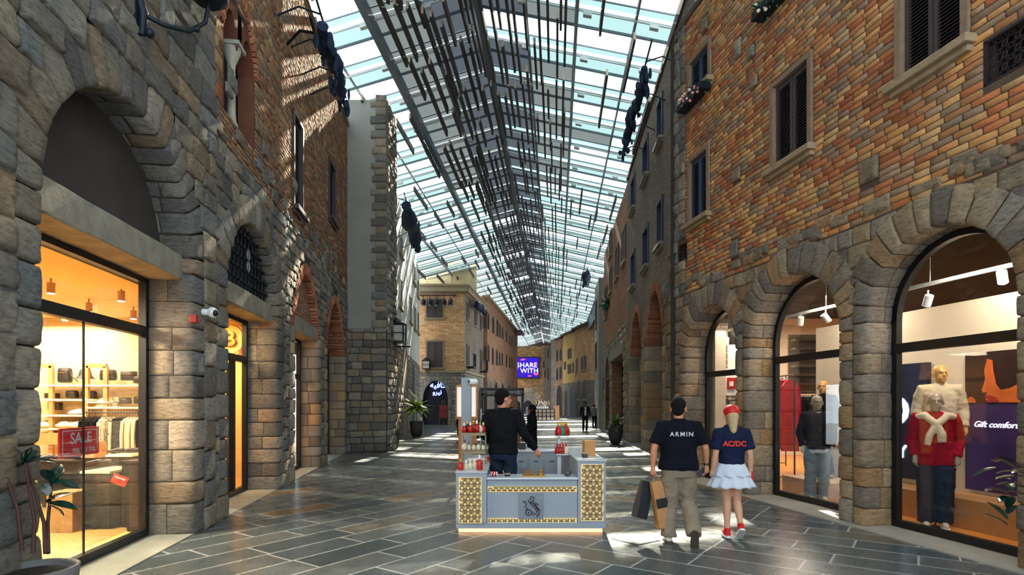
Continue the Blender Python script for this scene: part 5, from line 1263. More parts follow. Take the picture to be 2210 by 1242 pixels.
lantern(WL3, 857, 720, .7, .8, 'black iron wall lantern on the pale plaster house, above the small tapered pot')
lantern(WP, 920, 788, .5, .8, 'black iron wall lantern beside the lower window of the corner house')
# near lamp bracket high on the left
q = root('wall_lamp', at(275, 30, 4.9), 'dark iron curved-arm wall lamp at the top left, above the big arch', 'lamp', kind='thing'); a, z = WA.sz(280, 35)
mb = MB(); mb.tube([WA.P(a-.05, z+.22, .10), WA.P(a, z+.05, .13), WA.P(a+.04, z-.16, .10)], [.03, .05, .035], 8); mb.box(WA.P(a, z, .06), (.06, .10, .42), rz=.13); obj('back_plate', mb, M_IRON, q)
mb = MB(); mb.tube([WA.P(a, z+.04, .12), WA.P(a+.1, z-.0, .28), WA.P(a+.28, z+.06, .46), WA.P(a+.42, z+.26, .58), WA.P(a+.46, z+.5, .6)], .024, 8); mb.ell(WA.P(a+.34, z+.13, .52), (.035, .035, .035)); mb.ell(WA.P(a+.05, z-.13, .17), (.05, .05, .05)); obj('arm', mb, M_IRON, q)
mb = MB(); mb.lathe(WA.P(a+.46, z+.5, .6), [(.12, 0), (.2, .06), (.22, .3), (.1, .4)], 12); obj('lamp_shade', mb, M_IRON, q)
# thin bracket high on the left brick wall
q = root('wall_bracket', WA.P(sy(11.2), 9.0, 0), 'thin bent iron bracket with a sloping rod on the sunlit brick, top left', 'bracket', kind='thing'); mb = MB()
pts = [at(620, 96, 11.9), at(648, 66, 11.6), at(680, 72, 11.2)]; mb.tube(pts, .03, 6); mb.tube([at(669, 36, 11.0), at(690, 110, 11.9)], .03, 6); obj('rod', mb, M_IRON, q)
# dome camera and alarm boxes
a, z = WA.sz(450, 675, .12); q = root('dome_camera', WA.P(a, z, .1), 'white dome security camera on the grey stone pier between the two left shops', 'camera')
mb = MB(); c = WA.P(a, z, .17); mb.ell(c, (.07, .07, .075), 16); mb.tube([WA.P(a-.02, z, .04), c], .045, 12); obj('housing', mb, M_WHITEP, q); mb = MB(); mb.ell(c+Vector((.045, -.02, -.01)), (.04, .04, .045), 12); obj('lens', mb, M_BLACK, q)
a, z = WA.sz(421, 689, .1); q = root('alarm_box', WA.P(a, z, .1), 'small dark red alarm box on the grey stone pier, below the dome camera', 'alarm box'); mb = MB(); WA.box(mb, a-.045, a+.045, z-.05, z+.05, .05, .13); obj('box', mb, mat('alarm_red', s2l(140, 44, 36), .5), q, bevel=.006)
mb = MB(); WA.box(mb, a-.02, a+.02, z-.02, z+.02, .128, .136); obj('button', mb, M_RED, q)
a, z = WA.sz(1, 668, .15); q = root('hanging_sign', WA.P(a, z, .15), 'red and white sign cut off at the left edge on the stone wall', 'sign'); mb = MB(); WA.box(mb, a-.12, a+.01, z-.09, z+.09, .05, .12); obj('board', mb, M_RED, q); mb = MB(); WA.box(mb, a-.10, a+.013, z-.025, z+.035, .118, .126); obj('white_band', mb, M_WHITEP, q)
a, z = WA.sz(503, 746); q = root('alarm_box', (-5.42, 11.45, 2.72), 'red alarm box on the yellow wall behind the glass door', 'alarm box'); mb = MB(); mb.box((-5.42, 11.5, 2.74), (.14, .07, .13)); obj('box', mb, mat('alarm_red', s2l(140, 44, 36), .5), q)
# theatre spots under the cornice
mb = MB(); z = 10.25
q = root('spotlight_rail', WP.P(WP.sz(935, 640)[0], z, .6), 'black rail under the cornice of the corner house carrying the spotlights', 'rail', kind='thing'); mb.tube([WP.P(WP.sz(905, 638)[0], z, .55), WP.P(WP.sz(986, 638)[0], z, .55)], .04, 6)
for x in (912, 944, 980): mb.tube([WP.P(WP.sz(x, 638)[0], z, 0), WP.P(WP.sz(x, 638)[0], z, .55)], .03, 5)
obj('rail', mb, M_IRON, q)
sp0 = None
for i, x in enumerate((916, 930, 944, 960, 974)):
    c = WP.P(WP.sz(x, 650)[0], z-.05, .55)
    if sp0 is None:
        sp0 = root('stage_spotlight', c, 'black stage spotlight hanging from the rail under the corner house cornice', 'spotlight', 'stage spotlights under the cornice'); mb = MB(); mb.tube([c, c+Vector((0, 0, -.25))], .03, 6); obj('yoke', mb, M_IRON, sp0)
        mb = MB(); mb.lathe(c+Vector((0, -.05, -.75)), [(.13, 0), (.2, .05), (.2, .35), (.12, .5)], 12); obj('housing', mb, M_BLACK, sp0)
        mb = MB(); mb.ell(c+Vector((0, -.1, -.75)), (.13, .13, .08)); obj('lens', mb, mat('lens_glass', s2l(120, 130, 140), .2), sp0)
    else: copytree(sp0, None, c)
# cafe sign, easel
cf = root('cafe_sign', WP.P(ar.c, 3.1, -.3), 'glowing blue-white Arabic cafe sign inside the dark arch of the corner house', 'sign')
M_NEON = mat_emit('neon_white', (.7, .85, 1), .9); M_NEONB = mat_emit('neon_blue', (.05, .12, .9), .5)
text('lettering', '\ufeea\ufef4\ufed3\ufe8e\ufedb', WP.P(ar.c+.15, 3.18, -.33), .62, M_NEON, cf, ext=.03); text('lettering', '\ufeed\ufeae\ufef4\ufee7', WP.P(ar.c+.1, 2.62, -.33), .5, M_NEON, cf, ext=.03)
text('halo', '\ufeea\ufef4\ufed3\ufe8e\ufedb', WP.P(ar.c+.15, 3.18, -.39), .62, M_NEONB, cf, ext=.01, bold=.03); text('halo', '\ufeed\ufeae\ufef4\ufee7', WP.P(ar.c+.1, 2.62, -.39), .5, M_NEONB, cf, ext=.01, bold=.03)
ea_ = root('poster_easel', at(957, 912, 44.2), 'easel with a red patterned poster in front of the cafe arch', 'easel'); e0 = at(957, 912, 44.2); e0.z = 0
mb = MB(); 
for dx in (-.35, .35): mb.tube([e0+Vector((dx, 0, 0)), e0+Vector((dx*.2, 0, 2.0))], .03, 5)
mb.tube([e0+Vector((0, .5, 0)), e0+Vector((0, 0, 2.0))], .03, 5); obj('stand', mb, M_SHUT, ea_)
mb = MB(); mb.box(e0+Vector((0, -.08, 1.1)), (.62, .04, 1.0)); obj('poster', mb, mat('poster_red', s2l(150, 52, 54), .5, var=.6, nscale=5), ea_)
# big LED screen
ls = root('led_screen', at(1138, 794, EY-.3), 'large blue LED screen with white words high on the far end wall', 'screen'); c0, c1 = at(1110, 815, EY-.2), at(1162, 773, EY-.2)
mb = MB(); kb(mb, c0.x-.15, c1.x+.15, EY-.3, EY, c0.z-.15, c1.z+.15); obj('frame', mb, M_IRON, ls); mb = MB(); kb(mb, c0.x, c1.x, EY-.32, EY-.29, c0.z, c1.z); obj('display', mb, mat_emit('led_blue', (.035, .015, .50), .42), ls)
M_LW = mat_emit('led_white', (.9, .86, 1), .5); M_LR = mat_emit('led_pink', (.9, .12, .22), .35)
cc = at(1137, 791, EY-.35); text('lettering', 'SHARE', cc+Vector((-.0, 0, .15)), 1.05, M_LW, ls, ext=.02, bold=.012, spacing=1.08); text('lettering', 'T WITH', cc+Vector((-.1, 0, -.75)), 1.05, M_LW, ls, ext=.02, bold=.012, spacing=1.08)
text('small_lettering', '& TAG', cc+Vector((.0, 0, 1.0)), .45, M_LR, ls, rot=(PI/2, -.25, 0), ext=.02) if False else None
mb = MB(); 
for x, y, r in ((1127, 777, .2), (1131, 776, .16), (1152, 787, .2), (1143, 812, .2), (1157, 808, .26)): mb.ell(at(x, y, EY-.36), (r*1.5, .03, r*.7), 8)
obj('graphic', mb, M_LR, ls)
# ================================================================= PERGOLA STALL AND FAR STALLS
pg = root('pergola_stall', (-.35, 26.5, 0), 'stall with a tall black square-tube frame canopy, behind the man in the kiosk', 'stall'); a0, a1 = at(1041, 840, 25).x, at(1129, 840, 25).x
mb = MB(); t = .09
for y in (25, 27.6):
    for x in (a0, a1): mb.box((x, y, 1.18), (t, t, 2.36))
    for z in (2.36, 2.1): mb.box(((a0+a1)/2, y, z), (a1-a0+t, t, .07))
for x in (a0, a1):
    for z in (2.36, 2.1): mb.box((x, 26.3, z), (t, 2.6, .07))
obj('frame', mb, M_BLACK, pg); mb = MB(); mb.box(((a0+a1)/2, 26.3, 2.23), (a1-a0-.1, 2.4, .05)); obj('canopy_light', mb, mat('canopy_grey', s2l(150, 152, 156), .5), pg)
mb = MB(); kb(mb, a0+.1, a1-.1, 25.2, 25.7, 0, .95); obj('counter', mb, mat('stall_wood', s2l(160, 104, 60), .6), pg)
M_GOODS = [mat('goods_white', s2l(206, 200, 196), .6), M_CARD, mat('goods_dark', s2l(40, 38, 42), .6), mat('goods_rose', s2l(176, 110, 110), .6)]
rr = random.Random(8)
for i in range(9):
    x = a0+.2+(a1-a0-.4)*i/8; h = rr.uniform(.12, .32); gbox('gift_box', (x, 25.45, .95+h/2), (.17, .2, h), M_GOODS[i % 4], 'small gift box on the counter of the black-framed stall', 'box', 'gift boxes on the black-framed stall')
ws = root('magazine_rack', at(1050, 940, 21.5), 'white stepped display rack stacked with dark goods, left behind the kiosk man', 'rack'); c = at(1050, 900, 21.5)
mb = MB(); kb(mb, c.x-.22, c.x+.4, 21.3, 21.7, 0, .1); kb(mb, c.x-.22, c.x-.18, 21.3, 21.7, 0, 1.5)
for k in range(5): kb(mb, c.x-.2, c.x+.4, 21.3, 21.7, .3+k*.25, .33+k*.25)
obj('frame', mb, M_WHITEP, ws); mb = MB()
for k in range(5): kb(mb, c.x-.15+.05*k % .1, c.x+.36, 21.32, 21.6, .33+k*.25, .42+k*.25)
obj('goods', mb, M_GOODS[2], ws, kind='stuff')
bk = root('market_stall', at(1174, 900, 60), 'long low market stall with a dark grid front, far down the street', 'stall'); b0, b1 = at(1153, 905, 60), at(1197, 905, 60)
mb = MB(); kb(mb, b0.x, b1.x, 60, 62, 0.1, kz(884, 60)); obj('counter', mb, mat('stall_cream', s2l(190, 168, 142), .7), bk); mb = MB()
for i in range(6): kb(mb, b0.x+(b1.x-b0.x)*i/5-.05, b0.x+(b1.x-b0.x)*i/5+.05, 59.93, 60, 0, kz(884, 60))
for i in range(4): kb(mb, b0.x, b1.x, 59.93, 60, kz(884, 60)*i/3.05, kz(884, 60)*i/3.05+.08)
obj('grid_front', mb, M_SHUT, bk)
for i in range(7):
    x = b0.x+.15+(b1.x-b0.x-.9)*i/6; z = kz(884, 60); q = root('bouquet', (x, 60.7, z), 'pale bouquet standing on the far market stall', 'bouquet', 'bouquets on the far market stall')
    mb = MB(); mb.lathe((x, 60.7, z), [(.08, 0), (.12, .3)], 8); obj('vase', mb, M_WHITEP, q); mb = MB()
    for k in range(8): mb.ell((x+rr.uniform(-.2, .2), 60.7+rr.uniform(-.15, .15), z+.35+rr.uniform(0, .5)), (.09, .09, .1), 6)
    obj('blooms', mb, M_GOODS[0] if i % 3 else M_CARD, q)
gbox('side_board', (at(1201, 890, 61).x, 61, .75), (.6, .1, 1.5), M_CARD, 'small orange-brown board beside the far market stall', 'board')
# ================================================================= FIGURES
def bake(name, mb, m, parent, voxel=.012, smooth=6, M=None, fold=0, ztop=99, puff=0):
    """fuses overlapping closed shells into one continuous skin"""
    me = bpy.data.meshes.new('t'); vs = [(M @ Vector(v)) if M is not None else Vector(v) for v in mb.v]
    me.from_pydata([tuple(v) for v in vs], [], mb.f); t = bpy.data.objects.new('t', me); COL.objects.link(t)
    r = t.modifiers.new('r', 'REMESH'); r.mode = 'VOXEL'; r.voxel_size = voxel
    s_ = t.modifiers.new('s', 'SMOOTH'); s_.iterations = smooth; s_.factor = .5
    bpy.context.view_layer.update()
    m2 = bpy.data.meshes.new_from_object(t.evaluated_get(bpy.context.evaluated_depsgraph_get())); bpy.data.objects.remove(t); bpy.data.meshes.remove(me)
    m2.materials.clear(); m2.materials.append(m)
    if fold:
        ns = [v.normal.copy() for v in m2.vertices]; sd = R.random()*30
        for v, n_ in zip(m2.vertices, ns):
            c = v.co; ff = max(0, min(1, (ztop-c.z)/.12)); v.co = c+n_*(puff+ff*fold*(wn(c.x*5+sd+c.z*4, c.y*5, c.z*7)+.6*wn(c.x*14+sd, c.y*14-c.z*9, c.z*16)))
    for p in m2.polygons: p.use_smooth = True
    o = bpy.data.objects.new(name, m2); COL.objects.link(o); o.parent = parent; pw = wloc(parent)
    m2.transform(Matrix.Translation(-pw)); return o
def loft(mb, secs, n=20):
    """secs: (cx, cy, z, rx, ry)"""
    vs = []
    for cx, cy, z, rx, ry in secs:
        for j in range(n):
            a = 2*PI*j/n; c, s_ = math.cos(a), math.sin(a); k = (abs(c)**2.5+abs(s_)**2.5)**(-1/2.5)
            vs.append((cx+rx*c*k, cy+ry*s_*k, z))
    k = len(secs); fs = [(i*n+j, i*n+(j+1) % n, (i+1)*n+(j+1) % n, (i+1)*n+j) for i in range(k-1) for j in range(n)]
    fs += [tuple(reversed(range(n))), tuple((k-1)*n+j for j in range(n))]; mb.add(vs, fs)
def hand(mb, w, d, palm, side, curl=.5, sc=1.0):
    """w wrist, d hand direction, palm = palm normal, side: +1/-1 thumb side along d x palm"""
    w = Vector(w); d = Vector(d).normalized(); p = Vector(palm); p = (p-d*p.dot(d)).normalized(); x = d.cross(p)*side
    mb.tube([w-d*.02, w+d*.03*sc, w+d*.085*sc], [.026*sc, .034*sc, .036*sc], 10)
    for i, (o_, l) in enumerate(((.028, .072), (.010, .080), (-.009, .075), (-.027, .058))):
        b = w+d*.075*sc+x*o_*sc; a1 = d*math.cos(curl*.6)+p*math.sin(curl*.6); a2 = d*math.cos(curl*1.5)+p*math.sin(curl*1.5); a3 = d*math.cos(curl*2.2)+p*math.sin(curl*2.2)
        p1 = b+a1*l*.45*sc; p2 = p1+a2*l*.32*sc; p3 = p2+a3*l*.25*sc; mb.tube([b-d*.02, b, p1, p2, p3], [.010*sc, .0105*sc, .0095*sc, .0085*sc, .007*sc], 7)
    b = w+d*.025*sc+x*.028*sc; t1 = (d*.75+x*.65+p*.25).normalized(); t2 = (d*.95+x*.1+p*.45).normalized(); mb.tube([b-t1*.01, b+t1*.035*sc, b+t1*.035*sc+t2*.032*sc], [.014*sc, .012*sc, .009*sc], 7)
def lerp(a, b, t): return Vector(a)*(1-t)+Vector(b)*t
def figure(name, base, yaw, H, P, lab, cat, skin, top, bot, shoe, hair=None, sleeves='long', legs='trouser', voxel=.012, girth=1.0, cap=None, group=None, hy=0.0, hands=True, eyes=True, shirt_hem=.86, legw=1.0, top_flare=1.0, bald=False, grp=None, nohead=False, belly=1.0):
    k = H/1.75; base = Vector(base); M = Matrix.Translation(base) @ Matrix.Rotation(yaw, 4, 'Z') @ Matrix.Diagonal((k, k, k, 1))
    q = root(name, base, lab, cat, group)
    D = dict(shL=(-.19*girth, 0, 1.42), shR=(.19*girth, 0, 1.42), elL=(-.25*girth, -.02, 1.14), elR=(.25*girth, -.02, 1.14), wrL=(-.27, .06, .90), wrR=(.27, .06, .90), hpL=(-.09, 0, .92), hpR=(.09, 0, .92), knL=(-.10, .02, .50), knR=(.10, .02, .50), anL=(-.10, -.02, .09), anR=(.10, -.02, .09), head=(0, .02, 1.632), toeL=(0, 1, 0), toeR=(0, 1, 0), hdL=(0, .1, -1), hdR=(0, .1, -1), curlL=.5, curlR=.5)
    D.update(P); V = {a: (Vector(b) if isinstance(b, (tuple, list)) else b) for a, b in D.items()}
    # body ---------------------------------------------------------------
    b = MB(); loft(b, [(0, 0, .84, .13, .09), (0, 0, .93, .165*girth, .11), (0, 0, 1.05, .14*girth, .095), (0, 0, 1.2, .155*girth, .105), (0, 0, 1.34, .17*girth, .11), (0, 0, 1.41, .14*girth, .085), (0, 0, 1.48, .075, .06)])
    nk = V['head']; b.tube([(0, 0, 1.42), (nk.x*.5, nk.y*.5, 1.50), (nk.x, nk.y-.01, 1.58)], [.065, .056, .055], 12)
    for s_ in 'LR':
        sh, el, wr = V['sh'+s_], V['el'+s_], V['wr'+s_]; sg = -1 if s_ == 'L' else 1
        b.tube([(sg*.05, 0, 1.42), sh, lerp(sh, el, .35), el, lerp(el, wr, .3), wr], [.06, .058*girth**.5, .05, .04, .042, .026], 12)
        if hands: hand(b, wr, V['hd'+s_], (-sg*.9, .25, 0), -1*sg*-1 if False else (1 if sg < 0 else -1), V['curl'+s_])
        hp, kn, an = V['hp'+s_], V['kn'+s_], V['an'+s_]
        b.tube([hp+Vector((0, 0, .03)), lerp(hp, kn, .3), kn, lerp(kn, an, .3), lerp(kn, an, .75), an], [.085, .082, .054, .056, .038, .034], 12)
    # head
    h = V['head']; hyw = Matrix.Rotation(hy, 3, 'Z'); hm = MB()
    HS = 1.13
    def hp_(x, y, z): return h+hyw @ Vector((x*HS, y*HS, z*HS))
    if not nohead:
        b.ell(hp_(0, -.012, .03), (.085, .105, .098), 16, M=hyw); b.ell(hp_(0, .028, -.045), (.063, .072, .078), 14, M=hyw); b.ell(hp_(0, .068, -.092), (.028, .024, .024), 10)
        b.tube([hp_(0, .088, .012), hp_(0, .108, -.022), hp_(0, .100, -.034)], [.010, .014, .012], 8); b.ell(hp_(0, .088, -.060), (.024, .010, .010), 8, M=hyw); b.ell(hp_(0, .080, .028), (.052, .014, .012), 8, M=hyw)
        for sg in (-1, 1): b.ell(hp_(sg*.078, -.005, -.012), (.013, .022, .036), 8, M=hyw)
    bo = bake('body', b, skin, q, voxel*k, 5, M)
    if eyes and not nohead:
        e = MB()
        for sg in (-1, 1): e.ell(hp_(sg*.030, .083, .012), (.012, .007, .007), 8, M=hyw)
        e.v = [tuple(M @ Vector(v)) for v in e.v]; obj('eyes', e, mat('eye_dark', (.02, .015, .012), .3), q)
    # clothes ------------------------------------------------------------
    if top:
        c = MB(); g = girth; hz = shirt_hem
        secs = [(0, 0, hz, .185*g*top_flare, .130*belly), (0, 0, hz+.1, .175*g*top_flare, .132*belly), (0, 0, 1.12, .168*g*(1+(top_flare-1)*.5), .128*belly), (0, 0, 1.28, .188*g, .130), (0, 0, 1.36, .192*g, .122), (0, 0, 1.43, .15*g, .100), (0, 0, 1.475, .10, .085), (0, 0, 1.505, .075, .07)]
        loft(c, secs)
        for s_ in 'LR':
            sh, el, wr = V['sh'+s_], V['el'+s_], V['wr'+s_]; sg = -1 if s_ == 'L' else 1
            if sleeves == 'long': c.tube([(sg*.06, 0, 1.42), sh, lerp(sh, el, .4), el, lerp(el, wr, .5), lerp(el, wr, .93)], [.07, .078, .069, .059, .052, .043], 12)
            elif sleeves == 'short': c.tube([(sg*.06, 0, 1.42), sh, lerp(sh, el, .4), lerp(sh, el, .78)], [.07, .076, .074, .080], 12)
        bake('shirt' if sleeves != 'long' else 'jumper', c, top, q, .012*k, 4, M, fold=.011, puff=.007)
    if bot and legs in ('trouser', 'jeans'):
        c = MB(); lw = legw; loft(c, [(0, 0, .80, .17*girth, .12), (0, 0, .92, .182*girth, .128*belly), (0, 0, 1.02, .165*girth, .122*belly)])
        for s_ in 'LR':
            hp, kn, an = V['hp'+s_], V['kn'+s_], V['an'+s_]
            c.tube([hp+Vector((0, 0, .02)), lerp(hp, kn, .35), kn, lerp(kn, an, .35), lerp(kn, an, .8), an+Vector((0, -.005, -.02))], [.096, .093*lw, .074*lw, .072*lw, .070*lw, .074*lw], 14)
        bake('trousers', c, bot, q, .011*k, 3, M, fold=.015, ztop=base.z+(shirt_hem-.03)*k)
    if bot and legs == 'skirt':
        c = MB(); n = 48
        for (z0, z1, r0, r1, am, f) in ((1.02, .84, .15, .23, .012, 9), (.90, .70, .18, .285, .022, 11)):
            vs = []
            for i in range(9):
                t = i/8
                for j in range(n):
                    a = 2*PI*j/n; r = r0+(r1-r0)*t**.8+am*t*math.sin(a*f); vs.append((r*math.cos(a)*1.05, r*math.sin(a)*.85, z0+(z1-z0)*t+.012*t*math.cos(a*f)))
            m_ = len(vs); vs += [(v[0]*.97, v[1]*.97, v[2]) for v in vs]; fs = [(i*n+j, i*n+(j+1) % n, (i+1)*n+(j+1) % n, (i+1)*n+j) for i in range(8) for j in range(n)]; fs += [tuple(m_+x for x in reversed(f_)) for f_ in fs]
            fs += [(8*n+j, 8*n+(j+1) % n, m_+8*n+(j+1) % n, m_+8*n+j) for j in range(n)]; c.add([tuple(M @ Vector(v)) for v in vs], fs, None, True)
        obj('skirt', c, bot, q)
    if shoe:
        for s_ in 'LR':
            an, toe = V['an'+s_], V['toe'+s_].normalized(); c = MB(); up = Vector((0, 0, 1)); up = (up-toe*up.dot(toe)).normalized(); f0 = an-up*.045
            c.tube([f0-toe*.055, f0+toe*.02, f0+toe*.10, f0+toe*.155, f0+toe*.185], [.036, .046, .042, .036, .02], 10); c.tube([f0, an+up*.03], [.044, .043], 10)
            so = bake('shoe', c, shoe[0], q, .009*k, 3, M); c = MB(); sd = toe.cross(up).normalized(); vs = []
            for (l, w_) in ((-.09, .022), (-.06, .042), (.03, .046), (.12, .05), (.19, .036), (.215, .012)):
                for sg in (-1, 1):
                    for hh in (-.045, -.022): vs.append(f0+toe*l+sd*w_*sg+up*hh)
            fs = []
            for i in range(5): a = i*4; fs += [(a, a+4, a+5, a+1), (a+2, a+3, a+7, a+6), (a, a+2, a+6, a+4), (a+1, a+5, a+7, a+3)]
            fs += [(0, 1, 3, 2), (20, 22, 23, 21)]; c.add([M @ v for v in vs], fs); obj('sole', c, shoe[1], so)
    if hair and not bald:
        c = MB(); m_, style = hair
        if style == 'short': c.ell(hp_(0, -.022, .044), (.093, .110, .097), 16, M=hyw); c.ell(hp_(0, -.055, -.015), (.076, .062, .075), 12, M=hyw)
        if style == 'long': c.ell(hp_(0, -.02, .04), (.096, .113, .1), 16, M=hyw); c.tube([hp_(0, -.06, .02), hp_(0, -.08, -.08), hp_(0, -.09, -.18), hp_(0, -.09, -.22)], [.075, .062, .045, .02], 12)
        if style == 'scarf': c.ell(hp_(0, -.02, .035), (.102, .124, .11), 16, M=hyw); c.tube([hp_(0, -.03, 0), hp_(0, -.03, -.12), hp_(0, -.01, -.24)], [.09, .10, .15], 12)
        if style == 'scarf':
            pass
        bake('hair' if style != 'scarf' else 'headscarf', c, m_, q, .010*k, 3, M)
    if cap:
        c = MB(); c.ell(hp_(0, -.016, .05), (.104, .122, .098), 16, M=hyw); bake('cap', c, cap, q, .009*k, 3, M)
        c = MB(); c.ell(hp_(0, .12, .045), (.07, .07, .012), 12, M=hyw); c.v = [tuple(M @ Vector(v)) for v in c.v]; obj('cap_peak', c, cap, q)
    return q, M, hp_
def cloth(name, col, var=.15, bump=.5, sc=18, rough=.95): return mat(name, col, rough, var=var, nscale=5, bump=bump, bscale=sc, spec=.12)
SK = mat('skin_tan', s2l(190, 130, 100), .5, var=.06); SKD = mat('skin_brown', s2l(130, 84, 60), .5, var=.06); SKP = mat('skin_pale', s2l(208, 156, 128), .5, var=.05)
HB = mat('black_hair', (.008, .007, .007), .9, var=.4, nscale=60, bump=.6, bscale=90, spec=.12); HBL = mat('blond_hair', s2l(184, 158, 120), .6, var=.2, nscale=40, bump=.5, bscale=80)
C_BLK = cloth('black_cloth', (.006, .007, .010)); C_NAVY = cloth('dark_denim', (.012, .022, .045)); C_KHA = cloth('khaki_cloth', s2l(128, 118, 102), .18, .8, 9); C_TEE = cloth('navy_black_tee', (.005, .006, .012)); C_NTEE = cloth('navy_tee', (.009, .015, .042))
C_SKIRT = cloth('pale_grey_skirt', s2l(196, 204, 220), .06, .4, 20); SH_RED = (mat('red_canvas', s2l(196, 22, 28), .7, bump=.2), M_WHITEP); SH_WHT = (mat('shoe_grey', s2l(206, 196, 184), .6), mat('sole_dark', s2l(66, 56, 46), .7)); SH_BLK = (mat('shoe_black', (.01, .01, .01), .5), mat('sole_black', (.02, .02, .02), .6))
# man in the kiosk
figure('person', (-.135, 8.5, 0), math.radians(-28), 1.90, dict(elL=(-.285, -.06, 1.16), wrL=(-.25, .14, .99), elR=(.30, .04, 1.16), wrR=(.40, .22, .93), hdR=(.3, .5, -.8), hdL=(.4, .8, -.5), anL=(-.13, -.02, .09), anR=(.13, .0, .09), knL=(-.12, .03, .5), knR=(.12, .03, .5)),
       'person in black jacket and dark jeans standing inside the kiosk, back turned', 'person', SK, C_BLK, C_NAVY, SH_BLK, (HB, 'short'), girth=1.16, hy=math.radians(-30), shirt_hem=.88, legs='jeans', legw=1.05, voxel=.010)
# man in the black T-shirt
X2, Y2 = 2.04, 6.97
q2, M2, h2 = figure('person', (X2, Y2, 0), math.radians(-4), 1.76, dict(shL=(-.215, 0, 1.41), shR=(.225, 0, 1.41), elL=(-.30, -.03, 1.15), elR=(.31, -.04, 1.15), wrL=(-.31, .0, .905), wrR=(.345, .07, .93), hdL=(0, .05, -1), hdR=(.1, .25, -1), curlL=1.25, curlR=.9, knR=(.12, .06, .49), anR=(.13, -.22, .16), toeR=(.05, .35, -.95), anL=(-.12, .02, .09), knL=(-.10, .05, .5)),
       'person in black T-shirt and baggy khaki trousers carrying shopping bags', 'person', SK, C_TEE, C_KHA, SH_WHT, (HB, 'short'), 'short', girth=1.17, hy=math.radians(-18), shirt_hem=.90, legw=1.28, voxel=.0085, belly=1.12, top_flare=1.1)
# girl
X3, Y3 = 2.75, 7.14
q3, M3, h3 = figure('person', (X3, Y3, 0), math.radians(-6), 1.66, dict(shL=(-.17, 0, 1.40), shR=(.17, 0, 1.40), elL=(-.21, -.03, 1.13), elR=(.22, -.05, 1.14), wrL=(-.23, .06, .90), wrR=(.25, .02, .90), hdL=(0, .2, -1), curlL=.9, curlR=.9, hpL=(-.07, 0, .92), hpR=(.07, 0, .92), knL=(-.05, .03, .51), knR=(.08, .04, .50), anL=(-.05, .02, .12), anR=(.09, -.10, .20), toeR=(.1, .8, -.5)),
       'person in red cap, navy T-shirt, white ruffled skirt and red high-top shoes walking away', 'person', SKP, C_NTEE, C_SKIRT, SH_RED, (HBL, 'long'), 'short', legs='skirt', girth=.88, shirt_hem=1.0, voxel=.0085, cap=mat('red_cap', s2l(196, 24, 30), .5))
# lettering on the shirts
def onback(M, x, z, y): return M @ Vector((x, y, z))
RT = (PI/2, 0, math.radians(-4)); text('shirt_lettering', 'ARMIN', onback(M2, 0, 1.325, -.158), .075, mat('print_white', s2l(200, 200, 205), .7), q2, rot=RT, ext=.002, bold=.001, spacing=1.3)
text('shirt_lettering', 'AC/DC', onback(M3, .0, 1.27, -.148), .088, mat('print_red', s2l(200, 50, 36), .7), q3, rot=(PI/2, 0, math.radians(-6)), ext=.002, bold=.004)
# sneaker tops, wrist band, phones, bags
c = M2 @ Vector((.34, .055, .955)); mb = MB(); mb.tube([c+Vector((0, 0, -.01)), c+Vector((0, 0, .012))], .034, 12); obj('wrist_band', mb, M_BLACK, q2)
hp2 = M2 @ Vector((.30, .10, .85)); mb = MB(); mb.box(hp2, (.07, .03, .15), M=Matrix.Rotation(.9, 3, 'Y')); obj('phone', mb, M_BLACK, None, loc=hp2, label='black phone held in the right hand of the person in the black T-shirt', cat='phone')
hp3 = M3 @ Vector((-.22, .09, .83)); mb = MB(); mb.box(hp3, (.02, .07, .14)); obj('phone', mb, M_BLACK, None, loc=hp3, label='black phone held by the person in the red cap', cat='phone', bevel=.004)
hw = M3 @ Vector((.26, .03, .84)); mb = MB(); mb.box(hw, (.03, .09, .12)); obj('wallet', mb, M_RED, None, loc=hw, label='red wallet held in the right hand of the person in the skirt', cat='wallet', bevel=.006)
def paperbag(c, w, d, h, rz, tilt, m, lab, stripe=None, hand_=None):
    q = root('shopping_bag', c, lab, 'bag'); Mx = Matrix.Rotation(rz, 3, 'Z') @ Matrix.Rotation(tilt, 3, 'Y'); mb = MB()
    S_ = [(-w/2, -d/2), (0, -d/2-.004), (w/2, -d/2), (w/2+.0, 0), (w/2, d/2), (0, d/2+.004), (-w/2, d/2), (-w/2, 0)]; vs = []
    for z, kx_, ky_ in ((-h, 1, .9), (-h*.97, 1, 1), (-h*.6, 1.0, 1), (-h*.3, 1.0, .8), (0, .98, .45)):
        for i, (x, y) in enumerate(S_): vs.append(Vector(c)+Mx @ Vector((x*kx_*(.92 if i in (3, 7) and z > -h*.6 else 1)+.006*wn(z*9, i), y*ky_, z)))
    vs2 = vs+[v+(Vector(c)-v)*.02 for v in vs[-8:]]+[Vector(c)+Mx @ Vector((x*.9, y*.4, -h*.5)) for x, y in S_]
    n = 8; fs = [(i*n+j, i*n+(j+1) % n, (i+1)*n+(j+1) % n, (i+1)*n+j) for i in range(4) for j in range(n)]+[tuple(reversed(range(n)))]+[(4*n+j, 4*n+(j+1) % n, 6*n+(j+1) % n, 6*n+j) for j in range(n)]
    mb.add(vs2, fs); obj('bag', mb, m, q)
    mb = MB(); top = Vector(hand_)
    for s_ in (-1, 1): mb.tube([Vector(c)+Mx @ Vector((-w*.22, s_*d*.2, -.01)), top+Vector((-.01, s_*.01, 0)), top+Vector((.01, s_*.01, 0)), Vector(c)+Mx @ Vector((w*.22, s_*d*.2, -.01))], .0035, 5)
    obj('handle', mb, m, q)
    if stripe: mb = MB(); mb.box(Vector(c)+Mx @ Vector((0, -d/2*1.0-.004, -h*.46)), (w*.9, .006, h*.2), M=Mx); obj('stripe', mb, stripe, q)
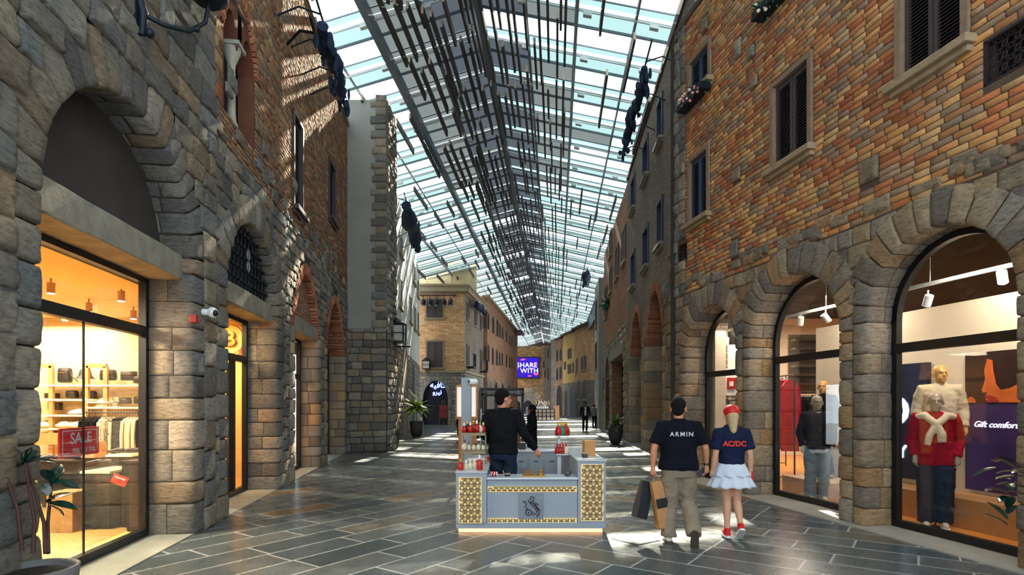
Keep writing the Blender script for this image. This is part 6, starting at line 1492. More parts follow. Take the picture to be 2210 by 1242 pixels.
hd = M2 @ Vector((-.315, .02, .83))
paperbag(hd+Vector((.065, -.02, -.08)), .20, .12, .58, .2, -.16, mat('kraft_paper', s2l(176, 128, 82), .8, var=.15, bump=.4, bscale=14), 'brown paper shopping bag with a black band, carried by the person in the black T-shirt', M_BLKF, hd)
paperbag(hd+Vector((-.05, .06, -.10)), .17, .10, .46, .5, .28, mat('black_paper', s2l(36, 40, 48), .5, bump=.3, bscale=14), 'dark glossy shopping bag hanging beside the brown paper one', None, hd)
# distant people
figure('person', (.55, 15.6, 0), math.radians(100), 1.66, dict(wrR=(.3, .3, .95), elR=(.26, .05, 1.12), wrL=(-.2, .2, 1.0), anR=(.10, -.2, .12), anL=(-.1, .15, .09)), 'person in a dark headscarf and long black coat walking past behind the kiosk', 'person', SKD, C_BLK, C_BLK, SH_BLK, (C_BLK, 'scarf'), voxel=.014, girth=1.05, shirt_hem=.55, top_flare=1.15)
qq, Mq, _ = figure('person', (4.48, 34.9, 0), PI, 1.80, dict(anL=(-.06, .16, .10), anR=(.1, -.12, .1)), 'person in a dark suit with a pale shirt walking towards us on the right', 'person', SKD, cloth('suit_grey', (.02, .02, .026)), cloth('suit_trouser', (.02, .02, .024)), SH_BLK, (HB, 'short'), voxel=.016, girth=1.1)
mb = MB(); loft(mb, [(0, .125, .95, .05, .03), (0, .12, 1.2, .06, .03), (0, .10, 1.46, .05, .03)]); mb.v = [tuple(Mq @ Vector(v)) for v in mb.v]; obj('shirt_front', mb, M_WHITEP, qq)
figure('person', (5.85, 40.5, 0), math.radians(200), 1.66, dict(), 'person in patterned black and white top, beside the person in the dark suit', 'person', SKD, cloth('dappled_top', s2l(110, 112, 110), .9, .3), C_BLK, SH_BLK, (HB, 'long'), voxel=.018)
figure('person', (-1.78, 28.0, 0), math.radians(10), 1.78, dict(elR=(.3, .05, 1.15), wrR=(.24, .22, 1.1)), 'person in a grey shirt and dark trousers seen from behind, left of the black-framed stall', 'person', SKD, cloth('grey_shirt', s2l(160, 160, 164)), C_BLK, SH_BLK, (HB, 'short'), 'short', voxel=.016)
figure('person', (-2.2, 24.5, 0), math.radians(60), 1.56, dict(), 'person in black mostly hidden behind the grey kiosk post', 'person', SKD, C_BLK, C_BLK, SH_BLK, (C_BLK, 'scarf'), voxel=.018, shirt_hem=.4, top_flare=1.2)
for i, (x, y, lab, c_) in enumerate(((-.15, 44, 'person in a dark top behind the black-framed stall, nearest its left post', C_BLK), (.55, 44.5, 'person in a dark top behind the black-framed stall, nearest its right post', C_BLK), (1.35, 45, 'person in a pale top beyond the right post of the black-framed stall', cloth('pale_top', s2l(190, 190, 190))), (5.05, 62.5, 'person in black behind the far market stall', C_BLK))):
    figure('person', (x, y, 0), i*1.3, 1.7, dict(), lab, 'person', SKD, c_, C_BLK, SH_BLK, (HB, 'short'), voxel=.022)
# ================================================================= MANNEQUINS
MQ = mat('mannequin_skin', s2l(206, 158, 96), .35, var=.04); MQG = mat('mannequin_grey', s2l(150, 138, 124), .35, var=.04)
C_CRM = cloth('beige_knit', s2l(206, 192, 166), .05, .5, 60); C_RED = cloth('crimson_knit', s2l(150, 10, 38), .08, .5, 60); C_JEAN = cloth('blue_jeans', s2l(104, 124, 140), .25, .5, 14); C_DJ = cloth('dark_jeans', s2l(38, 48, 66), .15, .5, 14)
C_NKN = cloth('navy_knit', s2l(26, 28, 44), .06, .4, 60)
def mq(px, Y, z0, yaw, H, *a, **kw):
    x = (px-1105)/F*Y; q, M, hh = figure('mannequin', (x, Y, z0), yaw, H, *a, eyes=False, bald=True, **kw); mb = MB(); mb.lathe((x, Y, z0+.0), [(.16, 0), (.16, .012), (.02, .014)], 20); mb.tube([(x+.02, Y+.02, z0), (x+.02, Y+.02, z0+.3)], .012, 6); obj('stand', mb, M_BLACK, q); return q, M
SW = (mat('sneaker_white', s2l(206, 196, 180), .6), M_WHITEP)
YW = math.radians(150)
q, M = mq(2018, 7.75, .016, YW, 1.83, dict(elL=(-.26, -.03, 1.13), elR=(.26, -.03, 1.13), wrL=(-.22, .08, .92), wrR=(.22, .08, .92)), 'mannequin in crimson jumper with a beige sweater knotted on its shoulders', 'mannequin', MQG, C_RED, C_DJ, SW, legw=1.35, shirt_hem=.82, top_flare=1.15, girth=1.05, voxel=.010)
mb = MB()
for pts, r in ((((-.20, .02, 1.43), (-.12, .10, 1.46), (-.02, .16, 1.36), (.03, .17, 1.30)), [.05, .05, .045, .04]), (((.20, .02, 1.43), (.12, .10, 1.46), (.03, .165, 1.37), (-.02, .17, 1.30)), [.05, .05, .045, .04]), (((-.2, .02, 1.43), (-.1, -.10, 1.45), (.1, -.10, 1.45), (.2, .02, 1.43)), [.05, .06, .06, .05]), (((.03, .17, 1.31), (.08, .175, 1.2), (.10, .17, 1.08)), [.04, .045, .04]), (((-.02, .17, 1.31), (-.05, .175, 1.22), (-.05, .17, 1.12)), [.04, .05, .05])): mb.tube(pts, r, 10)
bake('knotted_sweater', mb, C_CRM, q, .012, 3, M)
mq(2028, 8.2, .42, YW, 1.83, dict(), 'tall mannequin in a beige long-sleeved jumper standing on the oak platform', 'mannequin', MQ, C_CRM, C_DJ, SW, legw=1.1, shirt_hem=.8, top_flare=1.1, girth=1.05, hy=math.radians(20))
q, M = mq(1763, 9.9, .016, math.radians(165), 1.82, dict(wrL=(-.2, .1, .90), wrR=(.24, .1, .9)), 'mannequin in a navy jumper and blue jeans, in the middle right-hand arch', 'mannequin', MQG, C_NKN, C_JEAN, SW, legw=1.25, shirt_hem=.86, voxel=.011)
mb = MB(); loft(mb, [(0, 0, .80, .19, .135), (0, 0, .88, .185, .13)]); mb.tube([(0, .02, 1.46), (0, .03, 1.50)], [.08, .075], 14); bake('shirt_tails', mb, cloth('pale_blue_shirt', s2l(176, 186, 200)), q, .01, 2, M)
mq(1778, 10.65, .33, math.radians(110), 1.80, dict(), 'mannequin in a black jacket on the low plinth, behind the navy-jumpered mannequin', 'mannequin', MQ, C_BLK, C_BLK, SW, girth=1.05, hy=math.radians(30))
# ================================================================= RIGHT SHOP FITTINGS
tr = root('lighting_track', WQ.P(WQ.sY(8), 3.38, 0), 'long white ceiling lighting track inside the right-hand shop windows', 'lighting track', kind='thing'); mb = MB(); WQ.box(mb, WQ.sY(5.4), WQ.sY(14), 3.36, 3.41, -.02, .02); obj('track', mb, M_WHITEP, tr)
mb = MB()
for y in (6, 8, 10, 12): mb.tube([WQ.P(WQ.sY(y), 3.4, 0), WQ.P(WQ.sY(y), 4.55, 0)], .006, 5)
obj('wire', mb, M_WHITEP, tr)
M_LAMPF = mat_emit('lamp_face', (1, .9, .82), 14)
def spot(px, py, lab, lit=True, W=WQ, fwd=(.3, .25, -1)):
    a, z = W.sz(px, py); c = W.P(a, z, .0); q = root('track_spotlight', c, lab, 'spotlight'); d = Vector(fwd).normalized(); mb = MB(); mb.tube([c+Vector((0, 0, .14)), c+Vector((0, 0, .04))], .012, 6); mb.tube([c-d*.07, c+d*.09], .055, 14); obj('housing', mb, M_WHITEP, q)
    mb = MB(); mb.tube([c+d*.088, c+d*.094], .046, 14); obj('lamp_face', mb, M_LAMPF if lit else M_WHITEP, q)
spot(2163, 597, 'lit white spotlight on the track inside the big right-hand arch', True, WQ, (-.2, -.4, -1)); spot(2003, 648, 'unlit white spotlight on the track, farther along in the big right-hand arch', False, WQ, (.1, .6, -1))
spot(1728, 692, 'white spotlight on the track in the middle arch, nearer the left jamb', False, WQ, (.2, .6, -1)); spot(1782, 686, 'white spotlight on the track in the middle arch, tilted sideways', False, WQ, (.8, .1, -1)); spot(1568, 736, 'white spotlight on the track inside the smallest right-hand arch', False, WQ, (.1, .5, -1))
# navy light box with letters
nb = root('light_box', WP8.P(WP8.sz(1976, 900)[0], 1.4, 0), 'navy light box with glowing pale letters behind the two right-hand mannequins', 'light box', kind='thing'); a0 = WP8.sz(1915, 900)[0]; a1 = WP8.sz(2011, 900)[0]; lo_, hi_ = min(a0, a1), max(a0, a1)
mb = MB(); WP8.box(mb, lo_, hi_, .50, 2.34, .01, .09); obj('panel', mb, mat('navy_panel', s2l(24, 34, 66), .3), nb)
rzp = math.atan2(-1, -.179)+PI  # reading direction along the wall, seen from the street
def ontext(W, s_, px, py, size, m, par, n=.1, **kw):
    a, z = W.sz(px, py, n); d = -W.d; ang = math.atan2(d.y, d.x); return text(kw.pop('nm', 'lettering'), s_, W.P(a, z, n), size, m, par, rot=(PI/2, 0, ang), **kw)
ontext(WP8, 'D', 1936, 890, .62, mat_emit('letter_cyan', (.62, .92, 1), 1.5), nb, bold=.02); ontext(WP8, 'Y', 1947, 976, .28, mat_emit('letter_cyan', (.62, .92, 1), 1.5), nb, bold=.008)
# poster
po = root('wall_poster', WP8.P(WP8.sz(2150, 900)[0], 1.4, 0), 'large poster of a face above purple with white italic words, right-hand window', 'poster', kind='thing'); a0 = WP8.sz(2088, 900)[0]; a1 = WP8.sz(2300, 900)[0]; lo_, hi_ = min(a0, a1), max(a0, a1)
def WPx(px, py, n=.05): a, z = WP8.sz(px, py, n); return WP8.P(a, z, n)
zt = WP8.sz(2088, 764)[1]; zm = WP8.sz(2088, 872)[1]; zb_ = WP8.sz(2088, 1055)[1]
mb = MB(); WP8.box(mb, lo_, hi_, zb_, zm, .01, .04); obj('purple_field', mb, mat('poster_purple', s2l(62, 44, 96), .35, var=.25, nscale=2), po)
mb = MB(); WP8.box(mb, lo_, hi_, zm, zt, .01, .04); obj('dark_field', mb, mat('poster_dark', s2l(52, 34, 30), .35, var=.3, nscale=3), po)
def flat(pxs, m, nm, n=.05, par=None):
    mb = MB(); A = [WPx(x, y, n) for x, y in pxs]; B = [WPx(x, y, n-.006) for x, y in pxs]; k = len(A); mb.add(A+B, [tuple(range(k)), tuple(range(2*k-1, k-1, -1))]+[(i, (i+1) % k, k+(i+1) % k, k+i) for i in range(k)]); return obj(nm, mb, m, par)
M_FACE = mat('poster_skin', s2l(214, 108, 50), .4, var=.3, nscale=3); M_LIP = mat('poster_lip', s2l(168, 52, 46), .4)
flat([(2130, 775), (2124, 800), (2126, 818), (2121, 836), (2118, 843), (2122, 848), (2130, 847), (2127, 853), (2131, 856), (2126, 862), (2134, 869), (2210, 869), (2260, 869), (2262, 850), (2215, 820), (2180, 838), (2160, 842), (2150, 830), (2144, 800), (2142, 778)], M_FACE, 'face_print', .05, po)
flat([(2123, 856), (2134, 853), (2152, 858), (2144, 860), (2130, 860)], M_LIP, 'lip_print', .057, po); flat([(2127, 866), (2140, 861), (2156, 864), (2146, 869), (2132, 869)], M_LIP, 'lip_print', .057, po); flat([(2088, 862), (2096, 856), (2104, 862), (2106, 870), (2088, 870)], M_FACE, 'hand_print', .05, po)
M_PW = mat_emit('print_bright', (.9, .88, .95), .9)
ontext(WP8, 'Gift comfort.', 2149, 918, .118, M_PW, po, n=.045, shear=.35)
# small plinth and cube at the right edge
c0 = WR.P(WR.sY(6.1), 0, -.75); q = root('price_plinth', c0, 'white plinth with black print at the right edge, inside the shop window', 'plinth'); mb = MB(); mb.box(c0+Vector((.06, 0, .22)), (.36, .3, .42), rz=.18); obj('plinth', mb, M_WHITEP, q)
cc = c0+Vector((-.0, -.175, .36)); text('lettering', 'GAP Au', c0+Vector((.03, -.16, .34)), .06, M_BLKF, q, rot=(PI/2, 0, .18), ext=.001, bold=.002)
cu2 = c0+Vector((-.02, .02, .43)); q = root('price_cube', cu2, 'small navy cube with pale letters on the white plinth, right edge', 'display cube'); mb = MB(); mb.box(cu2+Vector((0, 0, .055)), (.11, .11, .11), rz=.18); obj('cube', mb, mat('navy_gloss', s2l(28, 32, 84), .3), q); text('lettering', 'GAP', cu2+Vector((.0, -.058, .055)), .045, M_WHITEP, q, rot=(PI/2, 0, .18), ext=.001)
# racks in the middle and small arch
def garment_mesh(mb, c, w, h, th, ax, rr, slv=True):
    """a hanging top: shoulders, body and sleeves seen edge to face"""
    c = Vector(c); ax = Vector(ax).normalized(); n = Vector((-ax.y, ax.x, 0)); secs = [(0, .10), (.04, .55), (.12, .92), (.5, .85), (1, .9)]; vs = []
    for t, k in secs:
        for s_ in (-1, 1):
            for d in (-1, 1): vs.append(c+ax*(w/2*k*s_)+n*(th/2*d)+Vector((0, 0, -h*t+rr.uniform(-.005, .005))))
    fs = []
    for i in range(len(secs)-1): a = i*4; fs += [(a, a+4, a+5, a+1), (a+2, a+3, a+7, a+6), (a, a+2, a+6, a+4), (a+1, a+5, a+7, a+3)]
    fs += [(0, 1, 3, 2), (16, 18, 19, 17)]; mb.add(vs, fs)
    if slv:
        for s_ in (-1, 1): mb.tube([c+ax*(w*.42*s_)+Vector((0, 0, -h*.1)), c+ax*(w*.50*s_)+Vector((0, 0, -h*.45)), c+ax*(w*.50*s_)+Vector((0, 0, -h*.85))], [th*.8, th*.65, th*.5], 6)
def rack(x0, y0, x1, y1, z, items, name, lab, tops, leg=True):
    A, B = Vector((x0, y0, z)), Vector((x1, y1, z)); q = root(name, ((x0+x1)/2, (y0+y1)/2, 0), lab, 'clothes rail', kind='thing'); mb = MB(); mb.tube([A, B], .014, 8)
    if leg:
        for p in (A, B): mb.tube([p, (p.x, p.y, .02)], .016, 6)
        mb.tube([(A.x, A.y, .1), (B.x, B.y, .1)], .012, 6)
    obj('rail', mb, M_BLKF, q); d = (B-A); n = len(items); dn = d.normalized(); rr = random.Random(3)
    for i, (m, key, h, w) in enumerate(items):
        c = A+d*((i+.5)/n); g_, lab_ = tops[key]; t = root('hanging_garment', c, lab_, 'garment', g_, kind='thing'); mb = MB(); yaw = Vector((-dn.y, dn.x, 0))+dn*rr.uniform(-.15, .15); garment_mesh(mb, c+Vector((0, 0, -.09)), w, h, min(.045, d.length/n*.8), yaw, rr); obj('cloth', mb, m, t)
        mb = MB(); mb.tube([c+Vector((0, 0, .03)), c+Vector((0, 0, -.05)), c+yaw.normalized()*.16+Vector((0, 0, -.12))], .005, 5); mb.tube([c+Vector((0, 0, -.05)), c-yaw.normalized()*.16+Vector((0, 0, -.12))], .005, 5); obj('hanger', mb, M_BLKF, t)
C_OFF = cloth('offwhite_cotton', s2l(222, 206, 176), .06, .4, 30); C_RD2 = cloth('red_cotton', s2l(196, 18, 48), .1, .4, 30); C_PRT = mat('printed_cotton', s2l(180, 170, 150), .8, var=.95, nscale=26)
rack(6.25, 12.6, 7.3, 13.0, 1.95, [(C_BLK, 'b', .95, .48)]*12, 'clothes_rail', 'rail of black jackets seen through the middle right-hand arch', {'b': ('black jackets on the rail in the middle arch', 'black jacket on the crowded rail seen through the middle right-hand arch')})
rack(5.75, 11.6, 5.95, 13.1, 2.3, [(C_RD2, 'r', 1.5, .4)]*3, 'clothes_rail', 'rail of long red clothes at the left jamb of the middle right-hand arch', {'r': ('long red clothes in the middle arch', 'long crimson garment hanging at the left side of the middle right-hand arch')})
rack(6.3, 15.2, 7.4, 15.4, 2.45, [(C_RD2, 's', .5, .42)]*5, 'clothes_rail', 'high rail of short red tops deep inside the middle right-hand arch', {'s': ('short red tops in the middle arch', 'short red top on the high rail deep inside the middle right-hand arch')})
rack(4.92, 12.95, 5.6, 12.98, 1.78, [(C_BLK if i % 2 else C_CRM, 'b' if i % 2 else 'c', .9, .42) for i in range(6)], 'clothes_rail', 'rail of black and beige jackets inside the smallest right-hand arch', {'b': ('black coats in the small arch', 'black coat on the rail inside the smallest right-hand arch'), 'c': ('beige coats in the small arch', 'beige coat on the rail inside the smallest right-hand arch')})
q = root('red_sign_board', (5.12, 13.2, 2.2), 'white board with a small red square sign inside the smallest right-hand arch', 'sign', kind='thing'); mb = MB(); mb.box((5.15, 13.2, 2.2), (.56, .05, .62)); obj('board', mb, M_WHITEP, q); mb = MB(); mb.box((5.06, 13.16, 2.17), (.18, .03, .26)); s__ = obj('red_square', mb, M_RED, q); mb = MB(); mb.box((5.06, 13.14, 2.16), (.09, .01, .11)); obj('pale_mark', mb, M_WHITEP, s__)
sh_ = root('wall_shelves', (7.2, 14.2, 2.2), 'grey slatted wall shelves behind the mannequins of the middle arch', 'shelf', kind='thing'); mb = MB()
for k in range(6): mb.box((7.5, 14.3, 2.2+k*.22), (.9, .25, .05))
mb.box((7.5, 14.45, 2.7), (1.0, .06, 1.5)); obj('shelf_board', mb, mat('shelf_grey', s2l(120, 112, 100), .6), sh_)
# ================================================================= LEFT SHOP FITTINGS
M_WUD = mat('shelf_oak', s2l(176, 132, 82), .6, var=.15); M_SHELF = mat('shelf_cream', s2l(228, 214, 180), .6); M_LEATH = mat('black_leather', (.014, .012, .012), .45, var=.2, bump=.2)
SY = 11.3
lx = lambda px, Y=SY: (px-1105)/F*Y
lz = lambda py, Y=SY: HC+(872-py)/F*Y
su = root('shelf_unit', (lx(190), SY+.2, 0), 'cream wall shelving with oak uprights and bags on display, left shop window', 'shelf', kind='thing')
for py, x0, x1 in ((831, 66, 305), (862, 66, 200), (867, 186, 232), (879, 186, 305), (896, 66, 186), (925, 66, 186)):
    mb = MB(); kb(mb, lx(x0), lx(x1), SY, SY+.38, lz(py)-.035, lz(py)); obj('shelf', mb, M_SHELF, su)
mb = MB()
for x in (107, 184, 225): kb(mb, lx(x)-.04, lx(x)+.04, SY+.02, SY+.08, .5 if x != 225 else lz(900), lz(790 if x < 200 else 792))
kb(mb, lx(70), lx(109), SY+.02, SY+.08, lz(790)-.04, lz(790)+.04); kb(mb, lx(184), lx(227), SY+.02, SY+.08, lz(790)-.04, lz(790)+.04); obj('upright', mb, M_WUD, su)
mb = MB(); kb(mb, lx(66), lx(186), SY-.1, SY+.4, lz(960), lz(935)); obj('base_shelf', mb, M_WUD, su)
def bag(px, py, w, h, lab, kind='box', strap=False):
    c = Vector((lx(px), SY+.17, lz(py))); w *= SY/F; h *= SY/F; q = root('handbag', c, lab, 'bag', kind='thing'); mb = MB(); k = .16
    prof = [(.82, 0), (.98, .08), (1, .3), (.97, .75), (.88, .95), (.5, 1.0)] if kind != 'box' else [(.9, 0), (1, .06), (1, .5), (1, .94), (.92, 1)]
    n = 16; vs = []
    for r_, z in prof:
        for j in range(n):
            a = 2*PI*j/n; cc_, ss = math.cos(a), math.sin(a); e = (abs(cc_)**4+abs(ss)**4)**-.25; vs.append(c+Vector((cc_*e*w/2*r_, ss*e*k/2*r_, z*h)))
    m_ = len(prof); mb.add(vs, [(i*n+j, i*n+(j+1) % n, (i+1)*n+(j+1) % n, (i+1)*n+j) for i in range(m_-1) for j in range(n)]+[tuple(reversed(range(n))), tuple((m_-1)*n+j for j in range(n))], None, True); obj('body', mb, M_LEATH, q)
    mb = MB(); kb(mb, c.x-w*.38, c.x+w*.38, c.y-k/2-.01, c.y-k/2+.01, c.z+h*.62, c.z+h*.67); obj('zip', mb, M_BRS, q)
    if strap: mb = MB(); mb.tube([c+Vector((w*.3, 0, h*.95)), c+Vector((w*.7, -.05, h*.4)), c+Vector((w*1.2, -.05, .02))], .012, 6); obj('strap', mb, M_LEATH, q)
bag(126, 826, 27, 33, 'black leather backpack with a trailing strap, top left shelf in the left shop', 'soft', True)
bag(221, 821, 34, 24, 'large black boxy handbag on the top shelf, left of two stacked ones', 'soft'); bag(266, 821, 33, 20, 'black toiletry bag on the top shelf behind a flatter one'); bag(290, 827, 24, 15, 'flat black pouch at the right end of the top shelf')
bag(98, 860, 28, 11, 'slim black clutch on the second shelf, leftmost bag of that row'); bag(142, 860, 23, 17, 'flared black tote on the second shelf, middle of its row', 'soft'); bag(178, 860, 32, 16, 'black and gold patterned bum bag on the second shelf', 'soft'); bag(105, 886, 26, 17, 'square black bag standing on a small box below the second shelf')
bag(258, 872, 22, 13, 'small black pouch above the clothes rail, left one of the pair', 'soft'); bag(291, 872, 24, 16, 'small black pouch above the clothes rail, right one of the pair', 'soft')
q = root('bucket_hat', (lx(170), SY+.15, lz(818)), 'black bucket hat propped above the top shelf in the left shop', 'hat'); mb = MB(); mb.lathe((lx(172), SY+.15, lz(812)), [(.17, -.05), (.12, .0), (.105, .05), (.09, .13), (.03, .16), (.001, .16)], 18); obj('hat', mb, M_LEATH, q); mb = MB(); mb.tube([(lx(172), SY+.15, lz(831)), (lx(172), SY+.15, lz(812))], .012, 6); obj('hat_stand', mb, M_WUD, q)
def shoepair(px, py, m, lab, grp=None, Y=SY+.12):
    for i in (0, 1):
        c = Vector(((px-1105)/F*Y+i*.08, Y+i*.09, HC+(872-py)/F*Y)); q = root('trainer', c, lab if not grp else lab, 'shoe', grp, kind='thing'); mb = MB(); mb.tube([c+Vector((.13, 0, .045)), c+Vector((.06, 0, .055)), c+Vector((-.03, 0, .042)), c+Vector((-.12, 0, .028))], [.035, .04, .034, .022], 10); obj('upper', mb, m, q); mb = MB(); kb(mb, c.x-.14, c.x+.17, c.y-.035, c.y+.035, c.z, c.z+.02); obj('sole', mb, M_WHITEP, q)
shoepair(228, 867, C_OFF, 'cream trainer on the small shelf right of the oak upright', 'cream trainers on the upper small shelf'); shoepair(222, 879, M_WHITEP, 'white trainer on the lower small shelf above the clothes rail', 'white trainers on the lower small shelf'); shoepair(164, 893, M_WHITEP, 'white trainer on the third shelf beside the oak upright', 'white trainers on the third shelf')
for i, (x, m, lab) in enumerate(((88, C_CRM, 'folded mustard jumper pile with a dark collar, left end of the bottom shelf'), (135, C_CRM, 'folded mustard shirts with two dark collars, middle of the bottom shelf'), (165, C_OFF, 'folded pale shirt on the bottom shelf beside the clothes rail'))):
    c = Vector((lx(x), SY+.1, lz(925))); q = root('folded_clothes', c, lab, 'clothes', kind='thing'); mb = MB(); mb.ell(c+Vector((0, 0, .05)), (.2, .16, .06)); mb.ell(c+Vector((0, 0, .09)), (.14, .12, .05)); obj('cloth', mb, m, q); mb = MB(); mb.tube([c+Vector((.08*math.cos(t*.6), -.05+.05*math.sin(t*.6), .13)) for t in range(6)], .02, 6); obj('collar', mb, M_LEATH, q)
T = {'b': ('black tops on the left shop rail', 'black top hanging on the rail in the left shop window'), 'w': ('cream shirts on the left shop rail', 'long cream shirt hanging on the rail in the left shop window'), 'p': ('printed shirts on the left shop rail', 'white shirt with black print hanging on the rail in the left shop'), 'd': ('dark jackets at the right end of the left shop rail', 'dark jacket at the right end of the rail in the left shop')}
its = [(C_BLK, 'b', .75, .5)]*6+[(C_OFF, 'w', .95, .5)]+[(C_PRT, 'p', .62, .48)]*3+[(C_OFF, 'w', .9, .48)]+[(C_BLK, 'b', .72, .46)]*4+[(C_OFF, 'w', .75, .46)]*5+[(C_BLK, 'd', .6, .46)]*2
rack(lx(184, 10.9), 10.9, lx(312, 10.9), 11.0, lz(891, 10.9), its, 'clothes_rail', 'rail of black, cream and printed tops in the left shop window', T, leg=False)
# sale sign board
WSg = Wall(-3.80, -.130); sa0, sz0 = WSg.sz(127, 955); sa1, _ = WSg.sz(212, 955); sc_ = WSg.P((sa0+sa1)/2, WSg.sz(170, 954)[1], 0); ws_ = sa1-sa0; hs_ = .30; rz = math.atan2(WSg.d.y, WSg.d.x)
q = root('sale_sign', sc_, 'red sale sign with white lettering fixed inside the left shop window', 'sign', kind='thing'); zc_ = sc_.z; am = (sa0+sa1)/2
def WSb(mb, x0, x1, z0, z1, n0, n1): return WSg.box(mb, am+x0, am+x1, zc_+z0, zc_+z1, n0, n1)
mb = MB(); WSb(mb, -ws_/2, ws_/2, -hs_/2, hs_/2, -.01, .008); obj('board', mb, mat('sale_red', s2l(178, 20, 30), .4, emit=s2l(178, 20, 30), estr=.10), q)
text('lettering', 'SALE', WSg.P(am+.01, zc_+.035, .010), .165, M_WHITEP, q, rot=(PI/2, 0, rz), ext=.001, bold=.003, sx=1.05); text('lettering', '70% TO 75%', WSg.P(am+.06, zc_-.095, .010), .072, M_WHITEP, q, rot=(PI/2, 0, rz), ext=.001, bold=.0012, sx=1.05)
mb = MB()
for b4 in ((-ws_*.44, ws_*.44, hs_*.39, hs_*.42), (-ws_*.445, -ws_*.43, -hs_*.38, hs_*.42), (ws_*.43, ws_*.445, -hs_*.12, hs_*.42), (-ws_*.44, -ws_*.25, -hs_*.38, -hs_*.35)): WSb(mb, *b4, .008, .011)
obj('white_border', mb, M_WHITEP, q)
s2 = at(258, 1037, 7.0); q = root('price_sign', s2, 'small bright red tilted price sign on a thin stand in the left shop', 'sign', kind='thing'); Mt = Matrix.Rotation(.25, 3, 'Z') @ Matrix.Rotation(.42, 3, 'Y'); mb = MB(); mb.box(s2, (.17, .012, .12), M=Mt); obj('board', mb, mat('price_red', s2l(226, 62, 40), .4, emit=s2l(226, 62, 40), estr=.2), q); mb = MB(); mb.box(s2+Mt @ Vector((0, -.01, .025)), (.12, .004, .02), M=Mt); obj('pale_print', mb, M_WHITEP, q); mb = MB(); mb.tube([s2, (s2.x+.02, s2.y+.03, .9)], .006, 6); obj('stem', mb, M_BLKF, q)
# dark display counters and tables
def unit(name, px0, px1, Y, z1, d, m, lab, cat, topm=None, z0=.02):
    x0, x1 = lx(px0, Y), lx(px1, Y); q = root(name, ((x0+x1)/2, Y+d/2, 0), lab, cat, kind='thing'); mb = MB(); kb(mb, x0, x1, Y, Y+d, z0+.06, z1-.03); kb(mb, x0+.04, x1-.04, Y+.04, Y+d-.04, z0, z0+.06); obj('body', mb, m, q, bevel=.008); mb = MB(); kb(mb, x0-.02, x1+.02, Y-.02, Y+d+.02, z1-.03, z1); obj('top', mb, topm or m, q); return q
unit('display_counter', 262, 309, 7.45, .95, .3, M_BLKF, 'black display counter at the right end of the left shop window', 'counter'); unit('display_counter', 232, 282, 8.7, .92, .4, M_BLKF, 'black display counter behind the small red price sign', 'counter', M_SHELF)
unit('display_table', 80, 168, 9.2, .78, .7, M_BLKF, 'low dark display table behind the rubber plant in the left shop', 'table'); unit('display_table', 178, 236, 7.6, .8, .6, M_BLKF, 'dark display table with glossy sides in the centre of the left shop', 'table', M_SHELF)
gbox('wooden_box', (lx(192, 9.6), 9.6, .93), (.38, .3, .27), M_WUD, 'light wooden box on the dark table behind the sale sign', 'box'); gbox('wooden_stool', (lx(150, 7.6), 7.6, .28), (.34, .34, .52), M_WUD, 'light oak block stool standing on the shop floor, left window', 'stool')
for i, (px, Y, z) in enumerate(((205, 8.3, .8), (225, 8.3, .8), (250, 8.9, .92), (275, 8.9, .92), (292, 8.9, .92), (100, 9.4, .78), (130, 9.4, .78), (155, 9.4, .78))):
    c = Vector((lx(px, Y), Y, z)); q = root('dark_shoe', c, 'dark shoe on a display table in the left shop', 'shoe', 'dark shoes on the left shop tables', kind='thing'); mb = MB(); mb.tube([c+Vector((.12, 0, .05)), c+Vector((.05, 0, .055)), c+Vector((-.12, 0, .03))], [.035, .04, .022], 8); obj('upper', mb, M_LEATH, q)
# glass side panels inside the window
mb = MB(); a = WA.sY(6.05); WA.box(mb, sy(4.6), sy(7.2), .12, 1.0, -.66, -.65); obj('glass_screen', mb, mat_glass('clear_screen', (.86, .95, .95), .04), label='low clear glass screen just inside the left shop window', cat='glass screen')
# ceiling spots of the left shop
for i, (px, py, Y) in enumerate(((168, 640, 7.2), (262, 672, 8.6), (192, 690, 9.6), (140, 690, 10.6), (288, 700, 10.4), (110, 655, 8.0))):
    c = at(px, py, Y); c.z = 3.38; c = Vector((c.x, Y, 3.40)); q = root('ceiling_spotlight', c, ['ceiling spotlight nearest the glass in the left shop', 'ceiling spotlight nearest the right frame in the left shop', 'bright ceiling spotlight above the transom centre in the left shop', 'ceiling spotlight deep in the left shop, towards its left', 'ceiling spotlight deep in the left shop, towards its right', 'ceiling spotlight near the left jamb in the left shop'][i], 'spotlight', kind='thing')
    mb = MB(); mb.tube([c+Vector((0, 0, .12)), c], .012, 6); mb.tube([c, c+Vector((0, 0, -.15))], .05, 12); obj('housing', mb, M_WUD, q); mb = MB(); mb.tube([c+Vector((0, 0, -.148)), c+Vector((0, 0, -.156))], .045, 12); obj('lamp_face', mb, M_LAMPF, q)
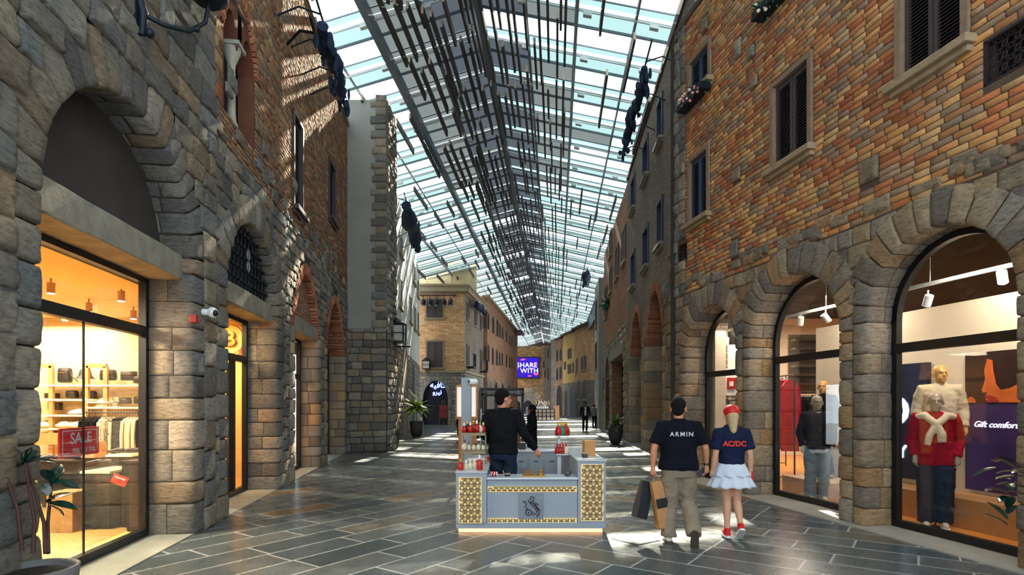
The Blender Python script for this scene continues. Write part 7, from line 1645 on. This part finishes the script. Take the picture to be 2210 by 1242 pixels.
# door fittings of the second left shop
dl = root('door_leaf', WA.P(sy(10.6), 0, -.5), 'open black-framed glass door with long handle in the second left shop', 'door', kind='thing'); mb = MB(); x_, y_ = WA.P(sy(10.55), 0, -.60).x, WA.P(sy(10.55), 0, -.60).y
for (a, b, z0, z1) in ((0, .07, .03, 2.45), (.73, .8, .03, 2.45), (.07, .73, .03, .14), (.07, .73, 2.36, 2.45)): mb.box((x_-.02, y_-(a+b)/2, (z0+z1)/2), (.05, b-a, z1-z0))
obj('frame', mb, M_BLACK, dl); mb = MB(); mb.box((x_-.02, y_-.4, 1.25), (.012, .66, 2.2)); obj('glass_pane', mb, M_GLASS, dl); mb = MB(); mb.tube([(x_+.05, y_-.68, .8), (x_+.05, y_-.68, 1.6)], .014, 8); mb.tube([(x_-.02, y_-.68, .9), (x_+.05, y_-.68, .9)], .01, 6); mb.tube([(x_-.02, y_-.68, 1.5), (x_+.05, y_-.68, 1.5)], .01, 6); obj('handle', mb, M_WHITEP, dl)
# people-made shop lights on far shops omitted
# ================================================================= LIGHT
w = bpy.data.worlds.new('World'); S.world = w; w.use_nodes = True; nt = w.node_tree
bg = nt.nodes['Background']; bg.inputs[0].default_value = (.86, .95, 1.0, 1); bg.inputs[1].default_value = WORLD_STR
sun = bpy.data.lights.new('Sun', 'SUN'); sun.energy = SUN_STR; sun.color = (1, .90, .70); sun.angle = math.radians(.6)
so_ = bpy.data.objects.new('Sun', sun); COL.objects.link(so_)
so_.rotation_euler = Vector(SUN_DIR).to_track_quat('-Z', 'Y').to_euler()
def area(name, loc, size, e, col, rot=(0, 0, 0), sy_=None):
    l = bpy.data.lights.new(name, 'AREA'); l.energy = e; l.color = col; l.size = size
    if sy_: l.shape = 'RECTANGLE'; l.size_y = sy_
    o = bpy.data.objects.new(name, l); COL.objects.link(o); o.location = loc; o.rotation_euler = rot; return o
WARM = (1, .80, .54); WW = (1, .84, .66)
area('shop_lamp', (-6.3, 5.8, 3.1), 1.6, 120*SHOP, WARM); area('shop_lamp', (-9.3, 9.0, 3.4), 2.5, 55*SHOP, WARM); area('shop_lamp', (-9.0, 10.6, 3.3), 2.0, 40*SHOP, WARM)
area('shop_lamp', (-5.95, 10.4, 3.3), .9, 24*SHOP, (1, .74, .40)); area('shop_lamp', (-7.4, 14.2, 3.3), 1.3, 30*SHOP, WARM)
l3 = WQ.P(WQ.sY(7.2), 3.6, 0); area('shop_lamp', l3, .8, 9*SHOP, WW); l3 = WQ.P(WQ.sY(9.8), 3.6, 0); area('shop_lamp', l3, .8, 9*SHOP, WW)
area('shop_lamp', (8.2, 15.5, 4.2), 2.0, 60*SHOP, WW); area('shop_lamp', (5.2, 12.6, 3.6), .4, 10*SHOP, WW)
# ================================================================= CAMERA
cd = bpy.data.cameras.new('Camera'); cam = bpy.data.objects.new('Camera', cd); COL.objects.link(cam)
cam.location = (0, 0, HC); cam.rotation_euler = (PI/2, 0, 0)
cd.sensor_width = 36; cd.sensor_fit = 'HORIZONTAL'; cd.lens = F/2210*36; cd.shift_x = 0; cd.shift_y = (872-621)/2210
cd.clip_start = .05; cd.clip_end = 400
S.camera = cam
S.view_settings.view_transform = 'Standard'; S.view_settings.look = 'None'; S.view_settings.gamma = 1; S.view_settings.use_curve_mapping = False
S.view_settings.exposure = EXPO
S.cycles.max_bounces = 8; S.cycles.transparent_max_bounces = 24; S.cycles.diffuse_bounces = 4; S.cycles.glossy_bounces = 3
S.cycles.sample_clamp_indirect = 6; S.cycles.use_denoising = True; S.cycles.caustics_reflective = False
